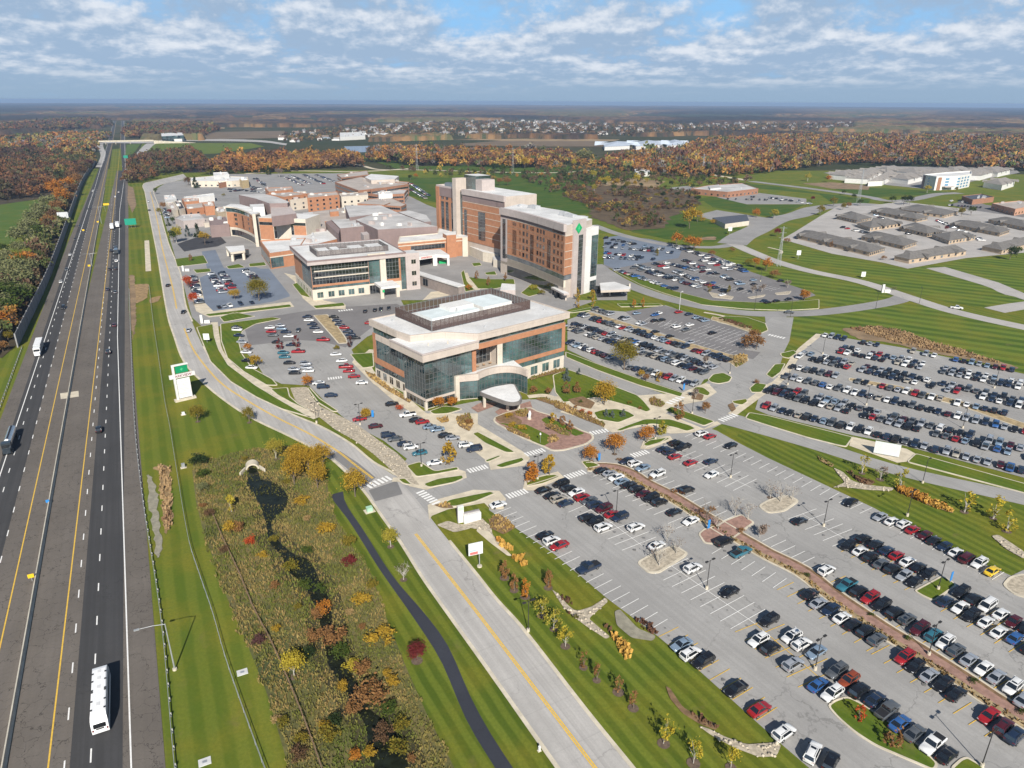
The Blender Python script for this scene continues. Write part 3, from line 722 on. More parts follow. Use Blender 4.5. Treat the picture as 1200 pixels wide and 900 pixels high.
    # planted beds
    for v, s, m in (('b6', '645,650 605,655 660,640 700,655 690,680 640,672', MULCH), ('b6', '440,670 470,665 520,695 500,712 450,700', MULCH), ('b6', '810,700 835,690 850,720 830,735', MULCH), ('g8', '0,0 1,0 1,1', MULCH),
                    ('b6', '830,480 870,460 905,470 900,500 850,525', TAN), ('b7', '445,665 500,655 505,680 470,685', MULCH), ('b7', '535,660 600,640 620,690 600,725 550,700', MULCH), ('b7', '905,572 960,570 1050,610 1040,618', MULCH),
                    ('b7', '110,440 150,455 230,520 330,575 320,592 220,535 130,470', MULCH), ('b7', '880,470 920,445 1050,430 1055,440 930,470 890,485', MULCH), ('b6', '0,680 60,700 150,745 240,790 230,805 140,770 0,712', MULCH), ('b6', '60,675 130,660 190,690 170,720 90,700', MULCH),
                    ('a8', '230,450 300,440 330,465 270,465', MULCH), ('b4', '600,285 680,300 860,395 870,410 760,375 600,305', STRAW), ('b4', '230,140 310,180 300,195 240,160', STRAW), ('b4', '360,205 420,235 500,265 480,280 430,265', MULCH), ('b4', '305,195 350,215 390,255 450,275 590,290 580,305 460,300 350,285 300,290 360,265', STONE),
                    ('b4', '1045,515 1080,510 1200,590 1200,625 1120,580', STONE), ('a7', '585,65 625,95 660,140 700,170 770,150 840,105 850,125 780,185 760,205 860,290 840,300 740,235 690,195 640,150', STONE), ('b2', '470,705 520,720 600,760 700,795 840,785 860,800 840,850 760,855 640,810 530,750', STONE),
                    ('b2', '320,520 340,530 400,620 470,660 560,700 560,730 480,700 400,650 340,580', MULCH), ('a7', '880,170 905,160 990,250 1075,285 1060,310 960,295 890,235', GRAVEL), ('a8', '430,570 470,540 520,610 600,690 580,690 500,630', WALK), ('g2', '150,560 260,600 480,640 690,680 800,900 860,900 720,720 700,600 560,470 280,560', STONE),
                    ('a8', '490,520 540,490 620,555 560,590 500,560', MULCH), ('a8', '245,545 300,525 410,560 330,580', STONE), ('g2', '0,570 150,560 300,590 0,660', STONE)):
        sheet('planting_bed', rounded(P(v, s), .8), m, nz(.272, .0004))
    for s in ('580,640 650,600 760,555 825,595 815,610 690,690 640,690',): island(P('b3', s), STONE, 'rock_bed', .6, 1.5)
    island(P('b8', '668,280 735,275 770,310 825,390 830,410 785,412 735,355'), TAN, 'planted_strip', .5, 1)
    island(P('b3', '1150,375 1200,345 1290,320 1350,350 1280,400 1200,410'), STONE, 'rock_bed', .6, 1.5)
    island(P('b4', '1095,745 1130,705 1200,690 1300,720 1300,830 1150,790'), STONE, 'rock_bed', .6, 1.5)
    island(P('c3', '700,765 800,790 890,830 880,840 780,805 690,780'), TAN, 'planted_strip', .3, 1)
    # plaza in front of the glass building
    pz = island(P('g8', '130,400 150,370 240,330 400,290 470,285 530,320 640,350 760,400 900,480 1010,520 1025,560 960,610 760,665 650,670 560,625 400,560 250,480 160,430'), BRICKP, 'brick_walk', .7, 1.5)
    for s, m in (('175,420 260,430 300,440 420,435 560,500 645,540 640,590 580,625 470,580 440,540 300,460', LAWN_I), ('555,395 600,372 640,380 720,420 840,470 940,515 860,540 780,500 600,430', LAWN_I), ('150,375 250,335 330,330 320,370 390,400 380,440 280,430 180,410', MULCH),
                 ('580,440 650,430 780,490 830,510 800,540 720,520 640,480', MULCH), ('610,560 650,520 720,570 680,590 620,600', MULCH), ('240,460 330,470 460,550 450,570 350,530 260,490', MULCH), ('320,320 430,295 450,340 400,375 340,360', STRAW)):
        sheet('lawn' if m is LAWN_I else 'planting_bed', rounded(P('g8', s), .8), m, nz(.285, .001))
    sheet('brick_walk', P('g8', '150,325 200,290 330,270 460,230 480,290 300,320 180,350'), BRICKP, nz(.23)); sheet('brick_walk', P('g8', '-60,290 0,255 60,230 170,255 130,280 0,330'), BRICKP, nz(.23))
    # zebra crossings
    def zebra(v, a, b, n, w=2.6):
        p, q = P(v, a + ' ' + b); d = (q - p) / n; e = d.normalized(); nn = Vector((-e.y, e.x)); mb, mi = struct_mb('road_markings', PAINTW)
        for i in range(n):
            c0 = p + d * (i + .2); c1 = p + d * (i + .8); zz = .215
            mb.quad((*(c0 - nn * w / 2), zz), (*(c1 - nn * w / 2), zz), (*(c1 + nn * w / 2), zz), (*(c0 + nn * w / 2), zz), mi)
    for a in (('a8', '165,385', '250,445', 7), ('a8', '392,292', '485,268', 7), ('a8', '662,215', '752,190', 7), ('a8', '575,412', '670,382', 7), ('a8', '850,322', '942,292', 7), ('a8', '965,115', '1050,98', 6), ('b3', '560,140', '638,118', 6), ('a5', '920,485', '1030,440', 6, 3), ('b6', '530,695', '600,660', 5), ('b6', '775,775', '850,745', 6), ('b6', '1000,370', '1080,388', 6), ('b8', '735,578', '805,570', 6), ('c1', '865,700', '935,692', 6)):
        zebra(*a)
lots()

# stall markings: base line, side(s), stalls
OIL = M('oil_stain', (.17, .165, .16), .7, .2, 2)
def stalls(base, sides, mat, pitch=2.72, depth=5.4, off=0., skew=0., z=.205, mid=True):
    a, b = base[0], base[-1]; d = (b - a); L = d.length; d.normalize(); n = Vector((d.y, -d.x)); mb, mi = struct_mb('road_markings', mat)
    k = 0
    while off + k * pitch < L:
        c = a + d * (off + k * pitch)
        for s in sides:
            if random.random() < .6:
                o = c + d * (pitch / 2 + random.gauss(0, .3)) + n * s * random.uniform(1.2, 3.6); rr_ = random.uniform(.18, .5); om, oi = struct_mb('road_markings', OIL); om.poly([(o.x + rr_ * random.uniform(.6, 1.2) * math.cos(q * .785), o.y + rr_ * random.uniform(.6, 1.2) * math.sin(q * .785)) for q in range(8)], z - .003 + random.random() * .002, oi)
            e = c + n * (s * depth) + d * skew * depth * s; h = d * .075
            mb.quad((*(c - h), z), (*(c + h), z), (*(e + h), z), (*(e - h), z), mi)
        k += 1
    if mid and len(sides) == 2:
        h = n * .07; mb.quad((*(a - h), z + .002), (*(a + h), z + .002), (*(b + h), z + .002), (*(b - h), z + .002), mi)
def paint_rows():
    A = lambda s: P('f', s)
    stalls(A('579,603 772,747'), (-1,), PAINTW); stalls(A('772,747 890,848'), (-1,), PAINTY)
    stalls(A('652,574 716,613'), (-1, 1), PAINTW); stalls(A('716,613 752,640'), (-1, 1), PAINTW); stalls(A('787,664 885,732'), (-1, 1), PAINTW); stalls(A('885,732 966,800'), (-1, 1), PAINTY)
    stalls(A('712,553 785,598'), (1,), PAINTW); stalls(A('800,607 818,618'), (1,), PAINTW); stalls(A('850,640 930,683'), (1,), PAINTW); stalls(A('930,683 1042,757'), (1,), PAINTY); stalls(A('1042,757 1190,860'), (1,), PAINTY)
    stalls(A('728,543 845,612'), (-1,), PAINTW); stalls(A('893,635 960,676'), (-1,), PAINTW); stalls(A('960,676 1200,836'), (-1,), PAINTY)
    stalls(A('770,520 880,572'), (-1, 1), PAINTW); stalls(A('940,603 1003,640'), (-1, 1), PAINTW); stalls(A('1003,640 1080,685'), (-1, 1), PAINTY); stalls(A('1120,708 1210,760'), (-1, 1), PAINTY)
    stalls(A('815,507 1000,585'), (1,), PAINTW, z=.207); stalls(A('1000,585 1178,672'), (1,), PAINTW, z=.207)
    for s, sd in (('500,520 535,548', (-1,)), ('445,475 556,537', (1,)), ('436,490 500,525', (-1,))): pass
    for v, s, sd in (('b6', '430,300 640,335', (-1, 1)), ('b6', '520,325 900,420', (-1, 1)), ('b6', '600,395 835,462', (-1,)), ('b6', '700,330 900,380', (1, -1))): stalls(P(v, s), sd, PAINTW)
    for v, s in (('c3', '600,600 900,655'), ('c3', '560,540 1000,640')): stalls(P(v, s), (-1, 1), PAINTW)
paint_rows()
# ================================================================== VEHICLES
def paint(name, c, metal=.0, rough=.28):
    t = NT('car_paint_' + name); t.col(c); t.b.inputs['Roughness'].default_value = rough; t.b.inputs['Metallic'].default_value = metal
    t.b.inputs['Coat Weight'].default_value = .6; t.b.inputs['Coat Roughness'].default_value = .06; return t.m
CARCOL = {'w': ('white', (.70, .70, .69)), 'k': ('black', (.010, .010, .012)), 's': ('silver', (.42, .44, .47)), 'g': ('grey', (.13, .14, .15)), 'n': ('dark blue', (.014, .026, .055)), 'b': ('blue', (.03, .10, .28)),
          'r': ('red', (.30, .014, .018)), 'm': ('maroon', (.07, .009, .014)), 't': ('teal', (.03, .14, .19)), 'o': ('rust red', (.24, .05, .018)), 'y': ('yellow', (.75, .50, .02)), 'l': ('pale blue', (.27, .36, .46)), 'e': ('beige', (.34, .31, .26))}
CARPAINT = {k: paint(v[0].replace(' ', '_'), v[1], .35 if k in 'sgl' else 0.) for k, v in CARCOL.items()}
CARGLASS = glass_mat('car_glass', (.012, .015, .018), .03, .1); TYRE = M('tyre', (.014, .014, .015), .85, 0); RIM = M('rim', (.30, .31, .32), .35, 0, metal=.8)
LAMPG = M('lamp_clear', (.55, .56, .58), .15, 0, spec=.8); LAMPR = M('lamp_red', (.25, .01, .01), .25, 0, spec=.6); TRIM = M('black_trim', (.02, .02, .022), .6, 0)
KINDN = {'c': 'sedan', 'u': 'SUV', 'p': 'pickup', 'v': 'van'}
# per type: length, width, shoulder stations (x, half width factor, z top), greenhouse (rear base, rear top, front top, front base, z base, z top, width base, width top)
CARSPEC = {'c': (4.75, 1.84, [(-1, .78, .74), (-.96, .92, .93), (-.62, 1, .98), (0, 1, .96), (.40, .99, .93), (.80, .95, .80), (.96, .86, .66), (1, .72, .56)], (-.72, -.40, .10, .44, .95, 1.45, .93, .70)),
           'u': (4.70, 1.92, [(-1, .84, .90), (-.97, .95, 1.08), (-.6, 1, 1.10), (0, 1, 1.08), (.44, .99, 1.06), (.82, .95, .98), (.97, .88, .80), (1, .76, .66)], (-.96, -.84, .16, .46, 1.07, 1.72, .94, .76)),
           'v': (5.10, 1.98, [(-1, .86, .90), (-.97, .96, 1.10), (-.6, 1, 1.10), (0, 1, 1.08), (.55, .99, 1.04), (.85, .94, .92), (.97, .86, .76), (1, .74, .64)], (-.96, -.90, .34, .68, 1.07, 1.80, .94, .78)),
           'p': (5.80, 2.00, [(-1, .90, .95), (-.985, .97, 1.05), (-.6, 1, 1.07), (0, 1, 1.10), (.38, 1, 1.10), (.82, .97, 1.05), (.97, .92, .88), (1, .82, .74)], (-.26, -.19, .20, .40, 1.09, 1.86, .93, .78))}
def car_meshes(ty):
    L, W, st, gh = CARSPEC[ty]; h = L / 2; w = W / 2
    body = MB(); V = []
    for x, f, zt in st:
        k = w * f; zb = .24 if abs(x) < .9 else .34
        V += [(x * h, -k * .90, zb), (x * h, -k, zb + .22), (x * h, -k * .99, zt - .10), (x * h, -k * .88, zt), (x * h, k * .88, zt), (x * h, k * .99, zt - .10), (x * h, k, zb + .22), (x * h, k * .90, zb)]
    fs = []
    for i in range(len(st) - 1):
        for j in range(7):
            a = i * 8 + j; fs.append((a, a + 1, a + 9, a + 8))
        fs.append((i * 8 + 7, i * 8, i * 8 + 8, i * 8 + 15))
    n = len(st) - 1
    fs.append(tuple(range(7, -1, -1))); fs.append(tuple(n * 8 + i for i in range(8)))
    fs = [f[::-1] for f in fs]
    body.add(V, fs, 0)
    rb, rt, ft, fb, z0, z1, wb, wt = gh
    wb *= w; wt *= w
    g = [(rb * h, -wb, z0), (fb * h, -wb, z0), (fb * h, wb, z0), (rb * h, wb, z0), (rt * h, -wt, z1 - .05), (ft * h, -wt, z1 - .05), (ft * h, wt, z1 - .05), (rt * h, wt, z1 - .05)]
    glass = MB(); glass.add(g, [(0, 1, 5, 4), (1, 2, 6, 5), (2, 3, 7, 6), (3, 0, 4, 7)])
    # roof skin, pillars
    e = .05; zr = z1
    roof = [(rt * h - e, -wt - .02, z1 - .05), (ft * h + e, -wt - .02, z1 - .05), (ft * h + e, wt + .02, z1 - .05), (rt * h - e, wt + .02, z1 - .05)]
    top = [((rt + .05) * h, -wt * .86, z1), ((ft - .04) * h, -wt * .86, z1), ((ft - .04) * h, wt * .86, z1), ((rt + .05) * h, wt * .86, z1)]
    body.add(roof + top, [(4, 5, 6, 7), (0, 1, 5, 4), (1, 2, 6, 5), (2, 3, 7, 6), (3, 0, 4, 7)], 0)
    for s in (-1, 1):
        for xb, xt, r in ((fb, ft, .045), (rb, rt, .07 if ty != 'u' else .10)):
            body.tube((xb * h, s * wb * .985, z0 - .02), (xt * h, s * wt, z1 - .03), r, r * .9, 4, 0)
        if ty in 'cuv':
            mxb = (rb + fb) / 2; mxt = (rt + ft) / 2; body.tube((mxb * h, s * (wb + .005), z0), (mxt * h, s * (wt + .01), z1 - .03), .04, .035, 4, 1)
        if ty in 'uv':
            xq = rb + (fb - rb) * .22; xqt = rt + (ft - rt) * .14; body.tube((xq * h, s * wb, z0), (xqt * h, s * wt, z1 - .03), .07, .06, 4, 0)
            body.tube((rt * h + .15, s * wt * .84, z1 + .04), (ft * h - .2, s * wt * .84, z1 + .04), .025, .025, 4, 1)
        body.obox((fb * h - .12, s * (w + .09)), (0, 1), .2, .12, z0 - .02, z0 + .13, 1)       # mirrors
        body.add([(.985 * h, s * w * .50, .62), (.985 * h, s * w * .86, .62), (.94 * h, s * w * .93, .80), (1.0 * h, s * w * .52, .74)], [(0, 1, 2, 3), (3, 2, 1, 0)], 2)
        zl = st[1][2] - .15
        body.add([(-1.004 * h, s * w * .56, zl - .13), (-.990 * h, s * w * .90, zl - .13), (-.985 * h, s * w * .92, zl + .07), (-1.0 * h, s * w * .56, zl + .07)], [(0, 1, 2, 3), (3, 2, 1, 0)], 3)
        for xf in (-.60, .62):   # wheel arches left plain, nothing built here
            pass
    body.box(-h * 1.006, -h * .97, -w * .74, w * .74, .30, .46, 1); body.box(h * .97, h * 1.004, -w * .6, w * .6, .36, .54, 1)
    if ty == 'p':   # bed: flat dark panel laid on the closed deck
        body.add([(-h * .955, -w * .80, 1.085), (-h * .30, -w * .80, 1.105), (-h * .30, w * .80, 1.105), (-h * .955, w * .80, 1.085)], [(0, 1, 2, 3)], 1)
    if ty == 'c' or ty == 'u':
        body.add([((ft - .10) * h, -wt * .6, z1 + .006), ((ft - .10) * h, wt * .6, z1 + .006), ((ft - .30) * h, wt * .6, z1 + .006), ((ft - .30) * h, -wt * .6, z1 + .006)], [(0, 1, 2, 3)], 4) if ty == 'u' else None
    wh = []
    for xf in (-.60, .61):
        for s in (-1, 1):
            m = MB(); r = .34 if ty == 'c' else .38
            m.tube((xf * h, s * (w - .22), r), (xf * h, s * (w + .015), r), r, r, 12, 0); m.tube((xf * h, s * (w + .012), r), (xf * h, s * (w + .022), r), r * .62, r * .6, 10, 1); wh.append(m)
    return body, glass, wh
def raw(mb, name, mats):
    me = bpy.data.meshes.new(name); me.from_pydata(mb.v, [], mb.f)
    for m in mats: me.materials.append(m)
    if len(mats) > 1: me.polygons.foreach_set('material_index', mb.m)
    me.polygons.foreach_set('use_smooth', [True] * len(me.polygons)); me.set_sharp_from_angle(angle=R(42)); me.update(); return me
CARM = {}
def car_data(ty, c):
    if (ty, c) not in CARM:
        b, g, wh = CARB.setdefault(ty, car_meshes(ty))
        bm = raw(b, 'body', [CARPAINT[c], TRIM, LAMPG, LAMPR, CARGLASS])
        if ('g', ty) not in CARM:
            CARM['g', ty] = raw(g, 'window_glass', [CARGLASS]); CARM['w', ty] = [raw(x, 'wheel', [TYRE, RIM]) for x in wh]
        one = MB()
        one.add(b.v, b.f, 0); one.m = list(b.m)
        one.add(g.v, g.f, 4)
        for x in wh: one.add(x.v, x.f, 5)
        CARM[ty, c] = (bm, CARM['g', ty], CARM['w', ty], raw(one, 'car', [CARPAINT[c], TRIM, LAMPG, LAMPR, CARGLASS, TYRE]))
    return CARM[ty, c]
CARB = {}
CARS = []     # x, y, heading, type, colour, label place, group, category
def place_list(view, text, heading, row, group):
    """text: 'x,y,ct' ... in order along the row"""
    ox, oy, k = VIEW[view]
    for w in text.split():
        x, y, ct = w.split(','); p = G(ox + float(x) / k, oy + float(y) / k, .75)
        hd = R(heading) + random.gauss(0, .02) + (math.pi if random.random() < .35 else 0)
        CARS.append([p.x, p.y, hd, ct[1], ct[0], row, group])
# --- near lot (headings are compass bearings in the site frame)
GA = 'cars parked in the near lot'
HA = 57
place_list('b3', '155,508,kc 187,535,wu 222,558,rc 360,662,np', HA, 'in the striped lawn kerb row', GA)
place_list('b2', '395,322,lc 438,365,wu 497,400,ku 650,530,kc 760,625,rc 875,735,wu', HA, 'in the striped lawn kerb row', GA)
place_list('b2', '1010,828,wu 1095,870,ku', 40, 'in the striped lawn kerb row', GA)
rw = 'in the lawn side middle row'
place_list('b3', '148,297,kc 188,322,kc 218,340,eu 253,358,nc 355,427,ku 390,445,ku 428,472,wu', HA, rw, GA)
place_list('b2', '755,302,wu 812,340,ku 918,415,su 1035,510,bc 1100,552,wu', HA, rw, GA)
rw = 'in the second middle row'
place_list('b3', '230,268,ku 266,290,ku 302,308,wc 330,332,ru 362,348,gc 390,366,nu 430,385,mu 470,410,rc 507,425,nu 582,472,wu 680,557,wc 848,664,wu 1020,775,kc', HA, rw, GA)
place_list('b2', '805,208,ku 910,285,wu 958,320,wu 1025,358,lc', HA, rw, GA)
place_list('b1', '322,447,gu 378,490,ou 428,538,ku 502,578,nc 560,628,gp 618,690,bc 687,737,gc 772,787,wp 840,840,kc', HA, rw, GA)
rw = 'in the row before the brick walk'
place_list('b3', '420,205,kc 458,218,sc 488,238,wc 515,257,lc 550,272,kc 587,293,ku 615,315,mc 652,335,ku 692,355,ku 762,400,kc 838,442,wc 995,540,kv 1075,588,tp', HA, rw, GA)
place_list('b1', '197,85,kc 237,128,sc 294,157,nc 347,195,wc 397,228,kc 458,260,ku 512,298,gu 640,382,ru 692,420,kc 757,465,sc 823,505,kc 884,553,kc 1035,655,rc 1105,707,mu 1160,750,nu', HA, rw, GA)
rw = 'in the row behind the brick walk'
place_list('b3', '537,160,nc 577,173,wu 613,193,lc 682,222,wu 820,297,ku', HA, rw, GA)
place_list('b4', '275,675,wu 370,742,tp 425,772,ku 478,803,ru 533,837,ku 595,873,ku', HA, rw, GA)
place_list('b1', '653,203,gu 710,248,mu 777,278,tu 830,312,wu 882,348,gu 942,392,sc 1010,433,wc 1072,472,sc 1147,522,wu 1198,580,sc', HA, rw, GA)
rw = 'in the outer island row, near side'
place_list('b3', '710,105,nc 738,118,nu 765,140,rc 838,168,rc 935,225,wc', HA, rw, GA)
place_list('b4', '150,442,kc 375,557,ku 432,583,wc 482,612,ku 530,643,gc 582,668,ku 638,697,sc 688,728,kc 830,818,nc 900,848,wc 950,885,ku', HA, rw, GA)
place_list('b1', '1022,215,wc 1082,262,wc 1158,290,bc 1230,340,kc', HA, rw, GA)
rw = 'in the outer island row, far side'
place_list('b3', '768,78,ku 803,95,kp 932,163,nc', HA, rw, GA)
place_list('b4', '448,527,ku 505,552,kc 555,580,nc 602,603,rc 654,633,wc 705,660,kc 754,690,kc 905,775,ku 962,812,ku', HA, rw, GA)
place_list('b1', '1028,138,wv 1092,178,wc 1150,213,mc 1215,245,kc', HA, rw, GA)
rw = 'in the far grass verge row'
place_list('b3', '890,33,wu 928,45,rc 1025,88,kc', HA, rw, GA)
place_list('b4', '388,355,kc 525,422,sc 580,443,wc 638,457,wu 678,483,rc 735,508,mc 777,533,kc 827,560,nc 880,588,wc 932,617,mv 990,640,wu 1052,677,yc', HA, rw, GA)
# --- lot beside the glass building
GB = 'cars parked beside the glass building'; rw = 'in the glass building walkway row'
place_list('b8', '775,460,wc 802,490,wc 822,518,rp 835,538,rc 860,563,rc 897,593,wc', 80, rw, GB)
place_list('b7', '237,592,kc 310,643,wp 350,668,kc 380,677,rc 415,700,lc 450,712,lc 488,740,kc 522,752,sc 583,785,wu 623,805,nu', 70, rw, GB)
rw = 'in the row beside the pale stone bed'
place_list('b8', '693,595,wc 715,612,nu 752,652,nc', 80, rw, GB)
place_list('b7', '85,663,rc 160,697,mc 220,740,nu 252,757,gc 297,780,nc 325,795,wu 367,822,tc 437,868,wc', 70, rw, GB)
rw = 'in the row by the curving footpath'
place_list('b8', '312,345,wu 320,372,nc 335,402,sc 355,450,wc 360,490,kc 380,522,wc 308,334,kc', 92, rw, GB)
rw = 'in the centre rows of the west lot'
place_list('b8', '465,335,wc 515,325,sc 520,340,lc 472,353,rc 480,370,gc 540,355,nc 553,375,wc 500,403,kc 565,415,nc 528,452,tc 535,472,tc 598,447,rp 557,500,kc 578,530,sc 582,547,kc 633,505,su 638,522,sc 645,537,wc', 84, rw, GB)
rw = 'in the rows by the dry strip'
place_list('b8', '640,283,nc 648,300,wc 663,318,nc 675,335,nc 692,355,wc 715,392,rp 765,285,kc 780,302,nc 793,320,nc 815,335,rc 830,352,nc 843,368,nc 865,383,kc', 84, rw, GB)
place_list('b8', '912,258,kc 958,252,kc 985,248,kc 1022,244,kc', 0, 'in the short row before the clinic porch', GB); place_list('b8', '932,313,rc', 80, 'in the lane behind the glass building', GB)
# --- moving cars
GH = 'vehicles driving on the highway'
S, N_ = 180 - 27.2, -27.2
CARS_MOVING = []
def moving(v, text, hd, row, group):
    ox, oy, k = VIEW[v]
    for w in text.split():
        x, y, ct = w.split(','); p = G(ox + float(x) / k, oy + float(y) / k, .75); CARS.append([p.x, p.y, R(hd), ct[1], ct[0], row, group])
moving('a2', '297,240,ku 285,120,wc 312,62,gc', S, 'driving towards us on the highway', GH)
moving('a1', '328,793,wc 353,720,kc 375,658,nc 407,577,kc 425,577,kc 435,495,wu 488,352,wc 500,300,kc', S, 'driving towards us on the highway', GH)
moving('a2', '463,812,ku 507,448,ku 535,322,mc 503,155,nc 540,168,gc 513,60,kc 543,58,kc 545,22,wu', N_, 'driving away on the highway', GH)
moving('a1', '540,522,wu 556,500,wc 565,442,wc 572,430,wc 520,775,kp 575,380,nc 572,340,kc', N_, 'driving away on the highway', GH)
moving('b8', '60,262,kc', 172, 'driving on the frontage road', 'cars driving on campus roads'); moving('a2', '788,137,kc', -8, 'driving on the frontage road', 'cars driving on campus roads'); moving('a2', '885,347,sc', -14, 'driving on the frontage road', 'cars driving on campus roads')
moving('a1', '700,585,kc 697,545,sc', -14, 'driving on the frontage road', 'cars driving on campus roads')
for s, hd in (('370,455,kc', -20), ('220,622,kc', -40), ('435,-35,kc', 95)): moving('b6', s, hd, 'driving on the ring roads behind the glass building', 'cars driving on campus roads')
moving('b5', '885,42,wp', 120, 'driving on the diagonal road', 'cars driving on campus roads'); moving('b8', '598,347,gc', 175, 'driving in the west lot', 'cars driving on campus roads'); moving('b5', '100,63,gc', 95, 'driving on the ring road', 'cars driving on campus roads')
moving('a8', '535,445,wc', 62, 'parked by the entrance sign', 'cars parked in the near lot')
# --- dense rows
PAL = 'kkkkkkkkkwwwwwwwwsssssssggggggnnnnnnbrrmmlle'
def dense(v, a, b, row, hd, fill=.93, pitch=2.78, side=0., group='cars packed in the far right lot', types='cccuuucuvp', gaps=()):
    p, q = P(v, a + ' ' + b); d = q - p; L = d.length; d.normalize(); n = Vector((d.y, -d.x)); k = 0
    if hd is None: hd = math.degrees(math.atan2(n.x, n.y))
    while k * pitch < L:
        f = k * pitch / L; c = p + d * (k * pitch + random.gauss(0, .12)) + n * (side + random.gauss(0, .18)); k += 1
        if random.random() > fill or any(g0 < f < g1 for g0, g1 in gaps): continue
        CARS.append([c.x, c.y, R(hd) + random.gauss(0, .025) + (math.pi if random.random() < .4 else 0), random.choice(types), random.choice(PAL), row, group])
dense('b5', '265,178', '1170,347', 'in the row under the dry mound', None, .86, gaps=((.13, .19), (.36, .45)))
for i, (a, b, g) in enumerate((('350,246', '1260,428', ((.04, .06), (.47, .52))), ('158,270', '1260,515', ((.24, .27),)), ('15,430', '1260,745', ()))):
    dense('b5', a, b, 'in the far half, %s double row' % ('back', 'middle', 'front')[i], None, .94, side=-2.8, gaps=g); dense('b5', a, b, 'in the near half, %s double row' % ('back', 'middle', 'front')[i], None, .94, side=2.8, gaps=g)
dense('b5', '115,326', '1190,562', 'in the row behind the straw strip', None, .93, gaps=((.24, .27), (.93, .99))); dense('b5', '85,372', '1260,645', 'in the row before the straw strip', None, .95)
dense('b5', '-10,514', '1260,832', 'in the row by the white sign', None, .96)
GM = 'cars packed in the lot behind the glass building'
dense('b6', '70,412', '285,492', 'in the verge row', None, .95, group=GM); dense('b6', '355,530', '655,608', 'in the verge row past the round tree', None, .9, group=GM)
dense('b6', '60,325', '760,548', 'in the double row', None, .92, side=-2.8, group=GM); dense('b6', '60,330', '745,555', 'in the double row', None, .92, side=2.8, group=GM)
dense('b6', '125,283', '815,496', 'in the row before the dry strip', None, .92, group=GM); dense('b6', '190,255', '425,330', 'in the row behind the dry strip', None, .8, group=GM)
place_list('b6', '485,268,wc 470,302,kc 500,300,kc 570,330,wu 633,322,wc 472,355,kc 540,376,kc 615,345,gc 740,360,kc 635,405,sc 582,262,rc 630,272,nc 665,288,lc 705,302,lc 690,295,gc 470,275,bc 385,268,lc', 60, 'in the dark lot behind the glass building', GM)
GF = 'cars in the lot beyond the hospital tower'
for a, b, f in (('250,550', '520,640', .9), ('330,540', '640,632', .8), ('430,520', '760,650', .75), ('350,530', '560,600', .7), ('560,500', '840,620', .6), ('620,470', '860,560', .7), ('500,435', '840,535', .75), ('640,500', '800,555', .6),
                ('200,400', '390,440', .6), ('195,440', '520,470', .75), ('200,470', '430,500', .7), ('195,490', '350,500', .7), ('470,515', '700,570', .7), ('200,425', '480,455', .5)):
    dense('c3', a, b, 'in the tower lot', None, f, group=GF)
place_list('c3', '700,606,bc 745,662,wc 830,635,kc 892,592,lc 895,612,kc 1020,595,kc 940,690,nc 960,697,kc 1000,690,kc 1055,682,kc', 60, 'in the tower lot', GF)
GN = 'cars by the back hospital buildings'
for v, a, b, f in (('c1', '185,540', '215,670', .9), ('c1', '270,530', '330,620', .9), ('c1', '320,525', '375,600', .85), ('c1', '430,515', '480,550', .95), ('c1', '305,685', '480,660', .8), ('e8', '90,380', '110,440', .7), ('e8', '580,215', '850,240', .7), ('e8', '690,180', '900,230', .5), ('e8', '800,130', '870,190', .7),
                   ('c1', '640,65', '740,105', .9), ('c1', '700,60', '800,105', .9), ('c1', '760,62', '850,95', .85), ('c1', '620,75', '700,110', .8), ('c1', '470,80', '520,105', .7), ('c1', '360,140', '520,125', .5), ('c2', '240,140', '330,200', .8), ('c2', '245,170', '320,215', .7),
                   ('c3', '760,215', '1120,225', .5), ('c3', '870,205', '1080,220', .5), ('c4', '10,210', '210,240', .6), ('c4', '350,350', '480,380', .4), ('c4', '500,290', '660,380', .4), ('c4', '780,310', '1000,410', .35), ('c4', '850,245', '1050,260', .8), ('c4', '860,225', '960,235', .8)):
    dense(v, a, b, 'by the back buildings', None, f, group=GN)

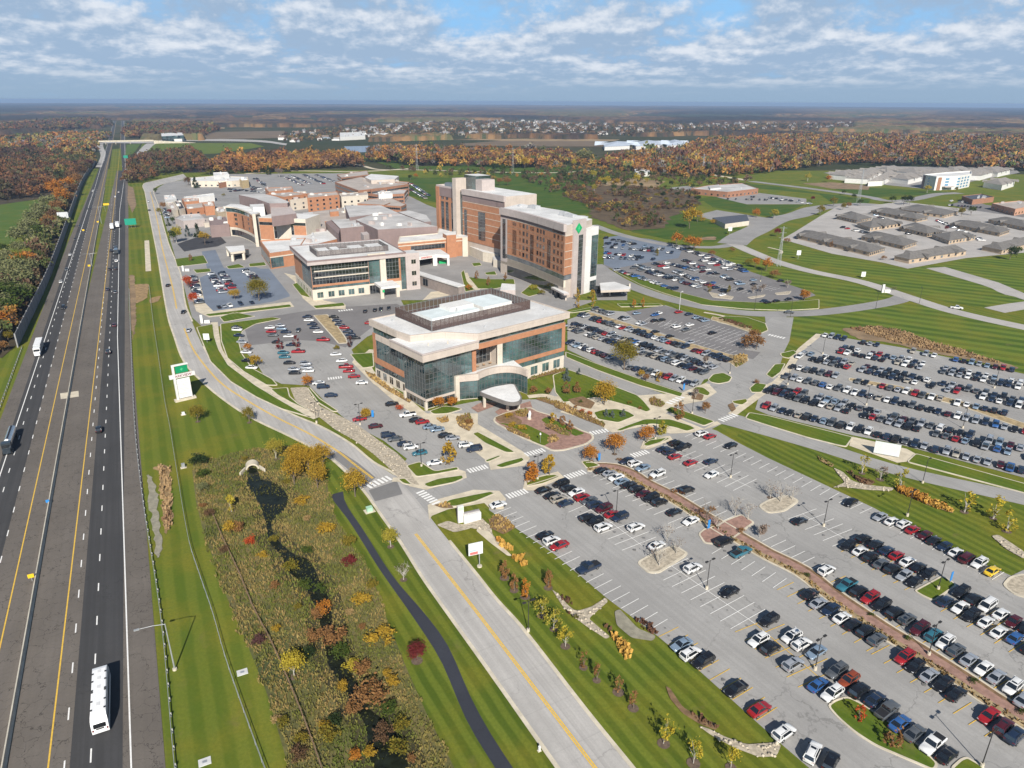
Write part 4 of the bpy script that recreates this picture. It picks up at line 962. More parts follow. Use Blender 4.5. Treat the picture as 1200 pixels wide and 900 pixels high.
def build_cars():
    # too close to one already there: drop
    cell = {}; keep = []
    for c in CARS:
        k = (int(c[0] // 2.0), int(c[1] // 2.0)); hit = False
        for i in (-1, 0, 1):
            for j in (-1, 0, 1):
                for o in cell.get((k[0] + i, k[1] + j), ()):
                    if (o[0] - c[0]) ** 2 + (o[1] - c[1]) ** 2 < 1.75 ** 2: hit = True
        if not hit: cell.setdefault(k, []).append(c); keep.append(c)
    def visible(c):
        dx, dy, dz = c[0], c[1], .7 - CAM_H; zf = dy * CP - dz * SP; xf = dx; 
        if zf < 1: return False
        u = xf / zf * F_PX; v = (-dz * CP - dy * SP) / zf * F_PX
        return abs(u) < 612 and abs(v) < 462
    keep = [c for c in keep if visible(c)]
    keep.sort(key=lambda c: c[0] ** 2 + c[1] ** 2)
    NEAR, ALL = 150, 288
    first, rest = keep[:ALL], keep[ALL:]
    # highway vehicles stay things of their own wherever they are
    mv = [c for c in rest if 'driving' in c[5]]; rest = [c for c in rest if 'driving' not in c[5]]; first = first[:ALL] + mv
    if len(first) > 300: rest += [c for c in first[ALL - (len(first) - 300):ALL]]; first = first[:ALL - (len(first) - 300)] + first[ALL:]
    near = set(id(c) for c in first[:NEAR])
    rows = {}
    for c in first: rows.setdefault(c[5], []).append(c)
    lab = {}
    for r, cs in rows.items():
        # order each row from its left end in plan, nearest the entrance
        if 'highway' in r: cs.sort(key=lambda c: c[1]); end = 'counting from the nearest'
        else: cs.sort(key=lambda c: c[0]); end = 'from its left end'
        if 'row' not in r: end = 'counting from the left' if 'highway' not in r else end
        seen = {}
        for i, c in enumerate(cs):
            key = (c[4], c[3]); seen[key] = seen.get(key, 0) + 1
        cnt = {}
        for i, c in enumerate(cs):
            key = (c[4], c[3]); nm = CARCOL[c[4]][0] + ' ' + KINDN[c[3]]; cnt[key] = cnt.get(key, 0) + 1
            if len(cs) == 1 or seen[key] == 1: lab[id(c)] = 'the only %s %s' % (nm, r) if len(cs) > 1 else nm + ' ' + r
            else: lab[id(c)] = '%s %s %s, %s' % (nth(cnt[key] - 1), nm, r, end)
    for c in first:
        bm, gm, wm, om = car_data(c[3], c[4]); name = {'c': 'sedan', 'u': 'suv', 'p': 'pickup_truck', 'v': 'van'}[c[3]]
        rz = math.pi / 2 - c[2]; zg = .19
        if 'highway' in c[5]: zg = .085
        if id(c) in near:
            t = thing(name, lab[id(c)], 'car', (c[0], c[1], zg), c[6], rz); k_ = random.uniform(.97, 1.06); t.scale = (k_, random.uniform(.98, 1.03), k_ * random.uniform(.96, 1.02))
            for nm, me in [('body', bm), ('window_glass', gm)] + [('wheel', x) for x in wm]:
                o = bpy.data.objects.new(nm, me); COL.objects.link(o); o.parent = t
        else:
            o = bpy.data.objects.new(name, om); COL.objects.link(o); o.location = (c[0], c[1], zg); o.rotation_euler = (0, 0, rz); tag(o, lab[id(c)], 'car', c[6])
    # the rest, too far to be told apart, as one mass
    V, Fq, MI = [], [], []; base = 0
    mats = [CARPAINT[k] for k in CARCOL] + [TRIM, LAMPG, LAMPR, CARGLASS, TYRE]; ci = {k: i for i, k in enumerate(CARCOL)}
    tri_cache = {}
    for ty in CARSPEC:
        car_data(ty, 'k'); b, g, wh = CARB[ty]; vs = list(b.v); f = []; mi = []
        for q, m in zip(b.f, b.m):
            for k in range(1, len(q) - 1): f.append((q[0], q[k], q[k + 1])); mi.append(m)
        o = len(vs); vs += g.v
        for q in g.f:
            f.append((q[0] + o, q[1] + o, q[2] + o)); f.append((q[0] + o, q[2] + o, q[3] + o)); mi += [4, 4]
        tri_cache[ty] = (np.array(vs), np.array(f), np.array(mi))
    nc = len(CARCOL)
    for c in rest:
        vs, f, mi = tri_cache[c[3]]; a = math.pi / 2 - c[2]; ca, sa = math.cos(a), math.sin(a)
        X = np.stack([vs[:, 0] * ca - vs[:, 1] * sa + c[0], vs[:, 0] * sa + vs[:, 1] * ca + c[1], vs[:, 2] + .17], 1)
        V.append(X); Fq.append(f + base); base += len(X); MI.append(np.where(mi == 0, ci[c[4]], mi - 1 + nc))
    if rest:
        me = bulk('parked_cars', np.concatenate(V), np.concatenate(Fq), mats); me.polygons.foreach_set('material_index', np.concatenate(MI).astype(np.int32))
        o = link_mesh('parked_cars', me); tag(o, 'mass of distant parked cars in the lots behind the buildings', 'cars', None, 'stuff')
    print('cars', len(first), 'rest', len(rest))
build_cars()

# --- big vehicles
def wheels(root, xs, hw_, r=.5, off=None):
    for x in xs:
        for s in (-1, 1):
            m = MB(); m.tube((x, s * (hw_ - .3), r), (x, s * (hw_ + .0), r), r, r, 12, 0); m.tube((x, s * hw_, r), (x, s * (hw_ + .015), r), r * .55, r * .5, 8, 1)
            o = bpy.data.objects.new('wheel', raw(m, 'wheel', [TYRE, RIM])); COL.objects.link(o); o.parent = root
def sub(root, name, mb, mats, parent=None):
    o = bpy.data.objects.new(name, raw(mb, name, mats if isinstance(mats, list) else [mats])); COL.objects.link(o); o.parent = parent or root; return o
WHITE = paint('truck_white', (.80, .80, .80), 0, .35)
def bus():
    p = hw(-26.5, 10.0); c = (G(108, 862, 0) + G(131, 858, 0)) / 2; f = (G(109, 789, 3.5) + G(129, 786, 3.5)) / 2
    d = HU; L = 13.7; ctr = c + d * (L / 2 - .2)
    t = thing('tour_bus', 'long white tour coach with black roof hatches driving away in the highway', 'bus', (ctr.x, ctr.y, .09), None, math.pi / 2 - R(-27.2))
    b = MB(); h = L / 2; w = 1.29
    prof = [(-h, .45), (-h - .05, 1.4), (-h + .25, 2.5), (-h + .9, 3.35), (-h + 1.6, 3.52), (h - .9, 3.52), (h - .25, 3.3), (h, 2.4), (h, .45)]
    ins = [1, 1, 1, .93, .90, .90, .93, 1, 1]
    vs = [(x, -w * k, z) for (x, z), k in zip(prof, ins)] + [(x, w * k, z) for (x, z), k in zip(prof, ins)]
    n = len(prof); fs = [(i, (i + 1) % n, n + (i + 1) % n, n + i) for i in range(n)]
    fs += [tuple(range(n - 1, -1, -1)), tuple(range(n, 2 * n))]
    b.add(vs, fs, 0)
    sub(t, 'body', b, [WHITE])
    rt = MB(); rt.prism([(-h + 1.7, -1.05), (h - 1.2, -1.05), (h - 1.2, 1.05), (-h + 1.7, 1.05)], 3.52, 3.60, 0); sub(t, 'roof_deck', rt, [WHITE])
    for x in (-4.6, -2.5, -.2, .25, 2.6, 4.6):
        for s in (-1, 1):
            m = MB(); m.prism([(x - .16, s * 1.0 - .14), (x + .16, s * 1.0 - .14), (x + .16, s * 1.0 + .14), (x - .16, s * 1.0 + .14)], 3.60, 3.68, 0); sub(t, 'roof_vent', m, [TRIM])
    for x in (-3.4, .9, 3.2, 5.0):
        m = MB(); m.prism([(x - .4, -.25), (x + .4, -.3), (x + .4, .25), (x - .4, .25)], 3.605, 3.64, 0); sub(t, 'roof_hatch', m, [M('hatch_grey', (.6, .6, .6), .6, 0)])
    for s in (-1, 1):
        m = MB(); m.add([(-h + 1.2, s * (w + .006), 1.75), (h - .6, s * (w + .006), 1.75), (h - .7, s * (w + .006), 2.4), (-h + 1.2, s * (w + .006), 2.4)], [(0, 1, 2, 3), (3, 2, 1, 0)]); sub(t, 'side_window', m, [CARGLASS])
    m = MB(); m.add([(-h - .045, -.95, 1.55), (-h - .045, .95, 1.55), (-h + .17, .95, 2.3), (-h + .17, -.95, 2.3)], [(0, 1, 2, 3), (3, 2, 1, 0)]); sub(t, 'rear_window', m, [CARGLASS])
    m = MB(); m.add([(-h - .07, -.6, 1.25), (-h - .07, .6, 1.25), (-h - .055, .6, 1.5), (-h - .055, -.6, 1.5)], [(0, 1, 2, 3), (3, 2, 1, 0)]); sub(t, 'engine_grille', m, [TRIM])
    for s in (-1, 1):
        m = MB(); m.add([(-h - .06, s * .95, 1.0), (-h - .06, s * 1.2, 1.0), (-h - .05, s * 1.2, 1.4), (-h - .05, s * .95, 1.4)], [(0, 1, 2, 3), (3, 2, 1, 0)]); sub(t, 'tail_light', m, [LAMPR])
    m = MB(); m.add([(h + .006, -1.1, 1.2), (h + .006, 1.1, 1.2), (h - .02, 1.1, 2.4), (h - .02, -1.1, 2.4)], [(0, 1, 2, 3)]); sub(t, 'windscreen', m, [CARGLASS])
    wheels(t, (-4.4, -3.2, 4.6), w - .02)
bus()
def truck(px, hd, label, kind='box', trailer=WHITE, cabm=WHITE, L=16.0, z=.09):
    p = G(px[0], px[1], 2); t = thing('semi_truck', label, 'truck', (p.x, p.y, z), 'lorries on the highway', math.pi / 2 - R(hd))
    h = L / 2; b = MB()
    if kind == 'box':
        b.box(-h, h - 3.6, -1.28, 1.28, 1.1, 4.0); sub(t, 'trailer', b, [trailer]); r = MB(); r.box(-h + .1, h - 3.7, -1.2, 1.2, 4.0, 4.04); sub(t, 'trailer_roof', r, [M('trailer_roof', (.72, .72, .72), .6, .08, .5)])
    elif kind == 'tank':
        b.tube((-h, 0, 2.2), (h - 4.4, 0, 2.3), 1.2, 1.2, 18); b.tube((-h - .25, 0, 2.2), (-h, 0, 2.2), .7, 1.2, 18); b.tube((h - 4.4, 0, 2.3), (h - 4.1, 0, 2.3), 1.2, .7, 18)
        sub(t, 'tank', b, [M('steel_tank', (.62, .63, .64), .25, .1, .5, metal=.85)]); r = MB(); r.box(-h + .5, h - 5, -.22, .22, 3.42, 3.56); sub(t, 'walkway', r, [TRIM])
    else:
        b.box(-h, h - 3.6, -1.25, 1.25, 1.05, 1.35); b.box(-h + 1, h - 5, -1.1, 1.1, 1.35, 3.2); sub(t, 'trailer', b, [trailer])
    c = MB(); c.box(h - 3.1, h - 1.1, -1.22, 1.22, .6, 3.6); c.add([(h - 1.1, -1.1, .6), (h, -1.0, .6), (h, 1.0, .6), (h - 1.1, 1.1, .6), (h - 1.1, -1.1, 2.0), (h, -.95, 1.75), (h, .95, 1.75), (h - 1.1, 1.1, 2.0)], [(0, 1, 5, 4), (1, 2, 6, 5), (2, 3, 7, 6), (4, 5, 6, 7)])
    sub(t, 'cab', c, [cabm]); g = MB(); g.add([(h - 1.095, -1.1, 2.1), (h - 1.095, 1.1, 2.1), (h - 1.2, 1.05, 3.05), (h - 1.2, -1.05, 3.05)], [(0, 1, 2, 3), (3, 2, 1, 0)])
    g.add([(h - 1.06, -1.1, 2.1), (h - 1.06, 1.1, 2.1), (h - 1.09, 1.05, 3.05), (h - 1.09, -1.05, 3.05)], [(0, 1, 2, 3)])
    sub(t, 'windscreen', g, [CARGLASS]); f = MB(); f.box(-h + .2, h - .4, -.45, .45, .75, 1.05); sub(t, 'chassis', f, [TRIM])
    wheels(t, (-h + 1.2, -h + 2.5, h - 3.4, h - 2.3, h - .7), 1.25)
truck((45, 407), S, 'white box lorry heading towards us beside the noise wall', trailer=paint('trailer_grey', (.42, .44, .45), 0, .5)); truck((11, 515), S, 'bright steel tanker lorry at the left edge of the highway', 'tank', cabm=paint('cab_dark', (.03, .04, .05)))
truck((131, 265), N_, 'left one of two white lorries driving side by side away from us', L=15); truck((137.5, 263), N_, 'right one of two white lorries driving side by side away from us', L=15)
truck((136, 293), N_, 'dark flatbed lorry driving away behind the two white lorries', 'flat', trailer=paint('load_dark', (.05, .055, .06)), cabm=paint('cab_black', (.02, .02, .022)))
# ================================================================== BUILDINGS
BRICK = M('brick_orange', (.415, .195, .105), .9, .10, .5, fine=.25); BRICKR = M('brick_red', (.33, .165, .10), .9, .12, .5, fine=.25)
CREAM = M('stone_cream', (.58, .52, .43), .85, .06, .4, joint=1.2); BEIGE = M('panel_beige', (.50, .43, .37), .7, .06, .3, joint=1.4); MAUVE = M('panel_mauve', (.235, .175, .165), .75, .07, .2, joint=1.6); MAUVEL = M('panel_pinkgrey', (.45, .39, .365), .8, .06, .3, joint=1.6)
ROOFW = M('roof_white', (.64, .635, .62), .85, .16, .07, fine=.2); ROOFG = M('roof_grey', (.47, .455, .44), .9, .2, .06, fine=.2); ROOFT = M('roof_tan', (.40, .35, .31), .9, .16, .08, fine=.15); WHITEP = M('panel_white', (.66, .65, .62), .7, .05, .4)
GLASS = glass_mat('facade_glass', (.050, .088, .090), .03, .7, .10); GLASSD = glass_mat('window_dark', (.014, .018, .022), .05, .6, .3); GLASSL = glass_mat('window_pale', (.10, .125, .14), .06, .5, .3); FRAMEM = M('mullion_metal', (.30, .31, .31), .45, .1, 1, metal=.5); FRAMED = M('mullion_dark', (.12, .125, .125), .5, .1, 1)  # the pale window colour stands in for sky reflected in some panes
SHINGLE = M('shingle_grey', (.155, .145, .135), .95, .18, .5, fine=.35); SHINGLEB = M('shingle_blue', (.075, .085, .11), .95, .15, .5, fine=.3); BROWN = M('screen_brown', (.10, .065, .055), .7, .15, 1.2, fine=.3); BLACK = M('opening_black', (.012, .012, .013), .8, 0)
GREEN_ = M('emblem_green', (.012, .36, .12), .5, 0); REDP = M('sign_red', (.55, .05, .04), .6, 0)

class Bld:
    def __init__(s, name, label, at, cat='building', group=None):
        s.o = thing(name, label, cat, (at[0], at[1], 0), group); s.c = Vector((at[0], at[1])); s.n = 0
    def prism(s, name, pts, z0, z1, mat, roof=None, parent=None, bottom=True):
        m = MB(); m.prism(pts, z0, z1, 0, 1 if roof else None, bottom)
        return m.build(name, [mat] + ([roof] if roof else []), parent or s.o)
    def parapet(s, pts, z, mat, w=.5, h=.7, name='parapet', parent=None):
        pts = ccw(clean(pts)); inn = inset(pts, w); m = MB(); n = len(pts)
        out = inset(pts, -.06)
        for i in range(n):
            j = (i + 1) % n; a, b, c, d = out[i], out[j], inn[j], inn[i]
            m.quad((*a, z - .4), (*b, z - .4), (*b, z + h), (*a, z + h)); m.quad((*a, z + h), (*b, z + h), (*c, z + h), (*d, z + h)); m.quad((*c, z + .0), (*d, z + .0), (*d, z + h), (*c, z + h))
            m.quad((*a, z - .4), (*d, z - .4), (*c, z - .4), (*b, z - .4))
        return m.build(name, mat, parent or s.o)
    def run(s, line, u0, u1, inner=None):
        L = length(line); u0 = u0 if u0 >= 0 else L + u0; u1 = L if u1 is None else (u1 if u1 > 0 else L + u1)
        pts = [polyline_at(line, u0)[0]]; acc = 0
        for a, b in zip(line, line[1:]):
            acc += (b - a).length
            if u0 + .01 < acc < u1 - .01: pts.append(Vector(b))
        pts.append(polyline_at(line, min(u1, L - 1e-5))[0])
        c = inner if inner is not None else s.c
        a, b = line[0], line[-1]; e = b - a; side = 1 if (e.y * (c.x - a.x) - e.x * (c.y - a.y)) < 0 else -1   # +1: outside is right of travel
        return pts, side
    def solid(s, mb, pts, side, z0, z1, p0, p1, mi=0):
        """strip between offsets p0 (inner) and p1 (outer)"""
        a = offset_line(pts, side * p0); b = offset_line(pts, side * p1); n = len(pts)
        for i in range(n - 1):
            v = [(*a[i], z0), (*b[i], z0), (*b[i + 1], z0), (*a[i + 1], z0), (*a[i], z1), (*b[i], z1), (*b[i + 1], z1), (*a[i + 1], z1)]
            f = [(1, 2, 6, 5), (4, 5, 6, 7), (0, 3, 2, 1), (3, 0, 4, 7)]
            if i == 0: f.append((0, 1, 5, 4))
            if i == n - 2: f.append((2, 3, 7, 6))
            if side < 0: f = [q[::-1] for q in f]
            mb.add(v, f, mi)
    def band(s, name, line, u0, u1, z0, z1, mat, proud=.12, parent=None, inner=None, back=-.05):
        pts, sd = s.run(line, u0, u1, inner); m = MB(); s.solid(m, pts, sd, z0, z1, back, proud)
        return m.build(name, mat, parent or s.o)
    def glazing(s, line, u0, u1, z0, z1, du=1.5, dz=2.0, name='curtain_wall', mat=None, frame=None, proud=.05, w=.12, inner=None):
        pts, sd = s.run(line, u0, u1, inner); m = MB(); s.solid(m, pts, sd, z0, z1, -.05, proud); g = m.build(name, mat or GLASS, s.o); frame = frame or (FRAMED if mat in (None, GLASS) else None)
        f = MB(); L = length(pts); n = max(1, round(L / du)); k = max(1, round((z1 - z0) / dz)) if dz else 1
        for i in range(n + 1):
            t = min(max(L * i / n, w / 2), L - w / 2 - 1e-3); p, d = polyline_at(pts, t); q = Vector((d.y, -d.x)) * sd
            c = p + q * (proud + .04); f.obox(c, (d.x, d.y), w, .14, z0 + .01, z1 - .01)
        for j in range(k + 1):
            z = z0 + (z1 - z0) * j / k; s.solid(f, pts, sd, max(z0 + .005, z - w / 2), min(z1 - .005, z + w / 2), proud - .02, proud + .075)
        fo = f.build('mullions', frame or FRAMEM, s.o); fo.parent = g; fo.location = (0, 0, 0)
        return g
    def windows(s, line, us, w, rows, h, mat=None, frame=None, inner=None, name='window', split=True):
        for u in us:
            for z in rows:
                pts, sd = s.run(line, u - w / 2, u + w / 2, inner); m = MB(); s.solid(m, pts, sd, z, z + h, -.05, .06); g = m.build(name, random.choice((GLASSD, GLASSD, GLASSL)) if mat in (None, GLASSD) else mat, s.o)
                if split:
                    f = MB(); s.solid(f, pts, sd, z - .12, z, -.02, .12); s.solid(f, pts, sd, z + h, z + h + .1, -.02, .10)
                    p, d = polyline_at([pts[0], pts[-1]], w / 2); q = Vector((d.y, -d.x)) * sd; f.obox(p + q * .08, (d.x, d.y), .08, .07, z, z + h)
                    fo = f.build('frame', frame or CREAM, s.o); fo.parent = g; fo.location = (0, 0, 0)

def rooftop_units(b, spots, mat=None):
    for x, y, w, d, h, z, az in spots:
        m = MB(); e = (math.sin(R(az)), math.cos(R(az))); m.obox((x, y), e, w, d, z, z + h); m.obox((x, y), e, w * .7, d * .6, z + h, z + h + .25); m.build('rooftop_unit', mat or M('unit_grey', (.42, .43, .44), .6, .1), b.o)

def roof_clutter(b, V, z, n, seed):
    r = random.Random(seed); V = inset(V, 1.5); xs = [p[0] for p in V]; ys = [p[1] for p in V]; k = 0; t = 0
    while k < n and t < 200:
        t += 1; p = (r.uniform(min(xs), max(xs)), r.uniform(min(ys), max(ys)))
        if inside(p, V): k += 1; rooftop_units(b, [(*p, r.uniform(1.2, 4.5), r.uniform(1, 2.4), r.uniform(.8, 2.2), z, r.choice((50, 63, 140, 118)))], r.choice((None, MAUVEL, WHITEP)))
def text_part(parent, name, s, loc, size, rot, mat, extrude=.04):
    cu = bpy.data.curves.new(name, 'FONT'); cu.body = s; cu.size = size; cu.extrude = extrude; cu.align_x = 'CENTER'; cu.align_y = 'CENTER'; cu.resolution_u = 2
    cu.materials.append(mat); o = bpy.data.objects.new(name, cu); COL.objects.link(o); o.parent = parent; o.location = Vector(loc) - parent.location; o.rotation_euler = rot
    me = bpy.data.meshes.new_from_object(o); me.materials.clear(); me.materials.append(mat); q = bpy.data.objects.new(name, me); COL.objects.link(q); q.parent = parent; q.location = o.location; q.rotation_euler = rot; bpy.data.objects.remove(o); q.name = name; return q

def glass_office():
    O = Vector((-29.8, 226.5)); r = Vector((.766, .643)); l = Vector((-.643, .766))
    q = lambda a, b: O + r * a + l * b
    b = Bld('glass_office_building', 'four storey glass office building with cream cornice and brown rooftop screen in front', q(33, 20))
    W = lambda *s: [q(*k) for k in s]
    b.prism('ground_floor', W((2.5, 39), (2.5, 14), (.5, 14), (.5, .5), (66.5, .5), (66.5, 39)), 0, 5.6, CREAM)
    b.prism('upper_floors', W((2.6, 38.9), (2.6, 13.9), (.6, 13.9), (.6, .6), (22, .6), (22, 6), (33.5, 6), (33.5, .6), (66.4, .6), (66.4, 38.9)), 5.6, 18.3, BEIGE)
    b.prism('top_floor', W((2.7, 38.8), (2.7, 13), (14, 9.5), (22, .8), (66.3, .8), (66.3, 38.8)), 18.3, 21, BEIGE)
    L = W((2.5, 39), (2.5, 14)); Cn = W((.5, 14), (.5, .5), (20.4, .5)); Rt = W((20.5, .5), (66.5, .5))
    # left face
    b.windows(L, [2.5 + i * 4.7 for i in range(5)], 2.3, [.9], 2.8, GLASSD, CREAM)
    b.glazing(L, .4, 24.8, 4.3, 6.4, 2.4, 0); b.band('brick_band', L, 0, 25, 6.4, 8.8, BRICK, .25); b.glazing(L, 2.2, 24.9, 8.8, 16.0, 1.9, 2.4)
    b.band('brick_pier', L, 0, 2.2, 8.8, 18.3, BRICK, .25); b.band('stone_band', L, 2.2, 25, 16, 18.1, BEIGE, .3); b.glazing(W((2.7, 38.8), (2.7, 13)), .3, 25, 18.4, 21, 2.4, 0)
    # glass corner
    b.glazing(Cn, 0, None, 3.9, 18.25, 1.65, 1.8, w=.12); b.band('stone_band', Cn, 0, None, 3.0, 3.9, BEIGE, .35); b.glazing(Cn, .5, 30, .3, 3.0, 2.2, 0, 'shop_window', GLASSD)
    for a, c in ((.0, 13.6), (.0, .0), (6.5, 0), (13.2, 0)):
        m = MB(); p = q(a, c); m.obox(p, (r.x, r.y), .8, .8, 0, 3.0); m.build('column', CREAM, b.o)
    # right face
    b.band('brick_pier', Rt, 0, 1.7, 5.6, 18.3, BRICK, .3); b.band('brick_band', Rt, 0, None, 17.2, 19.2, BRICK, .26); b.glazing(Rt, 14.2, 44.3, 9.0, 17.2, 1.6, 1.65); b.band('brick_pier', Rt, 44.3, None, 9.0, 17.2, BRICK, .3)
    b.band('brick_band', Rt, 13.5, None, 7.4, 9.0, BRICK, .28); b.glazing(Rt, 14.5, 45.8, 5.5, 7.4, 1.7, 0); b.windows(Rt, [24, 30, 36, 42], 3.4, [1.1], 3.4, GLASS, CREAM); b.glazing(W((20, .8), (66.3, .8)), .5, 46, 19.3, 21, 1.9, 0)
    b.band('stone_pier', Rt, 11.6, 14.0, 5.6, 17.2, CREAM, .2)
    tf = MB(); tf.prism(W((22, .4), (33.4, .4), (33.4, 5.9), (22, 5.9)), 9.0, 9.25); tf.build('terrace_floor', M('terrace_paving', (.42, .36, .30), .9, .15, 1), b.o)
    m = MB(); b.glazing(W((22, 5.95), (33.4, 5.95)), .3, 11, 9.4, 17, 1.8, 2.2, 'terrace_window', GLASSD)
    for i in range(3):
        m = MB(); p = q(24.5 + i * 3, 2.6); m.tube((*p, 9.25), (*p, 10.0), .06); m.tube((*p, 9.98), (*p, 10.05), .6, .6, 12); m.build('terrace_table', M('table_tan', (.5, .33, .2), .7, .1), b.o)
    # roofs
    b.prism('lower_roof', W((-1.5, 20), (-1.5, -1.5), (22.2, -1.5), (22.2, 1), (14.2, 10), (4, 13.2), (4, 20)), 18.28, 21.1, BEIGE, ROOFW)
    m = MB(); m.prism(W((-1.75, 20), (-1.75, -1.75), (22.25, -1.75), (22.25, -1.2), (-1.2, -1.2), (-1.2, 20)), 20.9, 21.35); m.build('roof_edge', MAUVEL, b.o)
    main = W((1.7, 40), (1.7, 20), (2.6, 12.6), (14, 9.0), (22.4, -.9), (67.6, -.9), (67.6, 40)); b.prism('main_roof', main, 21, 23.2, BEIGE, ROOFW); b.parapet(main, 23.2, BEIGE, .6, .35)
    # mechanical screen
    sc = W((11.7, 37.3), (11.7, 12.4), (58.6, 12.4), (58.6, 37.3)); rt = MB(); m = MB()
    for i in range(4):
        a, c = sc[i], sc[(i + 1) % 4]; d = (c - a); Ls = d.length; d.normalize(); n_ = Vector((d.y, -d.x)); k = int(Ls // 1.9)
        # slatted panel: overlapping boards with gaps
        for j in range(9):
            z = 23.55 + j * .4; mid = (a + c) / 2; m.obox(mid, (d.x, d.y), Ls - .12, .1, z, z + .31)
        for j in range(k + 1):
            p = a + d * (Ls * j / k); rt.obox(p - n_ * .12, (d.x, d.y), .16, .16, 23.2, 27.2)
        for z in (24.4, 26.9): rt.obox((a + c) / 2 - n_ * .12, (d.x, d.y), Ls, .12, z, z + .12)
    so = m.build('roof_screen', BROWN, b.o); po = rt.build('screen_posts', FRAMEM, b.o); po.parent = so; po.location = (0, 0, 0)
    b.prism('plant_room', W((17, 20), (39, 20), (39, 31), (17, 31)), 23.2, 25.3, M('plant_white', (.70, .73, .73), .8, .05), M('plant_roof', (.60, .66, .66), .85, .08, .2)); b.prism('plant_room', W((40.5, 19.5), (55, 19.5), (55, 34), (40.5, 34)), 23.2, 25.8, WHITEP, M('plant_roof2', (.62, .68, .68), .85, .08, .2))
    b.prism('plant_room', W((28, 24), (39.2, 24), (39.2, 31.2), (28, 31.2)), 25.3, 26.6, WHITEP)
    for a, c, h in ((13.8, 27, 2.2), (14.4, 25.4, 2.0), (13.4, 29, 1.9), (13.9, 23.6, 1.4)):
        p = q(a, c); m = MB(); m.tube((*p, 23.2), (*p, 23.2 + h), .45, .45, 10); m.tube((*p, 23.2 + h), (*p, 23.5 + h), .6, .25, 10); m.build('exhaust_stack', WHITEP, b.o)
    rooftop_units(b, [(*q(39.8, 17.5), 1.6, 1.2, 1.5, 23.2, 50), (*q(30, 22.5), .7, .5, 1.1, 25.3, 50), (*q(8, 33), .8, .6, .5, 23.2, 50), (*q(30, 5), .8, .5, .4, 23.2, 50), (*q(63, 25), .8, .6, .4, 23.2, 50), (*q(62, 8), .5, .5, .4, 23.2, 50)])
    for a, c in ((5.5, 5.5), (12, 3)):
        p = q(a, c); m = MB(); m.tube((*p, 21.1), (*p, 22.0), .25, .25, 8); m.build('roof_vent', CREAM, b.o)
    # curved lobby with sweeping cornice
    front = spline(P('e3', '590,662 650,655 730,648', 7.2) + P('e4', '60,640 150,608 250,597 330,606 383,625', 7.2), 4)
    back = [q(40, .6), q(12, .6)]
    c_ = (q(26, 3))
    b.prism('lobby_floor', front + back, 0, .25, CREAM)
    b.glazing(front, 0, None, .3, 7.2, 1.5, 2.4, 'lobby_glass', inner=c_); b.band('lobby_cornice', front, 0, None, 7.2, 9.6, BEIGE, .5, inner=c_, back=-.5)
    b.prism('lobby_roof', front + back, 7.2, 9.3, BEIGE, ROOFW)
    e = MB(); p0 = front[0]; e.obox(p0, (r.x, r.y), 1.6, 1.6, 0, 9.62); e.build('lobby_pier', CREAM, b.o)
    # entrance canopy
    can = rounded(P('e4', '60,725 150,692 300,668 322,715 350,765 335,790 290,800 240,793 160,765 100,742', 5.6), 3, 6)
    b.prism('canopy', can, 4.4, 5.6, M('canopy_grey', (.18, .165, .155), .5, .05), None); b.prism('canopy_roof', inset(can, .55), 5.6, 5.66, ROOFW)
    for v in ('100,832', '253,852', '325,842'):
        p = P('e4', v)[0]; m = MB(); m.obox(p, (r.x, r.y), .75, .75, 0, 4.4); m.build('canopy_column', CREAM, b.o)
glass_office()

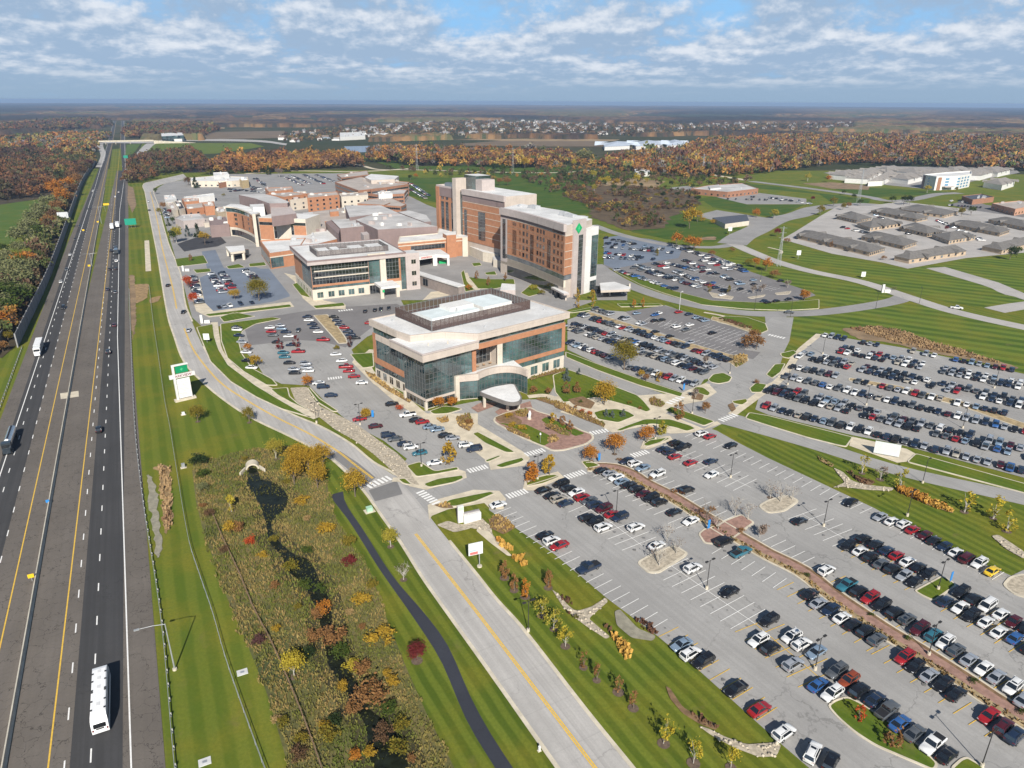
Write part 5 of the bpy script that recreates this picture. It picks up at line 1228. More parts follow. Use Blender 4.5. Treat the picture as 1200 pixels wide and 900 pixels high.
def clinic():
    O = Vector((-107, 371.5)); f = Vector((math.sin(R(63)), math.cos(R(63)))); l = Vector((-f.y, f.x)); q = lambda a, c: O + f * a + l * c; W = lambda *s: [q(*k) for k in s]
    b = Bld('clinic_building', 'glass and brick clinic block with cream pier and white porch facing the west lot', q(28, 22))
    b.prism('ground_floor', W((0, 0), (53, 0), (53, 46), (0, 46)), 0, 5.8, CREAM); b.prism('upper_floors', W((.3, .3), (53, .3), (53, 46), (.3, 46)), 5.8, 19.3, BRICK)
    Fr = W((.3, .3), (53, .3)); Lf = W((.3, 46), (.3, .3))
    b.windows(W((0, 0), (53, 0)), [4, 10, 15.5, 21, 26.5], 3.2, [1.2], 3.0, GLASS, CREAM); b.windows(W((0, 46), (0, 0)), [8, 16, 24, 32, 40], 3, [1.2], 3, GLASS, CREAM)
    b.glazing(Fr, .2, 31, 5.9, 7.2, 2.2, 0); b.band('brick_band', Fr, 0, 31, 7.2, 8.4, BRICK, .2); b.glazing(Fr, .2, 31, 8.4, 19.2, 1.8, 2.1, mat=GLASSD)
    for z in (11.8, 15.3): b.band('stone_band', Fr, 1.5, 31, z, z + .55, CREAM, .3)
    b.glazing(Fr, 31.2, 37.5, 6.0, 19.6, 1.9, 2.0); b.band('stone_pier', Fr, 37.6, 40.8, 0, 22.6, CREAM, .9); b.band('stone_lintel', Fr, 31, 37.6, 19.6, 22.4, CREAM, .6); b.glazing(Fr, 41, 48.5, 7.5, 19.0, 1.7, 2.1, mat=GLASSD)
    b.glazing(Lf, 22, 45.6, 5.9, 19.2, 2.0, 2.1); b.band('brick_pier', Lf, 10, 22, 5.8, 19.2, BRICK, .2)
    roof = W((-1.6, -1.6), (31, -1.4), (53, -.8), (53, 46), (-1.6, 46)); b.prism('roof', roof, 19.3, 21.4, MAUVEL, ROOFW); b.parapet(roof, 21.4, MAUVE, .5, .4, 'roof_edge')
    b.prism('stair_tower', W((52.5, -1), (60.5, -1), (60.5, 8), (52.5, 8)), 0, 21, MAUVEL, ROOFW); b.windows(W((52.5, -1), (60.5, -1)), [4.6], 2.6, [2.5, 8.5, 15], 2.4, GLASSD, CREAM); b.glazing(W((49.5, -.2), (52.6, -.2)), .2, 2.9, 1, 20, 1.4, 2.2)
    sc = W((6, 9), (46, 9), (46, 27), (6, 27)); m = MB(); pp = MB()
    for i in range(4):
        a, c = sc[i], sc[(i + 1) % 4]; d = c - a; Ls = d.length; d.normalize()
        for j in range(7): m.obox((a + c) / 2, (d.x, d.y), Ls - .1, .1, 21.6 + j * .42, 21.93 + j * .42)
        for j in range(int(Ls // 2.5) + 1): pp.obox(a + d * j * 2.5 - Vector((d.y, -d.x)) * .12, (d.x, d.y), .15, .15, 21.4, 24.8)
    so = m.build('roof_screen', M('screen_grey', (.13, .11, .105), .7, .15, 1), b.o); po = pp.build('screen_posts', FRAMED, b.o); po.parent = so; po.location = (0, 0, 0)
    for x0, x1 in ((8, 14), (16, 20), (26, 33), (36, 44)): b.prism('plant_room', W((x0, 13), (x1, 13), (x1, 23), (x0, 23)), 21.4, 23.6, WHITEP, ROOFW)
    # porch
    b.prism('porch_roof', W((34, -13), (44.5, -13), (44.5, 0), (34, 0)), 5.4, 6.6, WHITEP, ROOFW); b.glazing(W((31, -.3), (38, -.3)), .2, 6.8, .4, 5, 1.7, 0, 'porch_glass', GLASSD)
    for x in (34.6, 43.4):
        m = MB(); m.obox(q(x, -12), (f.x, f.y), 1.8, 1.6, 0, 5.4); m.build('porch_column', CREAM, b.o)
    m = MB(); m.obox(q(35.2, -12.9), (f.x, f.y), 1.2, .1, 3.6, 5.0); m.build('porch_sign', GREEN_, b.o)
clinic()

def brick_wing():
    pz = 23.0; b = Bld('curved_brick_hospital', 'curved orange brick hospital wing with grey penthouse beside the blue sealed lot', G(262, 275, 10))
    curve = spline(P('e8', '560,345 630,350 690,366 745,388 782,412', pz), 3); cb = P('e8', '830,395 770,355 680,330 600,325', pz)
    b.prism('curved_wing', curve + cb, 0, pz - 2.5, CREAM); b.prism('roof', [*offset_line(curve, .8)] + cb, pz - 1.0, pz, CREAM, ROOFW)
    inn = G(262, 255, pz); L = length(curve)
    b.band('brick_face', curve, .3, L - 1, 7.2, 18.8, BRICK, .22, inner=inn); b.glazing(curve, .3, L - 1, 19.0, 22.0, 2.5, 0, inner=inn)
    b.windows(curve, [L * k for k in (.16, .62)], 3.6, [9, 12.6, 15.8], 2., GLASSD, CREAM, inner=inn); 
    for k in (.38, .84): b.glazing(curve, L * k - 1.5, L * k + 1.5, 8, 17.8, 1.5, 2, 'strip_window', GLASSD, inner=inn)
    b.glazing(curve, 3, L - 8, .8, 5.2, 2.4, 0, 'arcade_glass', GLASSD, inner=inn); b.band('stone_band', curve, 0, L, 5.6, 6.8, CREAM, .5, inner=inn)
    m = MB(); p = curve[-1]; m.obox(p, (.9, .4), 2.2, 2.2, 0, 23.6); m.build('stone_pier', CREAM, b.o)
    # south block with cream tower
    z2 = 21.5; S_ = P('e8', '818,432 945,430 955,425 1062,425 1072,450 1185,445', z2); d = (S_[-1] - S_[0]); dn = d.normalized(); bk = Vector((-dn.y, dn.x)); bk = bk if bk.y > 0 else -bk
    A, Z = S_[0], S_[-1]; Lq = d.length; q = lambda a, c: A + dn * a + bk * c
    b.prism('south_block', [q(0, 0), q(Lq, 0), q(Lq, 24), q(0, 24)], 0, z2, CREAM, ROOFW); Fr = [q(0, 0), q(Lq, 0)]
    b.band('brick_face', Fr, .2, Lq * .30, 6, 16.2, BRICK, .25); b.band('brick_face', Fr, Lq * .74, Lq - .2, 6, 16.6, BRICK, .25); b.glazing(Fr, .2, Lq * .36, 16.3, 18.4, 2.2, 0, mat=GLASSD); b.glazing(Fr, Lq * .31, Lq * .36, 7, 16.2, 1.2, 2, 'strip_window', GLASSD)
    b.band('brick_band', Fr, .2, Lq * .36, 18.5, 21.2, BRICK, .2); b.glazing(Fr, Lq * .68, Lq - .2, 16.7, 18.7, 2.2, 0, mat=GLASSD); b.glazing(Fr, Lq * .68, Lq * .735, 7, 16.6, 1.2, 2, 'strip_window', GLASSD); b.band('stone_tower', Fr, Lq * .37, Lq * .675, 0, z2 + .8, CREAM, 1.0)
    m = MB(); Lf = [q(0, 24), q(0, 0)]; b.band('brick_face', Lf, 8, 23.8, 6, 16.2, BRICK, .2)
    # penthouse
    z3 = 28; b.prism('penthouse', P('e8', '665,255 760,250 850,245 960,270 1060,310 1045,320 925,322 905,322 800,285', z3), 18, z3, MAUVE, ROOFG); b.prism('penthouse', P('e8', '915,330 1045,322 1115,400 920,425', 25), 18, 25, MAUVE, MAUVEL); b.prism('plant_room', P('e8', '750,330 860,325 865,350 775,352', 26), 18, 26, WHITEP, ROOFW)
    # lower brick podium in front, glass corner
    z4 = 9.5; V = P('e8', '830,620 905,722 1130,690 1190,600 960,612', z4); b.prism('podium', V, 0, z4, BRICK, ROOFW); b.parapet(V, z4, BRICK, .6, .8)
    Fp = [V[1], V[2]]; Lp = length(Fp); b.glazing(Fp, .4, Lp * .45, 1.0, 7, 1.8, 1.8); b.band('stone_band', Fp, 0, Lp, 7.2, 7.9, CREAM, .3); Lw = [V[0], V[1]]; b.glazing(Lw, 1, length(Lw) - 1, 1, 6.6, 2.2, 2)
    # entrance canopy of white stone
    Cn = P('e8', '560,660 705,650 715,690 600,705', 6.4); b.prism('canopy_roof', Cn, 5, 6.4, CREAM, ROOFW)
    for p in inset(Cn, 1.2):
        m = MB(); m.obox(p, (1, 0), 1.6, 1.6, 0, 5); m.build('canopy_column', CREAM, b.o)
    m = MB(); c = sum(Cn, Vector((0, 0))) / 4; m.obox(c + Vector((0, 4)), (1, .1), 13, 2, .3, 4.9); m.build('entrance_glass', GLASSD, b.o)
brick_wing()

def podium():
    b = Bld('hospital_podium', 'low mauve and brick hospital podium with wide pale roofs and ambulance entrance', G(445, 285))
    z = 18.
    A = P('e7', '350,60 580,58 700,110 895,183 942,192 560,215 420,152', z); b.prism('high_hall', P('e7', '420,150 540,112 700,110 895,183 942,192 560,213', z), 0, z, MAUVE, ROOFG); b.prism('high_hall', P('e7', '350,58 580,58 700,110 540,114 380,135', z + .5), 0, z + .5, MAUVE, ROOFG)
    b.prism('low_hall', P('e7', '265,150 430,140 475,190 320,205', 16), 0, 16, MAUVE, ROOFG); b.prism('low_hall', P('e7', '225,165 265,152 320,205 310,240', 15), 0, 15, MAUVE, MAUVE); b.prism('plant_room', P('e7', '450,232 490,225 505,240 470,250', 17), 0, 17, MAUVEL, MAUVEL)
    b.prism('low_roof', P('e7', '0,285 30,190 220,205 320,268 60,330 0,340', 10), 0, 10, BRICK, ROOFW); b.prism('low_roof', P('e7', '80,165 220,160 230,205 100,215', 12), 0, 12, MAUVE, ROOFT); b.prism('low_roof', P('e7', '100,110 260,85 440,60 380,150 250,160 100,160', 9), 0, 9, BRICKR, ROOFT); b.prism('low_roof', P('e7', '80,105 145,100 150,130 90,140', 13), 0, 13, BRICK, ROOFG)
    roof_clutter(b, P('e7', '420,150 540,112 700,110 895,183 560,205', z), z, 9, 3); roof_clutter(b, P('e7', '265,150 430,140 475,190 320,205', 16), 16, 3, 4); roof_clutter(b, P('e7', '0,285 30,190 220,205 300,260 60,330', 10), 10, 8, 5); roof_clutter(b, P('e7', '100,110 260,85 440,60 380,140', 9), 9, 10, 6)
    b.prism('low_roof', P('e7', '430,45 520,20 640,40 600,55', 9), 0, 9, BRICKR, ROOFT); b.prism('low_roof', P('e7', '690,100 760,90 870,120 900,160 860,165', 11), 0, 11, MAUVE, ROOFG); b.prism('stair_head', P('e7', '250,85 300,80 310,95 255,100', 13), 9, 13, BRICK, ROOFT); b.prism('stair_head', P('e7', '340,70 380,66 385,80 345,84', 12), 9, 12, CREAM, ROOFW)
    # east brick range with strip window
    V = P('e7', '690,300 1000,272 1112,262 1112,225 960,180 940,240 700,262', 12.8); b.prism('brick_range', V, 0, 12.8, BRICK, ROOFW); b.parapet(V, 12.8, CREAM, .5, .5); Fr = [V[0], V[1]]; L = length(Fr); b.glazing(Fr, L * .25, L * .96, 7.0, 10.0, 2.4, 0, 'strip_window', GLASSD); b.band('stone_band', Fr, 0, L, 10.4, 11, CREAM, .2)
    F2 = [V[1], V[2]]; b.band('stone_band', F2, 0, None, 10.4, 11, CREAM, .2); b.prism('white_end', P('e7', '1100,262 1135,262 1135,240 1110,230', 13.4), 0, 13.4, CREAM, ROOFW); b.prism('brick_block', P('e7', '975,235 1060,222 1060,245 1000,250', 15.5), 0, 15.5, BRICK, ROOFW)
    # ambulance entrance
    C = P('e7', '785,348 960,338 1018,375 930,372 800,392', 7.2); b.prism('ambulance_canopy', C, 5.2, 7.2, WHITEP, ROOFW)
    F = [C[4], C[3]]; Lc = length(F); 
    for u in (.08, .95):
        p = polyline_at(F, Lc * u)[0]; m = MB(); m.obox(p, (1, .3), 2.6, 2, 0, 5.2); m.build('canopy_column', WHITEP, b.o)
    p = C[2]; m = MB(); m.obox(p + Vector((-1, 1)), (1, .3), 1.4, 1.4, 0, 5.2); m.build('canopy_column', WHITEP, b.o)
    dd = (F[1] - F[0]).normalized(); pm = polyline_at(F, Lc * .55)[0]; nn = Vector((dd.y, -dd.x)); m = MB(); m.obox(pm - nn * 5, (dd.x, dd.y), Lc * .8, .3, 0, 5.2); m.build('ambulance_door', BLACK, b.o)
    text_part(b.o, 'entrance_lettering', 'EMERGENCY', (*(pm + nn * .15), 6.2), 1.5, (R(90), 0, math.atan2(dd.y, dd.x)), REDP)
    m = MB(); pq = polyline_at(F, Lc * .99)[0] + Vector((4, 6)); m.obox(pq, (1, .3), 5, 2, .2, 2.2); m.build('green_banner', GREEN_, b.o)
    # long screen wall with white coping
    a, c = P('f', '486,331 541,349'); d = (c - a).normalized(); m = MB(); m.obox((a + c) / 2, (d.x, d.y), (c - a).length, 4, 0, 6.2); w = m.build('screen_wall', M('screen_wall', (.25, .21, .19), .8, .1), b.o); m = MB(); m.obox((a + c) / 2, (d.x, d.y), (c - a).length, 5, 6.2, 6.8); m.build('coping', ROOFW, b.o)
    b.glazing([a + Vector((0, 0)), c], 1, 9, 1.2, 5.2, 2, 0, 'yard_window', GLASSD, proud=2.1, inner=a + Vector((20, 20))); b.glazing([a, c], 12, 17, 1.2, 5.2, 2, 0, 'yard_window', GLASSD, proud=2.1, inner=a + Vector((20, 20)))
    k = P('f', '586,340 604,340 604,333 588,332', 4); b.prism('kiosk', k, 0, 4, MAUVEL, ROOFW)
podium()

def tower():
    b = Bld('hospital_tower', 'tall brick hospital tower with curved face, glass stair box and green diamond emblem', G(600, 300))
    z = 40.
    face = spline(P('e6', '45,130 180,158 300,188 440,228 572,268', z), 3); back = P('e6', '755,210 560,150 210,92', z); end = P('e6', '730,238 790,216', z)
    core = face + end + back; inn = G(640, 262, z)
    b.prism('ward_block', core, 0, z - .2, BEIGE, ROOFW)
    L = length(face)
    b.band('roof_band', face, 0, L, 36.4, 40.3, MAUVEL, .9, inner=inn, back=-1.); b.band('attic_band', face, .2, L, 34.6, 36.4, MAUVE, .3, inner=inn); b.glazing(face, L * .80, L - .4, 34.5, 37, 2.2, 0, 'attic_window', GLASSD, proud=.4, inner=inn)
    b.band('brick_face', face, L * .10, L - .1, 13.2, 34.2, BRICK, .35, inner=inn); b.band('mauve_pier', face, .2, L * .10, 8, 34.6, MAUVEL, .4, inner=inn)
    for zz in (17.4, 21.6, 25.8, 30.0, 34.0): b.band('stone_band', face, L * .10, L - .1, zz, zz + .35, CREAM, .48, inner=inn)
    cols = [L * k for k in (.30, .60, .88, .45)]
    for k in (.29, .345, .40, .57, .62, .67, .84, .90, .955):
        b.windows(face, [L * k], 2.3, [14.4 + 4.2 * i for i in range(5)], 2.4, GLASSD, MAUVEL, inner=inn)
    for k, r0, r1 in ((.205, 14, 28.8), (.48, 13.8, 29), (.755, 13.8, 29.4)):
        b.glazing(face, L * k - 2.1, L * k + 2.1, r0, r1, 1.4, 2.1, 'strip_window', GLASSD, proud=.55, inner=inn)
        b.windows(face, [L * k], 4.0, [31.2], 2.2, GLASSD, MAUVEL, inner=inn) if k < .7 else None
    b.glazing(face, L * .03, L * .075, 10, 34, 1.5, 2.1, 'strip_window', GLASSD, proud=.55, inner=inn)
    b.band('glass_storey', face, L * .06, L, 10.6, 13.0, glass_mat('storey_glass', (.10, .11, .12), .1, .3), .5, inner=inn); b.band('stone_base', face, 0, L, 6.4, 10.4, CREAM, 1.2, inner=inn, back=0)
    b.glazing(face, L * .1, L * .92, .4, 6.2, 2.4, 3, 'arcade_glass', GLASSD, proud=.3, inner=inn)
    for i in range(7):
        p, d = polyline_at(face, L * (.12 + .135 * i)); m = MB(); qn = Vector((d.y, -d.x)); qn = qn if (qn.dot(p - inn) > 0) else -qn; m.obox(p + qn * .9, (d.x, d.y), 1.8, .8, 0, 6.4); m.build('arcade_column', CREAM, b.o)
    # end wall
    e0 = face[-1]; e1 = end[0]; e2 = end[1]; E = [e0, e1]; Le = length(E)
    b.band('brick_face', E, .1, Le * .36, 13.2, 34.2, BRICK, .3, inner=inn)
    for zz in (17.4, 21.6, 25.8, 30.0, 34.0): b.band('stone_band', E, .1, Le * .36, zz, zz + .3, CREAM, .42, inner=inn)
    b.band('glass_storey', E, .1, Le * .36, 10.6, 13.0, glass_mat('storey_glass2', (.10, .11, .12), .1, .3), .35, inner=inn)
    b.band('end_fin', E, Le * .36, None, 0, 41.6, MAUVEL, 1.1, inner=inn); b.glazing(E, Le * .62, Le * .84, .6, 33.5, 1.2, 2.2, 'stair_window', GLASSD, proud=1.2, inner=inn)
    p, d = polyline_at(E, Le * .60); qn = Vector((d.y, -d.x)); qn = qn if qn.dot(p - inn) > 0 else -qn
    m = MB(); cpt = p + qn * 1.15; h = 2.9; m.add([(*(cpt - d * h), 37.2), (*cpt, 37.2 - h), (*(cpt + d * h), 37.2), (*cpt, 37.2 + h)] + [(*(cpt - d * h + qn * .2), 37.2), (*(cpt + qn * .2), 37.2 - h), (*(cpt + d * h + qn * .2), 37.2), (*(cpt + qn * .2), 37.2 + h)], [(4, 5, 6, 7), (0, 1, 5, 4), (1, 2, 6, 5), (2, 3, 7, 6), (3, 0, 4, 7)]); em = m.build('diamond_emblem', GREEN_, b.o)
    m = MB()
    for a_, c_ in ((.35, 1.3), (1.3, .35)): m.obox(cpt + qn * .22, (d.x, d.y), c_, .06, 37.2 - a_, 37.2 + a_)
    eo = m.build('emblem_cross', M('emblem_mint', (.10, .55, .25), .5, 0), b.o); eo.parent = em; eo.location = (0, 0, 0)
    dn = d; A0 = e1 + dn * .2; q = lambda a, c: A0 + dn * a - qn * c
    b.prism('white_fin', [q(0, -1.2), q(5.2, -1.2), q(5.2, 12), q(0, 12)], 0, 36, WHITEP, ROOFW); b.prism('glass_bay', [q(5.2, -.4), q(12.5, -.4), q(12.5, 13), q(5.2, 13)], 0, 36, WHITEP, ROOFW)
    b.glazing([q(5.2, -.4), q(12.3, -.4)], .2, 7, 8.4, 31.5, 1.7, 2.1, inner=q(8, 8)); b.glazing([q(5.2, -.4), q(12.3, -.4)], .2, 7, .6, 6, 1.7, 1.8, inner=q(8, 8)); b.glazing([q(12.5, -.3), q(12.5, 13)], .2, 12, 4, 33, 1.8, 2.1, inner=q(8, 8))
    for zz in (11.5, 26.5): b.prism('brick_balcony', [q(12.6, 3), q(15.2, 3), q(15.2, 10), q(12.6, 10)], zz, zz + 3, BRICK)
    b.prism('entrance_canopy', P('e6', '850,738 970,728 1105,772 1090,790 860,800', 5.6), 4.4, 5.6, BEIGE, ROOFW)
    for s in ('870,840', '1030,825', '1090,805', '930,845'):
        pp = P('e6', s)[0]; m = MB(); m.obox(pp, (1, 0), .9, .9, 0, 4.4); m.build('canopy_column', CREAM, b.o)
    pp = P('e6', '950,842')[0]; m = MB(); m.obox(pp + Vector((0, 6)), (1, .1), 20, .3, .2, 4.3); m.build('entrance_glass', GLASSD, b.o)
    b.prism('side_canopy', P('e6', '455,770 560,825 605,822 500,768', 4.8), 3.8, 4.8, MAUVEL, ROOFW); pp = P('e6', '520,868')[0]; m = MB(); m.obox(pp + Vector((1, 4)), (.6, .8), 9, .3, .2, 3.7); m.build('entrance_glass', GLASSD, b.o)
    for s in ('462,830', '575,880'):
        pp = P('e6', s)[0]; m = MB(); m.obox(pp, (1, 0), .8, .8, 0, 3.8); m.build('canopy_column', BEIGE, b.o)
    rooftop_units(b, [(*P('e6', '318,130', z)[0], 7, 4, 1.8, z - .2, 140), (*P('e6', '560,190', z)[0], 5, 3, 2.2, z - .2, 140), (*P('e6', '610,200', z)[0], 7, 3, 1.6, z - .2, 140), (*P('e6', '690,205', z)[0], 9, 2, .9, z - .2, 110), (*P('e6', '200,115', z)[0], 2, 2, 1, z - .2, 140)])
    # rear ward block
    z2 = 44.; F2 = spline(P('e5', '425,262 600,292 830,332', z2), 3); d = (F2[-1] - F2[0]).normalized(); n_ = Vector((-d.y, d.x)); n_ = n_ if n_.y > 0 else -n_
    bk = [F2[-1] + n_ * 26, F2[0] + n_ * 26]; b.prism('rear_block', F2 + bk, 0, z2, BEIGE, ROOFW); i2 = (F2[0] + F2[-1]) / 2 + n_ * 14; L2 = length(F2); u2 = L2
    b.band('roof_band', F2, 0, L2, z2 - 3.2, z2 + .3, MAUVEL, .9, inner=i2, back=-1); b.band('attic_band', F2, 0, L2, z2 - 7.4, z2 - 3.2, MAUVE, .3, inner=i2); b.band('brick_face', F2, .1, L2 - .1, 10, z2 - 7.4, BRICK, .3, inner=i2)
    for i in range(6): b.band('stone_band', F2, .1, L2 - .1, 15.2 + 4.2 * i, 15.5 + 4.2 * i, CREAM, .42, inner=i2)
    for k in (.22, .42, .72): b.windows(F2, [L2 * k if k != .42 else L2 * .22, L2 * (k + .10)], 2.6, [32.2] if k == .42 else [12 + 4.2 * i for i in range(6)], 2.3, GLASSD, MAUVEL, inner=i2) if k != .42 else None
    b.glazing(F2, L2 * .05, L2 * .11, 11, 31, 1.4, 2.1, 'strip_window', GLASSD, proud=.5, inner=i2); b.glazing(F2, L2 * .40, L2 * .56, 13, 31.5, 1.6, 2.1, 'strip_window', GLASSD, proud=.5, inner=i2); b.windows(F2, [L2 * .48], 6, [33.4], 2.3, GLASSD, MAUVEL, inner=i2)
    # glass gap, stone fin, stair box
    f0 = F2[0]; q2 = lambda a, c: f0 - d * a + n_ * c
    b.prism('glass_gap', [q2(0, 1), q2(4.5, 1), q2(4.5, 14), q2(0, 14)], 0, z2 - 1, MAUVE, ROOFG); b.glazing([q2(4.5, 1), q2(0, 1)], .1, 4.4, 10, z2 - 2, 1.5, 2.1, inner=q2(2, 8), mat=GLASS)
    b.prism('stone_fin', [q2(4.5, -2.5), q2(9, -2.5), q2(9, 6), q2(4.5, 6)], 0, 51, BEIGE, BEIGE)
    sb = [q2(7, 6.2), q2(-8, 6.2), q2(-8, 18), q2(7, 18)]; b.prism('stair_box', sb, z2 - 1, 53, GLASS, ROOFW); b.glazing([sb[0], sb[1]], .1, 14.8, z2 + .2, 52.6, 1.9, 1.7, inner=q2(0, 12)); b.prism('lift_room', [q2(-8.1, 5.5), q2(-15.5, 5.5), q2(-15.5, 16), q2(-8.1, 16)], z2 - 1, 51, MAUVEL, MAUVEL)
    # left wing
    z3 = 43.; lw = [q2(9, 2), q2(38, 2), q2(38, 24), q2(9, 24)]; b.prism('left_wing', lw, 0, z3, BRICK, ROOFW); b.parapet(lw, z3, MAUVEL, .6, .9)
    Fl = [lw[1], lw[0]]; El = [lw[2], lw[1]]
    b.band('attic_band', Fl, .2, 28.8, z3 - 6.5, z3 - .3, MAUVE, .2, inner=q2(20, 12)); b.band('brick_pier', Fl, .0, 4.5, 0, z3 - .2, BRICK, .5, inner=q2(20, 12))
    for i in range(8): b.band('stone_band', El, .1, 21.9, 9 + 4.2 * i, 10 + 4.2 * i, MAUVEL, .2, inner=q2(20, 12)); 
    for u in (8.5, 14.5, 22): b.glazing(Fl, u - 1.7, u + 1.7, 12, 33, 1.6, 2.1, 'strip_window', GLASSD, proud=.2, inner=q2(20, 12)); b.windows(Fl, [u], 3, [34.5], 2, GLASSD, MAUVEL, inner=q2(20, 12))
    pts = P('e5', '100,150 140,155 185,165 240,190 270,200', z3); 
    rooftop_units(b, [(*q2(30, 8), 5, 4, 2.5, z3, 110), (*q2(24, 8), 4, 4, 2.2, z3, 110), (*q2(18, 8), 4, 3, 2, z3, 110), (*q2(13, 8), 4, 3, 2, z3, 110)], M('unit_dark', (.10, .12, .14), .6, .1))
    # low white bridge range in front of the block
    b.prism('bridge_range', P('e5', '470,770 640,790 780,850 770,885 620,860 480,800', 6.5), 0, 6.5, CREAM, ROOFW); b.prism('porch', P('f', '578,296 668,314 667,322 578,304', 5), 0, 5, CREAM, ROOFW)
tower()

def simple(name, label, blocks, cat='building', group=None, seed=0):
    """blocks: (view, corner pixels of the roof, z0, height, wall, roof, windows?)"""
    first = P(blocks[0][0], blocks[0][1], blocks[0][3]); c = sum(first, Vector((0, 0))) / len(first); b = Bld(name, label, c, cat, group)
    for v, s, z0, h, wall, roof, win in blocks:
        V = P(v, s, h); b.prism('wing', V, z0, h, wall, roof); 
        if h - z0 > 4 and len(V) >= 4: b.parapet(V, h, wall, .5, .5)
        if h - z0 > 4: roof_clutter(b, V, h, 4, len(s) + int(h))
        if win:
            Vc = ccw(V); cc = sum(V, Vector((0, 0))) / len(V)
            for i in range(len(Vc)):
                a, e = Vc[i], Vc[(i + 1) % len(Vc)]; d = e - a; n = Vector((d.y, -d.x)); mid = (a + e) / 2
                if n.dot(mid) > 0 or d.length < 8: continue     # faces turned away from the site
                fl = max(1, int((h - z0) / 4)); 
                for k in range(fl):
                    zz = z0 + 1.2 + k * 4
                    if win == 'strip': b.glazing([a, e], 1, d.length - 1, zz, zz + 1.8, 2.5, 0, 'strip_window', GLASSD, inner=cc)
                    else:
                        nn = max(2, int(d.length / 7)); b.windows([a, e], [d.length * (j + .5) / nn for j in range(min(nn, 12))], 2.2, [zz], 1.8, GLASSD, CREAM, inner=cc, split=False)
    return b
simple('brick_medical_block', 'long tan brick block with stepped flat roofs at the far end of campus', [('c2', '-110,135 10,110 235,145 130,160 0,175', 0, 13, BRICKR, ROOFT, 'strip'), ('c2', '30,110 60,95 190,105 170,120 60,125', 13, 17, BEIGE, ROOFW, None)])
simple('cream_ward_block', 'cream and brick ward block with small square windows behind the grey penthouse', [('c1', '530,150 640,140 720,150 610,165', 0, 13, BRICK, ROOFT, 'win'), ('c1', '615,165 715,155 720,170 640,180', 0, 10, CREAM, ROOFT, 'win'), ('c1', '720,150 860,140 870,155 720,170', 0, 13, BRICK, ROOFT, 'win'), ('c1', '870,150 1000,140 1005,155 880,165', 0, 11, CREAM, ROOFT, 'win')])
simple('tan_annex', 'low tan annex with a white roof plate left of the tower', [('c2', '40,215 150,205 225,240 200,250 60,240', 0, 8, BRICKR, ROOFT, 'strip'), ('c2', '90,182 150,178 160,190 95,192', 0, 12, WHITEP, ROOFW, None), ('c2', '-10,150 60,165 230,170 215,190 100,195 -30,180', 0, 9, BRICKR, ROOFG, 'strip')])
simple('far_brick_block', 'far brick hospital block beyond the tan annex by the straight hedge', [('c1', '860,60 1000,40 1010,60 880,75', 0, 12, BRICKR, ROOFT, 'strip'), ('c1', '900,100 960,75 1200,95 1180,110 1020,135', 0, 12, BRICKR, ROOFT, 'strip'), ('c1', '980,78 1080,68 1150,85 1060,95', 12, 15, BEIGE, ROOFW, None)])
simple('white_roof_clinic', 'long low clinic with white roofs before the dark woods', [('e8', '280,125 470,110 735,118 740,140 610,150 290,150', 0, 7, CREAM, ROOFW, 'win'), ('e8', '465,85 575,80 590,98 470,110', 0, 11, WHITEP, ROOFW, None), ('e8', '500,150 600,140 610,150 510,165', 0, 6, BRICKR, ROOFW, None), ('e8', '670,135 735,125 742,140 690,148', 0, 9, M('stone_buff', (.52, .40, .22), .9, .1), ROOFW, None)])
simple('white_box_clinic', 'low pale box with a black parapet between the two small clinics', [('e8', '235,275 470,245 475,262 360,275 260,285', 0, 6, WHITEP, ROOFW, None), ('e8', '80,265 165,258 180,290 90,305', 0, 5, WHITEP, ROOFW, 'win')])
simple('small_brick_clinic', 'small brick and cream clinic with black pitched strip by the frontage road', [('e8', '95,320 155,315 190,372 150,380', 0, 6, CREAM, ROOFT, 'win'), ('e8', '160,310 210,300 245,362 200,372', 0, 6.5, CREAM, M('roof_black', (.035, .037, .045), .8, .1), None), ('e8', '245,330 470,310 480,345 260,372', 0, 6, BRICK, ROOFT, 'win'), ('e8', '220,290 350,285 355,305 240,315', 0, 8, BRICK, ROOFT, None), ('e8', '380,325 470,320 478,345 400,350', 0, 8, BRICK, ROOFT, None)])
simple('plant_yard_building', 'plant building with dark cooling louvres and white tanks behind the round green tree', [('e8', '165,440 215,415 360,405 400,445 230,465', 0, 6, MAUVEL, ROOFG, None), ('e8', '430,445 560,430 590,490 440,500', 0, 9, MAUVE, MAUVE, None), ('e8', '480,495 580,490 585,520 480,525', 0, 6, BRICK, ROOFT, None)])
simple('brick_link_block', 'small brick block between the penthouse and the far car park', [('e8', '870,205 1080,195 1090,215 900,235', 0, 10, BRICK, ROOFT, 'win'), ('e8', '1050,240 1190,232 1200,262 1080,275', 0, 8, CREAM, ROOFT, 'win')])
simple('tan_service_block', 'low tan service block left of the curved brick wing', [('e8', '470,365 560,350 575,385 500,400', 0, 5, M('stone_buff2', (.50, .40, .27), .9, .1), ROOFT, None), ('e8', '380,440 430,438 440,470 395,475', 0, 4, CREAM, ROOFT, None)])
b = simple('retail_clinic_blue_roof', 'low clinic under a dark blue hipped roof at the road bend', [('c3', '700,300 860,285 872,315 760,330', 0, 4, CREAM, SHINGLEB, None)])
simple('school_building', 'long low brick building with grey flat roof beside a full car park', [('c3', '600,165 680,150 840,140 915,165 770,182', 0, 6, BRICKR, ROOFG, 'win'), ('c3', '680,150 730,145 740,160 690,165', 6, 7.5, WHITEP, ROOFG, None)])

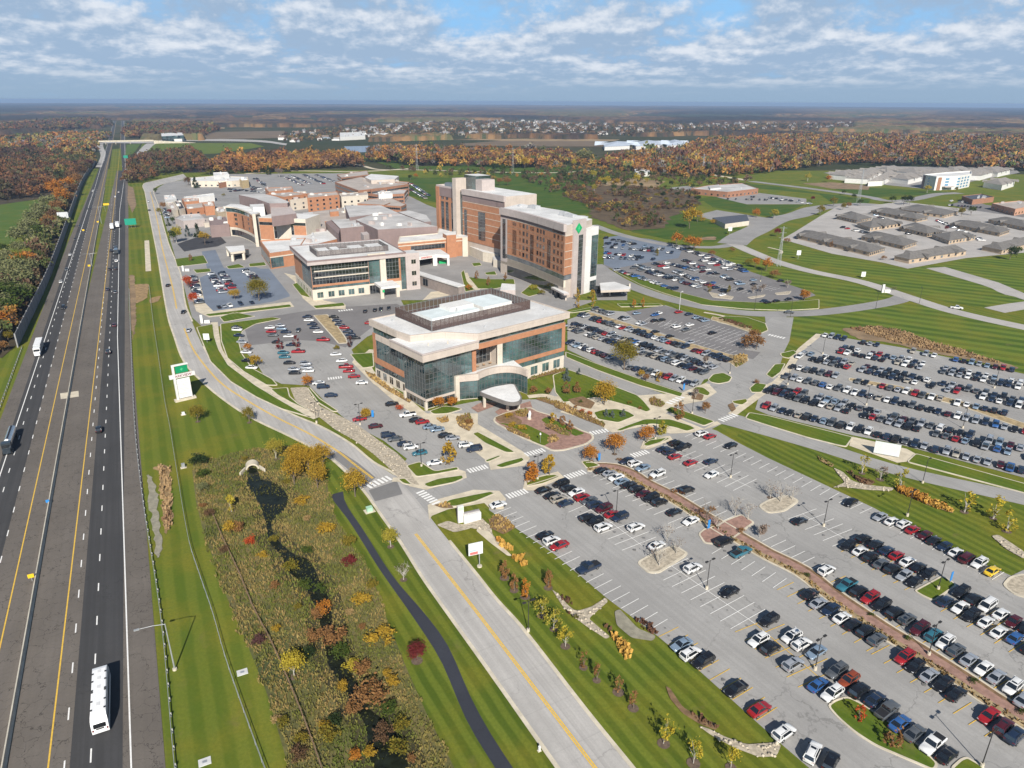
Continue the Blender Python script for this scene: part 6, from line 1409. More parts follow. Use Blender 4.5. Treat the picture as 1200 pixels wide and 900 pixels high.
def hip(b, V, eave, ridge, wall, roof, over=.6, name='roof'):
    """walls and a hipped roof over the quad V"""
    V = ccw(V); b.prism('wall', inset(V, over), 0, eave, wall)
    c = [Vector(v) for v in V]
    if (c[0] - c[1]).length < (c[1] - c[2]).length: c = c[1:] + c[:1]
    m0 = (c[1] + c[2]) / 2; m1 = (c[3] + c[0]) / 2; ax = (m0 - m1); L = ax.length; ax.normalize(); w = ((c[1] - c[2]).length + (c[0] - c[3]).length) / 4
    r0 = m0 - ax * min(w, L * .45); r1 = m1 + ax * min(w, L * .45); m = MB()
    e = [(*p, eave) for p in c]; R0 = (*r0, ridge); R1 = (*r1, ridge)
    m.add(e + [R0, R1], [(0, 1, 4, 5), (1, 2, 4), (2, 3, 5, 4), (3, 0, 5), (3, 2, 1, 0)]); r = m.build(name, roof, b.o)
    # gables standing out of the long slopes
    n = min(3, int(L / 24)); nn = Vector((-ax.y, ax.x))
    for i in range(n):
        p = m1 + ax * (L * (i + .5) / n); 
        for s in (-1, 1):
            q = p + nn * s * (w + .35); hh = (ridge - eave) * .62; ww = 2.2
            g = MB(); g.add([(*(q - ax * ww), eave - .1), (*(q + ax * ww), eave - .1), (*q, eave + hh), (*(p + nn * s * w * .35), eave + hh)], [(0, 1, 2), (1, 3, 2), (3, 0, 2)]); go = g.build('gable', roof, b.o); go.parent = r; go.location = (0, 0, 0)
    return r
PARK = ['130,378 172,357 555,440 480,462', '435,385 500,362 705,410 640,432', '588,478 870,430 935,455 665,495', '320,290 390,268 490,298 420,312', '415,325 560,303 630,325 480,347', '612,342 690,320 822,360 750,374', '765,377 900,358 978,385 850,407', '480,266 530,253 755,295 700,306', '590,257 700,236 895,270 830,287', '850,326 900,310 1138,355 1090,371', '1030,307 1090,297 1270,332 1210,346', '1000,432 1150,402 1260,388 1290,404 1100,452'][:12]
PL = ['long grey roofed office nearest the diagonal road', 'grey hipped office in the middle of the front rank', 'grey gabled office at the near corner of the pale yard', 'square grey roofed office at the road bend', 'short grey hipped office behind the longest one', 'grey roofed office joined at an angle in the park centre', 'grey gabled office right of the park centre with cars around', 'grey roofed office in the rear rank by the road', 'long grey office at the back by the round trees', 'grey hipped office on the far right of the second rank', 'dark grey office at the right edge behind the pale yard', 'gabled grey office at the right picture edge']
for s, l in zip(PARK, PL):
    V = P('c4', s, 3.4)
    if len(V) > 4: V = [V[0], (V[1] + V[2]) / 2, V[3], V[4]]
    c = sum(V, Vector((0, 0))) / 4; b = Bld('office_park_building', l, c, 'office', 'grey roofed office park buildings'); hip(b, V, 3.2, 6.6, M('brick_tan', (.44, .34, .24), .9, .12, .5), SHINGLE)
    Vc = ccw(inset(V, .6))
    for i in range(4):
        a, e = Vc[i], Vc[(i + 1) % 4]; d = e - a; n = Vector((d.y, -d.x))
        if n.dot((a + e) / 2) < 0 and d.length > 20: b.windows([a, e], [d.length * (k + .5) / 8 for k in range(8)], 2.2, [.9], 1.6, GLASSD, CREAM, inner=c, split=False)
# apartment blocks with grey roofs, white hotel
AP = ['285,95 350,78 440,90 380,104', '360,112 450,90 520,84 470,118', '470,128 540,92 610,88 540,125', '560,108 640,92 730,104 660,120', '590,78 690,66 790,80 700,92', '700,92 800,74 880,82 800,100', '800,74 900,64 960,74 880,84', '880,96 960,78 1060,84 1000,102', '960,76 1040,64 1140,74 1080,88', '500,72 580,60 640,70 560,84', '400,84 470,70 540,80 480,94', '1010,132 1090,118 1160,128 1100,146']
AL = ['pale sided apartment block at the left end of the grey roofs', 'apartment block with a white gable end left of centre', 'nearest grey roofed apartment block beside the dry meadow', 'grey roofed apartment block left of the white hotel', 'apartment block with white dormers before the woods', 'apartment block directly behind the white hotel', 'rear apartment block touching the autumn woods', 'apartment block right behind the white hotel', 'rightmost grey apartment block at the wood edge', 'farthest left apartment block in the rear rank', 'small apartment block between two larger left ones', 'flat grey apartment block right of the hotel']
for s, l in zip(AP, AL):
    V = P('c4', s, 7); b = Bld('apartment_building', l, sum(V, Vector((0, 0))) / 4, 'apartment block', 'grey roofed apartment blocks'); hip(b, V, 6.4, 11.5, WHITEP, M('shingle_pale', (.24, .22, .20), .95, .15, .3), .5)
V = P('c4', '728,102 830,92 952,84 955,98 900,108 790,112', 15.5); b = Bld('white_hotel', 'white four storey hotel with blue windows and brown vertical strip', sum(V, Vector((0, 0))) / 6, 'hotel'); b.prism('hotel_block', V, 0, 15.5, WHITEP, ROOFW); b.parapet(V, 15.5, WHITEP, .5, 1.2)
Fh = [V[0], V[5], V[4], V[3]]; Lh = length(Fh); ic = V[1] + Vector((0, 8)); hb = M('hotel_blue', (.12, .27, .42), .2, .1, .3, spec=.8)
for k in (.12, .42, .60, .70, .80, .90):
    for zz in (1.5, 5, 8.5, 12): b.windows(Fh, [Lh * k], 6 if k > .4 else 3, [zz], 2.2, hb, WHITEP, inner=ic, split=False)
b.band('brown_strip', Fh, Lh * .28, Lh * .33, 0, 15.4, BRICKR, .4, inner=ic); b.band('grey_strip', Fh, .5, Lh * .05, 0, 15.6, MAUVE, .4, inner=ic); b.band('entrance_canopy', Fh, Lh * .36, Lh * .5, 3.6, 4.6, MAUVEL, 5, inner=ic, back=0)
simple('brick_red_store', 'low brick and red roofed building at the right edge behind the office park', [('c4', '1050,235 1180,222 1300,235 1160,262', 0, 6, M('brick_salmon', (.47, .26, .17), .9, .12), ROOFT, 'win'), ('c4', '910,200 1000,190 1060,205 960,218', 0, 5, BRICKR, SHINGLEB, None)])
simple('roadside_hall', 'white roofed hall on posts beside the far interchange', [('d1', '565,168 640,166 646,176 568,180', 0, 14, GLASS, ROOFW, None), ('d1', '572,186 640,184 640,189 572,190', 0, 6, WHITEP, ROOFW, None)])
simple('far_white_store', 'white flat store far off beyond the long wood', [('d2', '-5,167 80,165 84,178 -5,182', 0, 9, WHITEP, ROOFW, None), ('d2', '118,170 165,168 168,177 120,180', 0, 7, M('buff_far', (.55, .47, .36), .9, .1), ROOFW, None)])
for s, l in (('920,205 1010,198 1015,212 925,216', 'far white school block left of the blue gabled one'), ('1030,200 1120,196 1130,208 1035,214', 'far white school block with blue roof at the field edge'), ('1140,198 1200,196 1205,208 1145,212', 'far white school block furthest right at the field edge')):
    V = P('d2', s, 8); b = Bld('far_school_block', l, sum(V, Vector((0, 0))) / 4, 'building', 'far white school blocks'); hip(b, V, 8, 14, WHITEP, M('roof_far', (.40, .45, .52), .9, .1))
simple('white_shed', 'white shed on bare ground by the pale track', [('d2', '1030,296 1080,292 1085,306 1040,312', 0, 5, WHITEP, ROOFW, None)])
# ================================================================== VEGETATION
PALS = {'gold': [(.26, .15, .016), (.36, .22, .024), (.44, .29, .035), (.22, .15, .022)], 'yellow': [(.32, .24, .02), (.42, .33, .035), (.48, .38, .05)], 'orange': [(.32, .10, .018), (.42, .16, .022), (.46, .21, .035), (.25, .10, .02)],
        'red': [(.30, .03, .015), (.45, .06, .02), (.50, .12, .03), (.25, .03, .02)], 'rust': [(.17, .085, .035), (.25, .125, .045), (.30, .16, .06), (.14, .075, .035)], 'olive': [(.10, .105, .015), (.17, .15, .02), (.25, .18, .025), (.12, .12, .02)],
        'green': [(.035, .06, .012), (.06, .09, .016), (.10, .12, .02)], 'sage': [(.11, .125, .045), (.17, .18, .075), (.21, .21, .10), (.09, .11, .04)], 'conifer': [(.015, .032, .010), (.030, .050, .015), (.045, .06, .02)], 'spruce': [(.06, .09, .085), (.10, .13, .12), (.13, .16, .15)],
        'brown': [(.075, .045, .025), (.13, .075, .04), (.17, .10, .05), (.09, .05, .03)], 'purple': [(.085, .04, .04), (.12, .055, .05), (.10, .05, .04)], 'straw': [(.33, .22, .09), (.42, .30, .14), (.28, .17, .06)], 'bare': [(.20, .15, .12), (.26, .20, .16)], 'limey': [(.22, .20, .025), (.33, .28, .04), (.42, .33, .05)], 'wine': [(.11, .02, .02), (.18, .03, .03), (.15, .025, .02)]}
FOL = {k: foliage_mat('foliage_' + k, v) for k, v in PALS.items()}
BARK = M('bark', (.16, .125, .095), .95, .25, 2); BIRCH = M('bark_pale', (.42, .39, .34), .9, .2, 2)
WORDS = {'gold': 'golden', 'yellow': 'yellow', 'orange': 'orange', 'red': 'red', 'rust': 'rusty orange', 'olive': 'olive green', 'green': 'dark green', 'sage': 'grey green', 'conifer': 'dark evergreen', 'spruce': 'blue spruce', 'brown': 'brown', 'purple': 'purple brown', 'straw': 'straw coloured', 'bare': 'bare twiggy', 'limey': 'yellow green', 'wine': 'wine red'}
def leaf_quads(C, size, r, flat=.0):
    """random leaf quads round the points C"""
    n = len(C); a = r.normal(size=(n, 3)); a /= np.linalg.norm(a, axis=1, keepdims=True); t = r.normal(size=(n, 3)); b = np.cross(a, t); b /= np.linalg.norm(b, axis=1, keepdims=True)
    s = size * r.uniform(.6, 1.35, (n, 1)); a = a * s; b = b * s * .75
    V = np.stack([C - a - b * .4, C + b, C + a + b * .3, C - b], 1).reshape(-1, 3); return V, np.arange(4 * n).reshape(n, 4)
def crown_points(shape, n, r):
    """points of a crown about 1 high and 1 wide, base at 0"""
    if shape == 'cone':
        k = max(14, n // 30); cz = r.uniform(0, 1, k) ** 1.15; ang = r.uniform(0, 2 * np.pi, k); rad = (1 - cz) * .5 * r.uniform(.7, 1.05, k)
        cen = np.stack([rad * np.cos(ang), rad * np.sin(ang), cz], 1); sp = .07
    elif shape == 'column':
        k = max(12, n // 30); cz = r.uniform(0, 1, k); ang = r.uniform(0, 2 * np.pi, k); rad = np.sqrt(np.clip(1 - (2 * cz - .9) ** 2, 0, 1)) * .5 * r.uniform(.5, 1, k)
        cen = np.stack([rad * np.cos(ang), rad * np.sin(ang), cz], 1); sp = .09
    else:
        k = max(9, n // 36); d = r.normal(size=(k, 3)); d /= np.linalg.norm(d, axis=1, keepdims=True); d[:, 2] = np.where(d[:, 2] < -.45, -d[:, 2] * .6, d[:, 2])
        rad = r.uniform(.55, 1.0, (k, 1)); cen = d * rad * np.array([.42, .42, .40]) + np.array([0, 0, .5]); sp = .105
    idx = r.integers(0, len(cen), n); off = r.normal(size=(n, 3)) * sp * r.uniform(.5, 1.2, (len(cen), 1))[idx]
    C = cen[idx] + off; C[:, 2] = np.clip(C[:, 2], .01, 1.1); return C
PROTO = {}
def tree_proto(pal, shape, n, var, leaf):
    if shape != 'bare': n = int(n * (1.3 if shape == 'column' else 2.6)); leaf *= .60 if n > 1500 else .74
    k = (pal, shape, n, var)
    if k in PROTO: return PROTO[k]
    r = np.random.default_rng(abs(hash((pal, shape, n, var))) % 10 ** 6 if False else sum(map(ord, pal + shape)) * 7 + n + var * 131)
    C = crown_points(shape, n, r); low = {'round': .18, 'cone': .06, 'column': .12, 'bush': .0, 'bare': .2}[shape]
    if shape == 'bush': C[:, 2] = C[:, 2] * .9
    C[:, 2] = low + C[:, 2] * (1 - low); wid = {'round': .85, 'cone': .62, 'column': .42, 'bush': 1.25, 'bare': .8}[shape]
    C[:, :2] *= wid; V, Fq = leaf_quads(C, leaf, r); crown = bulk('crown', V, Fq, FOL[pal])
    m = MB(); m.tube((0, 0, -.01), (0, 0, low + .3), .022, .012, 6, 0); 
    limbs = 16 if shape == 'bare' else 6
    for i in range(limbs):
        a = r.uniform(0, 2 * np.pi); h0 = low + r.uniform(0, .3); q = (.3 * wid * math.cos(a) * r.uniform(.5, 1.2), .3 * wid * math.sin(a) * r.uniform(.5, 1.2), h0 + r.uniform(.15, .45)); m.tube((0, 0, h0 - .05), q, .009, .003, 4, 0)
        if shape == 'bare':
            for _ in range(4): m.tube(q, tuple(np.array(q) + r.normal(size=3) * .11 + np.array((0, 0, .07))), .004, .0015, 3, 0)
    tr = raw(m, 'trunk', [BIRCH if pal in ('yellow', 'limey', 'bare') else BARK]); PROTO[k] = (tr, crown); return PROTO[k]
NTREE = [0]; RING = M('mulch_ring', (.12, .085, .06), .95, .25, 2)
def plant(pos, h, pal, shape, label, group=None, n=420, leaf=.05, cat='tree', wide=1.0, name=None, parts=True, z=.0):
    nm = name or {'cone': 'conifer', 'bush': 'shrub', 'bare': 'bare_tree'}.get(shape, 'tree'); tr, cr = tree_proto(pal, shape, n, random.randrange(4), leaf); NTREE[0] += 1
    rz = random.uniform(0, 6.28); w = wide * random.uniform(.93, 1.07)
    t = thing(nm, label, cat, (pos[0], pos[1], z), group, rz); t.scale = (h * w, h * w, h)
    for a, me in (('trunk', tr), ('crown', cr)):
        if shape == 'bush' and a == 'trunk': continue
        o = bpy.data.objects.new(a, me); COL.objects.link(o); o.parent = t
    return t
def trees(view, text, context, group, end='from the left', cat='tree', n=420, leaf=.05, z=.0):
    """'x,y,palette,shape,height[,wide]' ordered; the label says which one"""
    items = [w.split(',') for w in text.split()]; ox, oy, k = VIEW[view]; items.sort(key=lambda w: float(w[0])); cnt = {}; tot = {}
    for w in items: tot[w[2], w[3]] = tot.get((w[2], w[3]), 0) + 1
    for w in items:
        p = G(ox + float(w[0]) / k, oy + float(w[1]) / k); key = (w[2], w[3]); cnt[key] = cnt.get(key, 0) + 1; kind = {'round': 'rounded tree', 'cone': 'conical tree', 'column': 'upright young tree', 'bush': 'shrub', 'bare': 'small tree'}[w[3]]
        if view in ('a5', 'a6', 'a7', 'a8', 'b4') and w[3] in ('column', 'round', 'bare') and 'gold,' not in ','.join(w[2:4]) + ',': rr_ = random.uniform(.8, 1.15); sheet('planting_bed', [(p.x + rr_ * math.cos(q * .6283), p.y + rr_ * math.sin(q * .6283)) for q in range(10)], RING, .14)
        nm = '%s %s %s' % (WORDS[w[2]], kind, context); lab = nm if tot[key] == 1 else '%s %s, %s %s' % (nth(cnt[key] - 1), nm, 'counting' if 'from' in end else '', end); lab = ' '.join(lab.replace(' ,', ',').split())
        plant(p, float(w[4]) * (1.28 if view[0] == 'c' else 1.), w[2], w[3], lab, group, n, leaf, 'shrub' if w[3] == 'bush' else cat, float(w[5]) if len(w) > 5 else 1., z=z)
trees('a5', '580,470,gold,round,10,.85 600,400,gold,round,9,.9 690,492,gold,round,9,.8 715,400,gold,round,9,.9 495,355,limey,round,7,1. 650,420,gold,round,9,.8', 'in the clump above the hollow', 'golden trees by the frontage road', n=900, leaf=.034)
trees('a5', '865,528,gold,round,8.5,.95', 'standing at the top end of the dark path', None, n=1000, leaf=.036); trees('a5', '128,178,olive,round,6.5,1 370,182,olive,round,6,.85', 'by the pylon sign', 'trees on the frontage lawn', n=700, leaf=.042); trees('a5', '1032,765,limey,round,5.2,.95', 'in a mulch ring by the frontage road', None, n=600)
trees('a5', '138,385,conifer,bush,4.5,.9 152,440,green,bush,3.2,1 152,502,sage,bush,3,1', 'at the hollow corner', 'shrubs at the brush corner', n=420, leaf=.06); trees('a5', '285,600,yellow,column,5', 'alone among the brush near the culvert', None)
trees('a5', '275,700,gold,bush,3.6 310,690,rust,bush,3.2 370,752,red,bush,2.4 430,815,gold,bush,2.2 150,580,rust,bush,1.6 480,740,olive,bush,2 545,470,olive,bush,2 620,560,gold,bush,2.6,1.4 730,700,gold,bush,2.8,1.5 840,760,olive,bush,3.2 835,850,wine,bush,3 350,360,olive,bush,1.8 640,640,straw,bush,1.8 250,790,brown,bush,2 185,620,brown,bush,2.4 560,880,olive,bush,3.4 640,800,green,bush,2.6', 'in the upper brush hollow', 'shrubs of the brush hollow', n=260, leaf=.07)
trees('a6', '380,475,yellow,round,6,1', 'leaning bright in the brush by the fence', None, n=900, leaf=.04); trees('a6', '955,400,wine,round,4.6,.95', 'in a mulch ring beside the dark path', None, n=700, leaf=.045); trees('a8', '92,800,bare,bare,4.5', 'by the frontage road kerb', None, n=60, leaf=.03)
trees('a6', '290,60,rust,bush,2 215,320,purple,bush,2.6 440,390,conifer,bush,3 565,700,conifer,bush,2.6 520,170,orange,bush,3 490,200,rust,bush,2.6 570,310,rust,bush,4,1.1 480,300,rust,bush,3 700,450,rust,bush,3 655,440,yellow,bush,2.4 750,590,rust,bush,4.4,1.1 660,640,rust,bush,2.8 610,530,gold,bush,2 850,510,gold,bush,2.4 820,470,gold,bush,1.8 790,310,gold,bush,3.4,1.4 690,130,gold,bush,2.4,1.6 745,60,olive,bush,2.6 540,760,olive,bush,3 530,720,gold,bush,2 660,860,orange,bush,2 740,840,gold,bush,2.2 330,700,olive,bush,2 400,860,brown,bush,2.6 300,690,straw,bush,1.8 440,60,green,bush,3 500,80,green,bush,2.6 600,370,green,bush,2.6,1.4 830,640,green,bush,2.6 880,720,olive,bush,2.6 800,760,brown,bush,3 860,830,olive,bush,3 930,870,rust,bush,1.6 640,180,straw,bush,1.6 700,250,rust,bush,1.4 410,780,olive,bush,2.2 300,260,gold,bush,1.8 400,160,olive,bush,1.8 340,400,olive,bush,1.6', 'in the lower brush hollow', 'shrubs of the brush hollow', n=260, leaf=.07)
trees('a8', '565,792,rust,column,4.6 610,850,rust,column,4.4 662,880,orange,column,4.6 770,838,rust,column,4.6', 'below the white panel sign', 'young trees on the boulevard lawn', z=.02)
trees('a7', '540,188,limey,round,5 595,252,limey,round,5.2 650,332,yellow,round,4.6,.8 735,432,rust,column,4 797,492,rust,column,4 898,548,rust,column,4 968,622,rust,column,4 1110,788,yellow,round,5.4,.75 1250,880,yellow,round,5,.75 1425,900,yellow,round,4.6,.75', 'in a boulevard lawn ring', 'young trees on the boulevard lawn', n=110, leaf=.055, z=.02)
trees('a8', '690,340,orange,column,6,1.5 775,308,gold,column,6,1.4 1080,210,orange,round,7.4,1 968,245,orange,round,5.4,1.1', 'on the islands at the lot entrance', 'orange trees at the lot entrance', n=700, leaf=.045); trees('b3', '630,78,orange,round,6.2,1 702,42,limey,column,5,1.5', 'on the island by the upper crossing', 'orange trees at the lot entrance', n=600, leaf=.045)
trees('b3', '1045,420,bare,bare,6 1105,440,bare,bare,5.5 690,655,bare,bare,6 725,545,bare,bare,5.5 770,598,bare,bare,5 908,450,rust,bare,6 965,485,bare,bare,5', 'on the near lot gravel', 'bare trees of the near lot', n=50, leaf=.03); trees('b4', '10,335,bare,bare,5.5 58,355,bare,bare,6 112,345,bare,bare,5', 'on the far gravel island', 'bare trees of the near lot', n=50, leaf=.03)
trees('b3', '760,310,rust,bush,1.6 800,320,rust,bush,1.5 890,410,rust,bush,1.7 940,400,rust,bush,1.8 1075,500,rust,bush,1.9 650,250,rust,bush,1.3 505,165,rust,bush,1.6 1160,520,bare,bare,4', 'along the brick walk', 'shrubs along the brick walk', n=160, leaf=.07); trees('b1', '425,678,red,column,3.4,1.4 580,795,rust,column,4.2,1.6', 'on the long grass island at the bottom', 'small trees of the bottom island', n=120, leaf=.06)
trees('b1', '480,190,green,bush,1.2 655,300,green,bush,1.2 960,505,green,bush,1.4 1185,650,green,bush,1.4 185,5,green,bush,1.3', 'in the lower brick walk bed', 'shrubs along the brick walk', n=160, leaf=.08)
trees('b4', '440,220,limey,column,6,1.4 525,250,bare,bare,5 618,292,limey,column,6,1.6 920,402,yellow,column,6.4,1.6 1055,432,yellow,column,6.2,1.6 1118,492,yellow,column,6,1.6', 'past the outer lot', 'young trees past the outer lot', n=110, leaf=.05)
trees('b6', '325,535,olive,round,13,1', 'standing alone in the verge row of cars', None, n=1400, leaf=.03); trees('b6', '232,700,gold,round,9.5,1', 'in the walled garden beside the glass building', None, n=1100, leaf=.034)
trees('b6', '580,765,rust,column,6,1.4 705,740,rust,round,4.5 905,435,rust,round,6,1.3 945,440,rust,round,6.5,1.2 930,400,rust,round,6,1.2 105,245,gold,column,5.5 178,240,gold,column,5 370,245,orange,column,5 412,240,orange,column,5 55,640,rust,column,4,1.5 105,640,rust,column,4,1.5 485,590,gold,column,4.5,1.4 428,590,rust,round,3.6 405,572,gold,round,3.6 1165,208,orange,round,5.5 945,600,rust,bush,2 710,520,bare,bare,5 660,668,bare,bare,4', 'around the back lots', 'small trees around the back lots', n=260, leaf=.055)
trees('b6', '55,585,spruce,cone,5 240,752,spruce,cone,2.6,1.3 270,758,spruce,cone,2.6,1.3 320,755,spruce,cone,2.8,1.3 113,560,spruce,cone,3', 'on the small lawns by the garden', 'blue spruces by the garden', n=260, leaf=.06); trees('b6', '130,735,red,bush,1.8 165,750,orange,bush,1.8 100,715,rust,bush,1.6 350,695,olive,bush,1.8 120,690,green,bush,1.5 400,720,rust,bush,1.4', 'in the garden hedge bed', 'garden bed shrubs', n=140, leaf=.08)
trees('b7', '460,615,orange,round,4.6,1.2 522,610,orange,round,4,1.2', 'on the small lawn at the glass corner', 'orange trees at the glass corner', n=500, leaf=.05); trees('b7', '505,880,gold,column,7,1.4', 'on the corner island of the west lot', None, n=420); trees('b7', '118,668,gold,round,4.4,1', 'by the blue stalls of the west lot', None, n=420, leaf=.055); trees('b7', '275,622,red,bush,2.4,1.3', 'at the kerb near the white pickup', None, n=200, leaf=.06)
trees('b7', '600,690,rust,bush,2.6 785,660,gold,bush,2.4 800,702,gold,bush,2.2 848,718,gold,bush,2.4 990,685,gold,column,3.6,1.6 1036,695,rust,column,3.4,1.6 1070,718,rust,column,3.4,1.6 900,545,rust,round,3,1.3 970,550,rust,round,2.8,1.3 1055,550,rust,round,2.8,1.2 1105,545,rust,round,2.8,1.2 1130,640,rust,bush,1.6 1165,645,red,bush,1.6 830,640,olive,bush,1.4 1000,750,straw,bush,1.3', 'in the plaza beds', 'plaza shrubs and small trees', n=220, leaf=.07)
trees('b8', '645,612,orange,round,4.6,1', 'at the head of the stone bed', None, n=420); trees('b8', '363,448,orange,round,4 400,520,gold,round,5.5,1.1 590,430,wine,column,5,1.4 512,440,wine,column,5,1.3 840,430,purple,column,5,1.3 780,440,olive,bush,2.4', 'in the west lot', 'small trees of the west lot', n=260, leaf=.055)
trees('b8', '415,212,olive,round,13,1.05', 'spreading large beside the blue sealed lot', None, n=1600, leaf=.03); trees('b8', '302,205,gold,round,6.5,1.05 85,150,red,round,7.5 110,232,red,round,7.5 88,140,red,bush,3', 'at the edge of the blue sealed lot', 'red and gold trees by the blue lot', n=600, leaf=.045)
trees('c1', '108,378,limey,round,10,1 95,380,green,round,8 242,388,gold,round,8,1 208,352,conifer,cone,8 162,350,spruce,cone,7 198,122,conifer,cone,10,1.2 45,222,rust,round,6 78,250,wine,round,5 30,250,olive,round,6 92,290,green,round,5 70,300,conifer,cone,5 165,110,brown,round,9 540,60,conifer,cone,10 262,60,olive,round,8 590,70,bare,round,10 12,150,green,round,6 175,465,rust,column,4 330,160,olive,bush,3', 'near rear clinics', 'trees around the rear clinics', n=300, leaf=.05)
trees('c3', '590,352,gold,round,15,.8 628,320,gold,round,9 530,432,orange,round,8,1.1 612,455,orange,round,9,1.1 590,440,orange,round,7 342,145,yellow,round,12,.8 205,148,yellow,round,9,1.2 175,146,yellow,round,8 250,158,gold,round,9 145,180,limey,round,7 300,165,olive,round,8 700,330,gold,bush,4 650,320,gold,bush,4 905,300,orange,round,7,1.1 990,306,limey,round,7 870,522,olive,bush,4 898,536,orange,round,6 950,552,orange,round,7 990,585,rust,bush,5 1130,690,orange,round,5.5 695,480,rust,bush,4 1052,630,bare,bare,4 890,655,bare,bare,4 930,650,bare,bare,4 775,660,olive,column,4 685,650,olive,column,4 790,460,rust,bush,3 440,480,olive,column,4', 'near tower lots', 'trees around the tower lots', n=340, leaf=.048)
trees('c4', '305,248,olive,round,8 245,290,olive,round,8 430,245,green,round,6 580,235,green,round,7 635,242,conifer,round,8 662,240,conifer,round,8 905,295,olive,round,7 950,290,green,round,7 25,305,limey,round,7 40,390,wine,round,6 85,420,rust,bush,4 350,265,olive,round,6 375,255,rust,round,5 745,185,yellow,round,8 285,135,orange,round,8 185,130,limey,round,9 400,215,conifer,round,5 210,225,wine,round,5 1132,500,conifer,round,8 1170,475,green,round,5 295,440,rust,column,4 365,440,rust,round,4 540,500,rust,bush,3 590,640,sage,bush,2 835,365,wine,round,4 355,195,green,round,5 880,180,olive,round,5', 'near office park', 'trees around the office park', n=300, leaf=.05)
trees('c2', '640,95,conifer,round,12,1 680,98,green,round,12 1060,50,sage,round,20,1.3 780,110,conifer,cone,8 245,125,conifer,round,6 270,118,orange,round,6 700,150,rust,round,9 660,150,rust,round,8 780,70,gold,round,14 1010,60,yellow,round,9 1100,120,limey,round,10', 'beyond the hospital tower', 'trees beyond the hospital tower', n=340, leaf=.048)
trees('c2', '1025,690,gold,column,5 1098,690,gold,column,5 555,590,rust,column,4 610,620,rust,column,4 690,600,rust,column,4 820,640,limey,bush,3 860,665,olive,bush,3 520,640,orange,bush,3 770,580,orange,bush,3 830,600,rust,bush,3', 'around the tower forecourt', 'small trees of the tower forecourt', n=220, leaf=.06)
# wood edge along the noise wall on the left
def left_edge():
    r = random.Random(5); k = 0
    spec = [('a1', 110, 880, 'orange', 11, 1.3), ('a1', 60, 900, 'orange', 9, 1.2), ('a1', 60, 860, 'gold', 9, 1.1), ('a1', 150, 850, 'rust', 9, 1.), ('a1', 262, 520, 'orange', 15, 1), ('a1', 325, 500, 'orange', 14, 1), ('a1', 300, 560, 'orange', 15, .9), ('a1', 235, 600, 'sage', 12, 1), ('a1', 200, 640, 'sage', 12, 1), ('a1', 170, 680, 'sage', 12, 1), ('a1', 150, 720, 'sage', 11, 1), ('a1', 120, 760, 'sage', 11, 1.1), ('a1', 190, 730, 'green', 9, 1), ('a1', 240, 680, 'rust', 11, 1), ('a1', 280, 610, 'rust', 12, 1), ('a1', 255, 650, 'brown', 11, 1), ('a1', 215, 710, 'brown', 10, 1), ('a2', 10, 120, 'sage', 11, 1.2), ('a2', 70, 130, 'sage', 10, 1.2), ('a2', 120, 170, 'sage', 10, 1.2), ('a2', 30, 210, 'sage', 10, 1.2), ('a2', 90, 250, 'green', 9, 1.2), ('a2', 10, 290, 'sage', 9, 1.2), ('a2', 60, 300, 'green', 8, 1.1), ('a2', 5, 370, 'orange', 9, 1.3), ('a2', 140, 110, 'sage', 9, 1.), ('a2', -40, 190, 'sage', 12, 1.2), ('a2', -20, 260, 'green', 11, 1.2), ('a1', 20, 870, 'sage', 10, 1.2), ('a2', 100, 330, 'brown', 4, 1.2), ('a2', 40, 400, 'olive', 4, 1.2), ('a2', 80, 370, 'brown', 4, 1.), ('a2', 15, 450, 'rust', 4, 1.2), ('a2', 150, 200, 'green', 5, 1.1), ('a1', 345, 520, 'brown', 12, 1), ('a1', 360, 470, 'rust', 13, 1), ('a1', 385, 430, 'brown', 14, 1), ('a1', 400, 400, 'brown', 13, 1), ('a1', 420, 390, 'purple', 12, 1), ('a1', 340, 460, 'brown', 14, 1)]
    spec = [(v, x, y, pl, h * (1.45 if pl in ('sage', 'green') else 1.2), w * 1.25) for v, x, y, pl, h, w in spec] + [('a2', 30, 160, 'sage', 14, 1.2), ('a2', 100, 90, 'green', 13, 1.1), ('a2', -10, 340, 'sage', 11, 1.2), ('a2', 60, 215, 'green', 12, 1.1), ('a2', 120, 215, 'sage', 11, 1), ('a1', 20, 800, 'green', 9, 1.2), ('a1', 95, 800, 'sage', 11, 1.2)]
    spec.sort(key=lambda s: G(VIEW[s[0]][0] + s[1] / 4, VIEW[s[0]][1] + s[2] / 4).y); cnt = {}
    for v, x, y, pal, h, w in spec:
        p = G(VIEW[v][0] + x / 4, VIEW[v][1] + y / 4); cnt[pal] = cnt.get(pal, 0) + 1
        plant(p, h, pal, 'round', '%s %s tree behind the noise wall, from the nearest' % (nth(cnt[pal] - 1), WORDS[pal]), 'trees behind the noise wall', 520, .045, wide=w * .95)
left_edge()
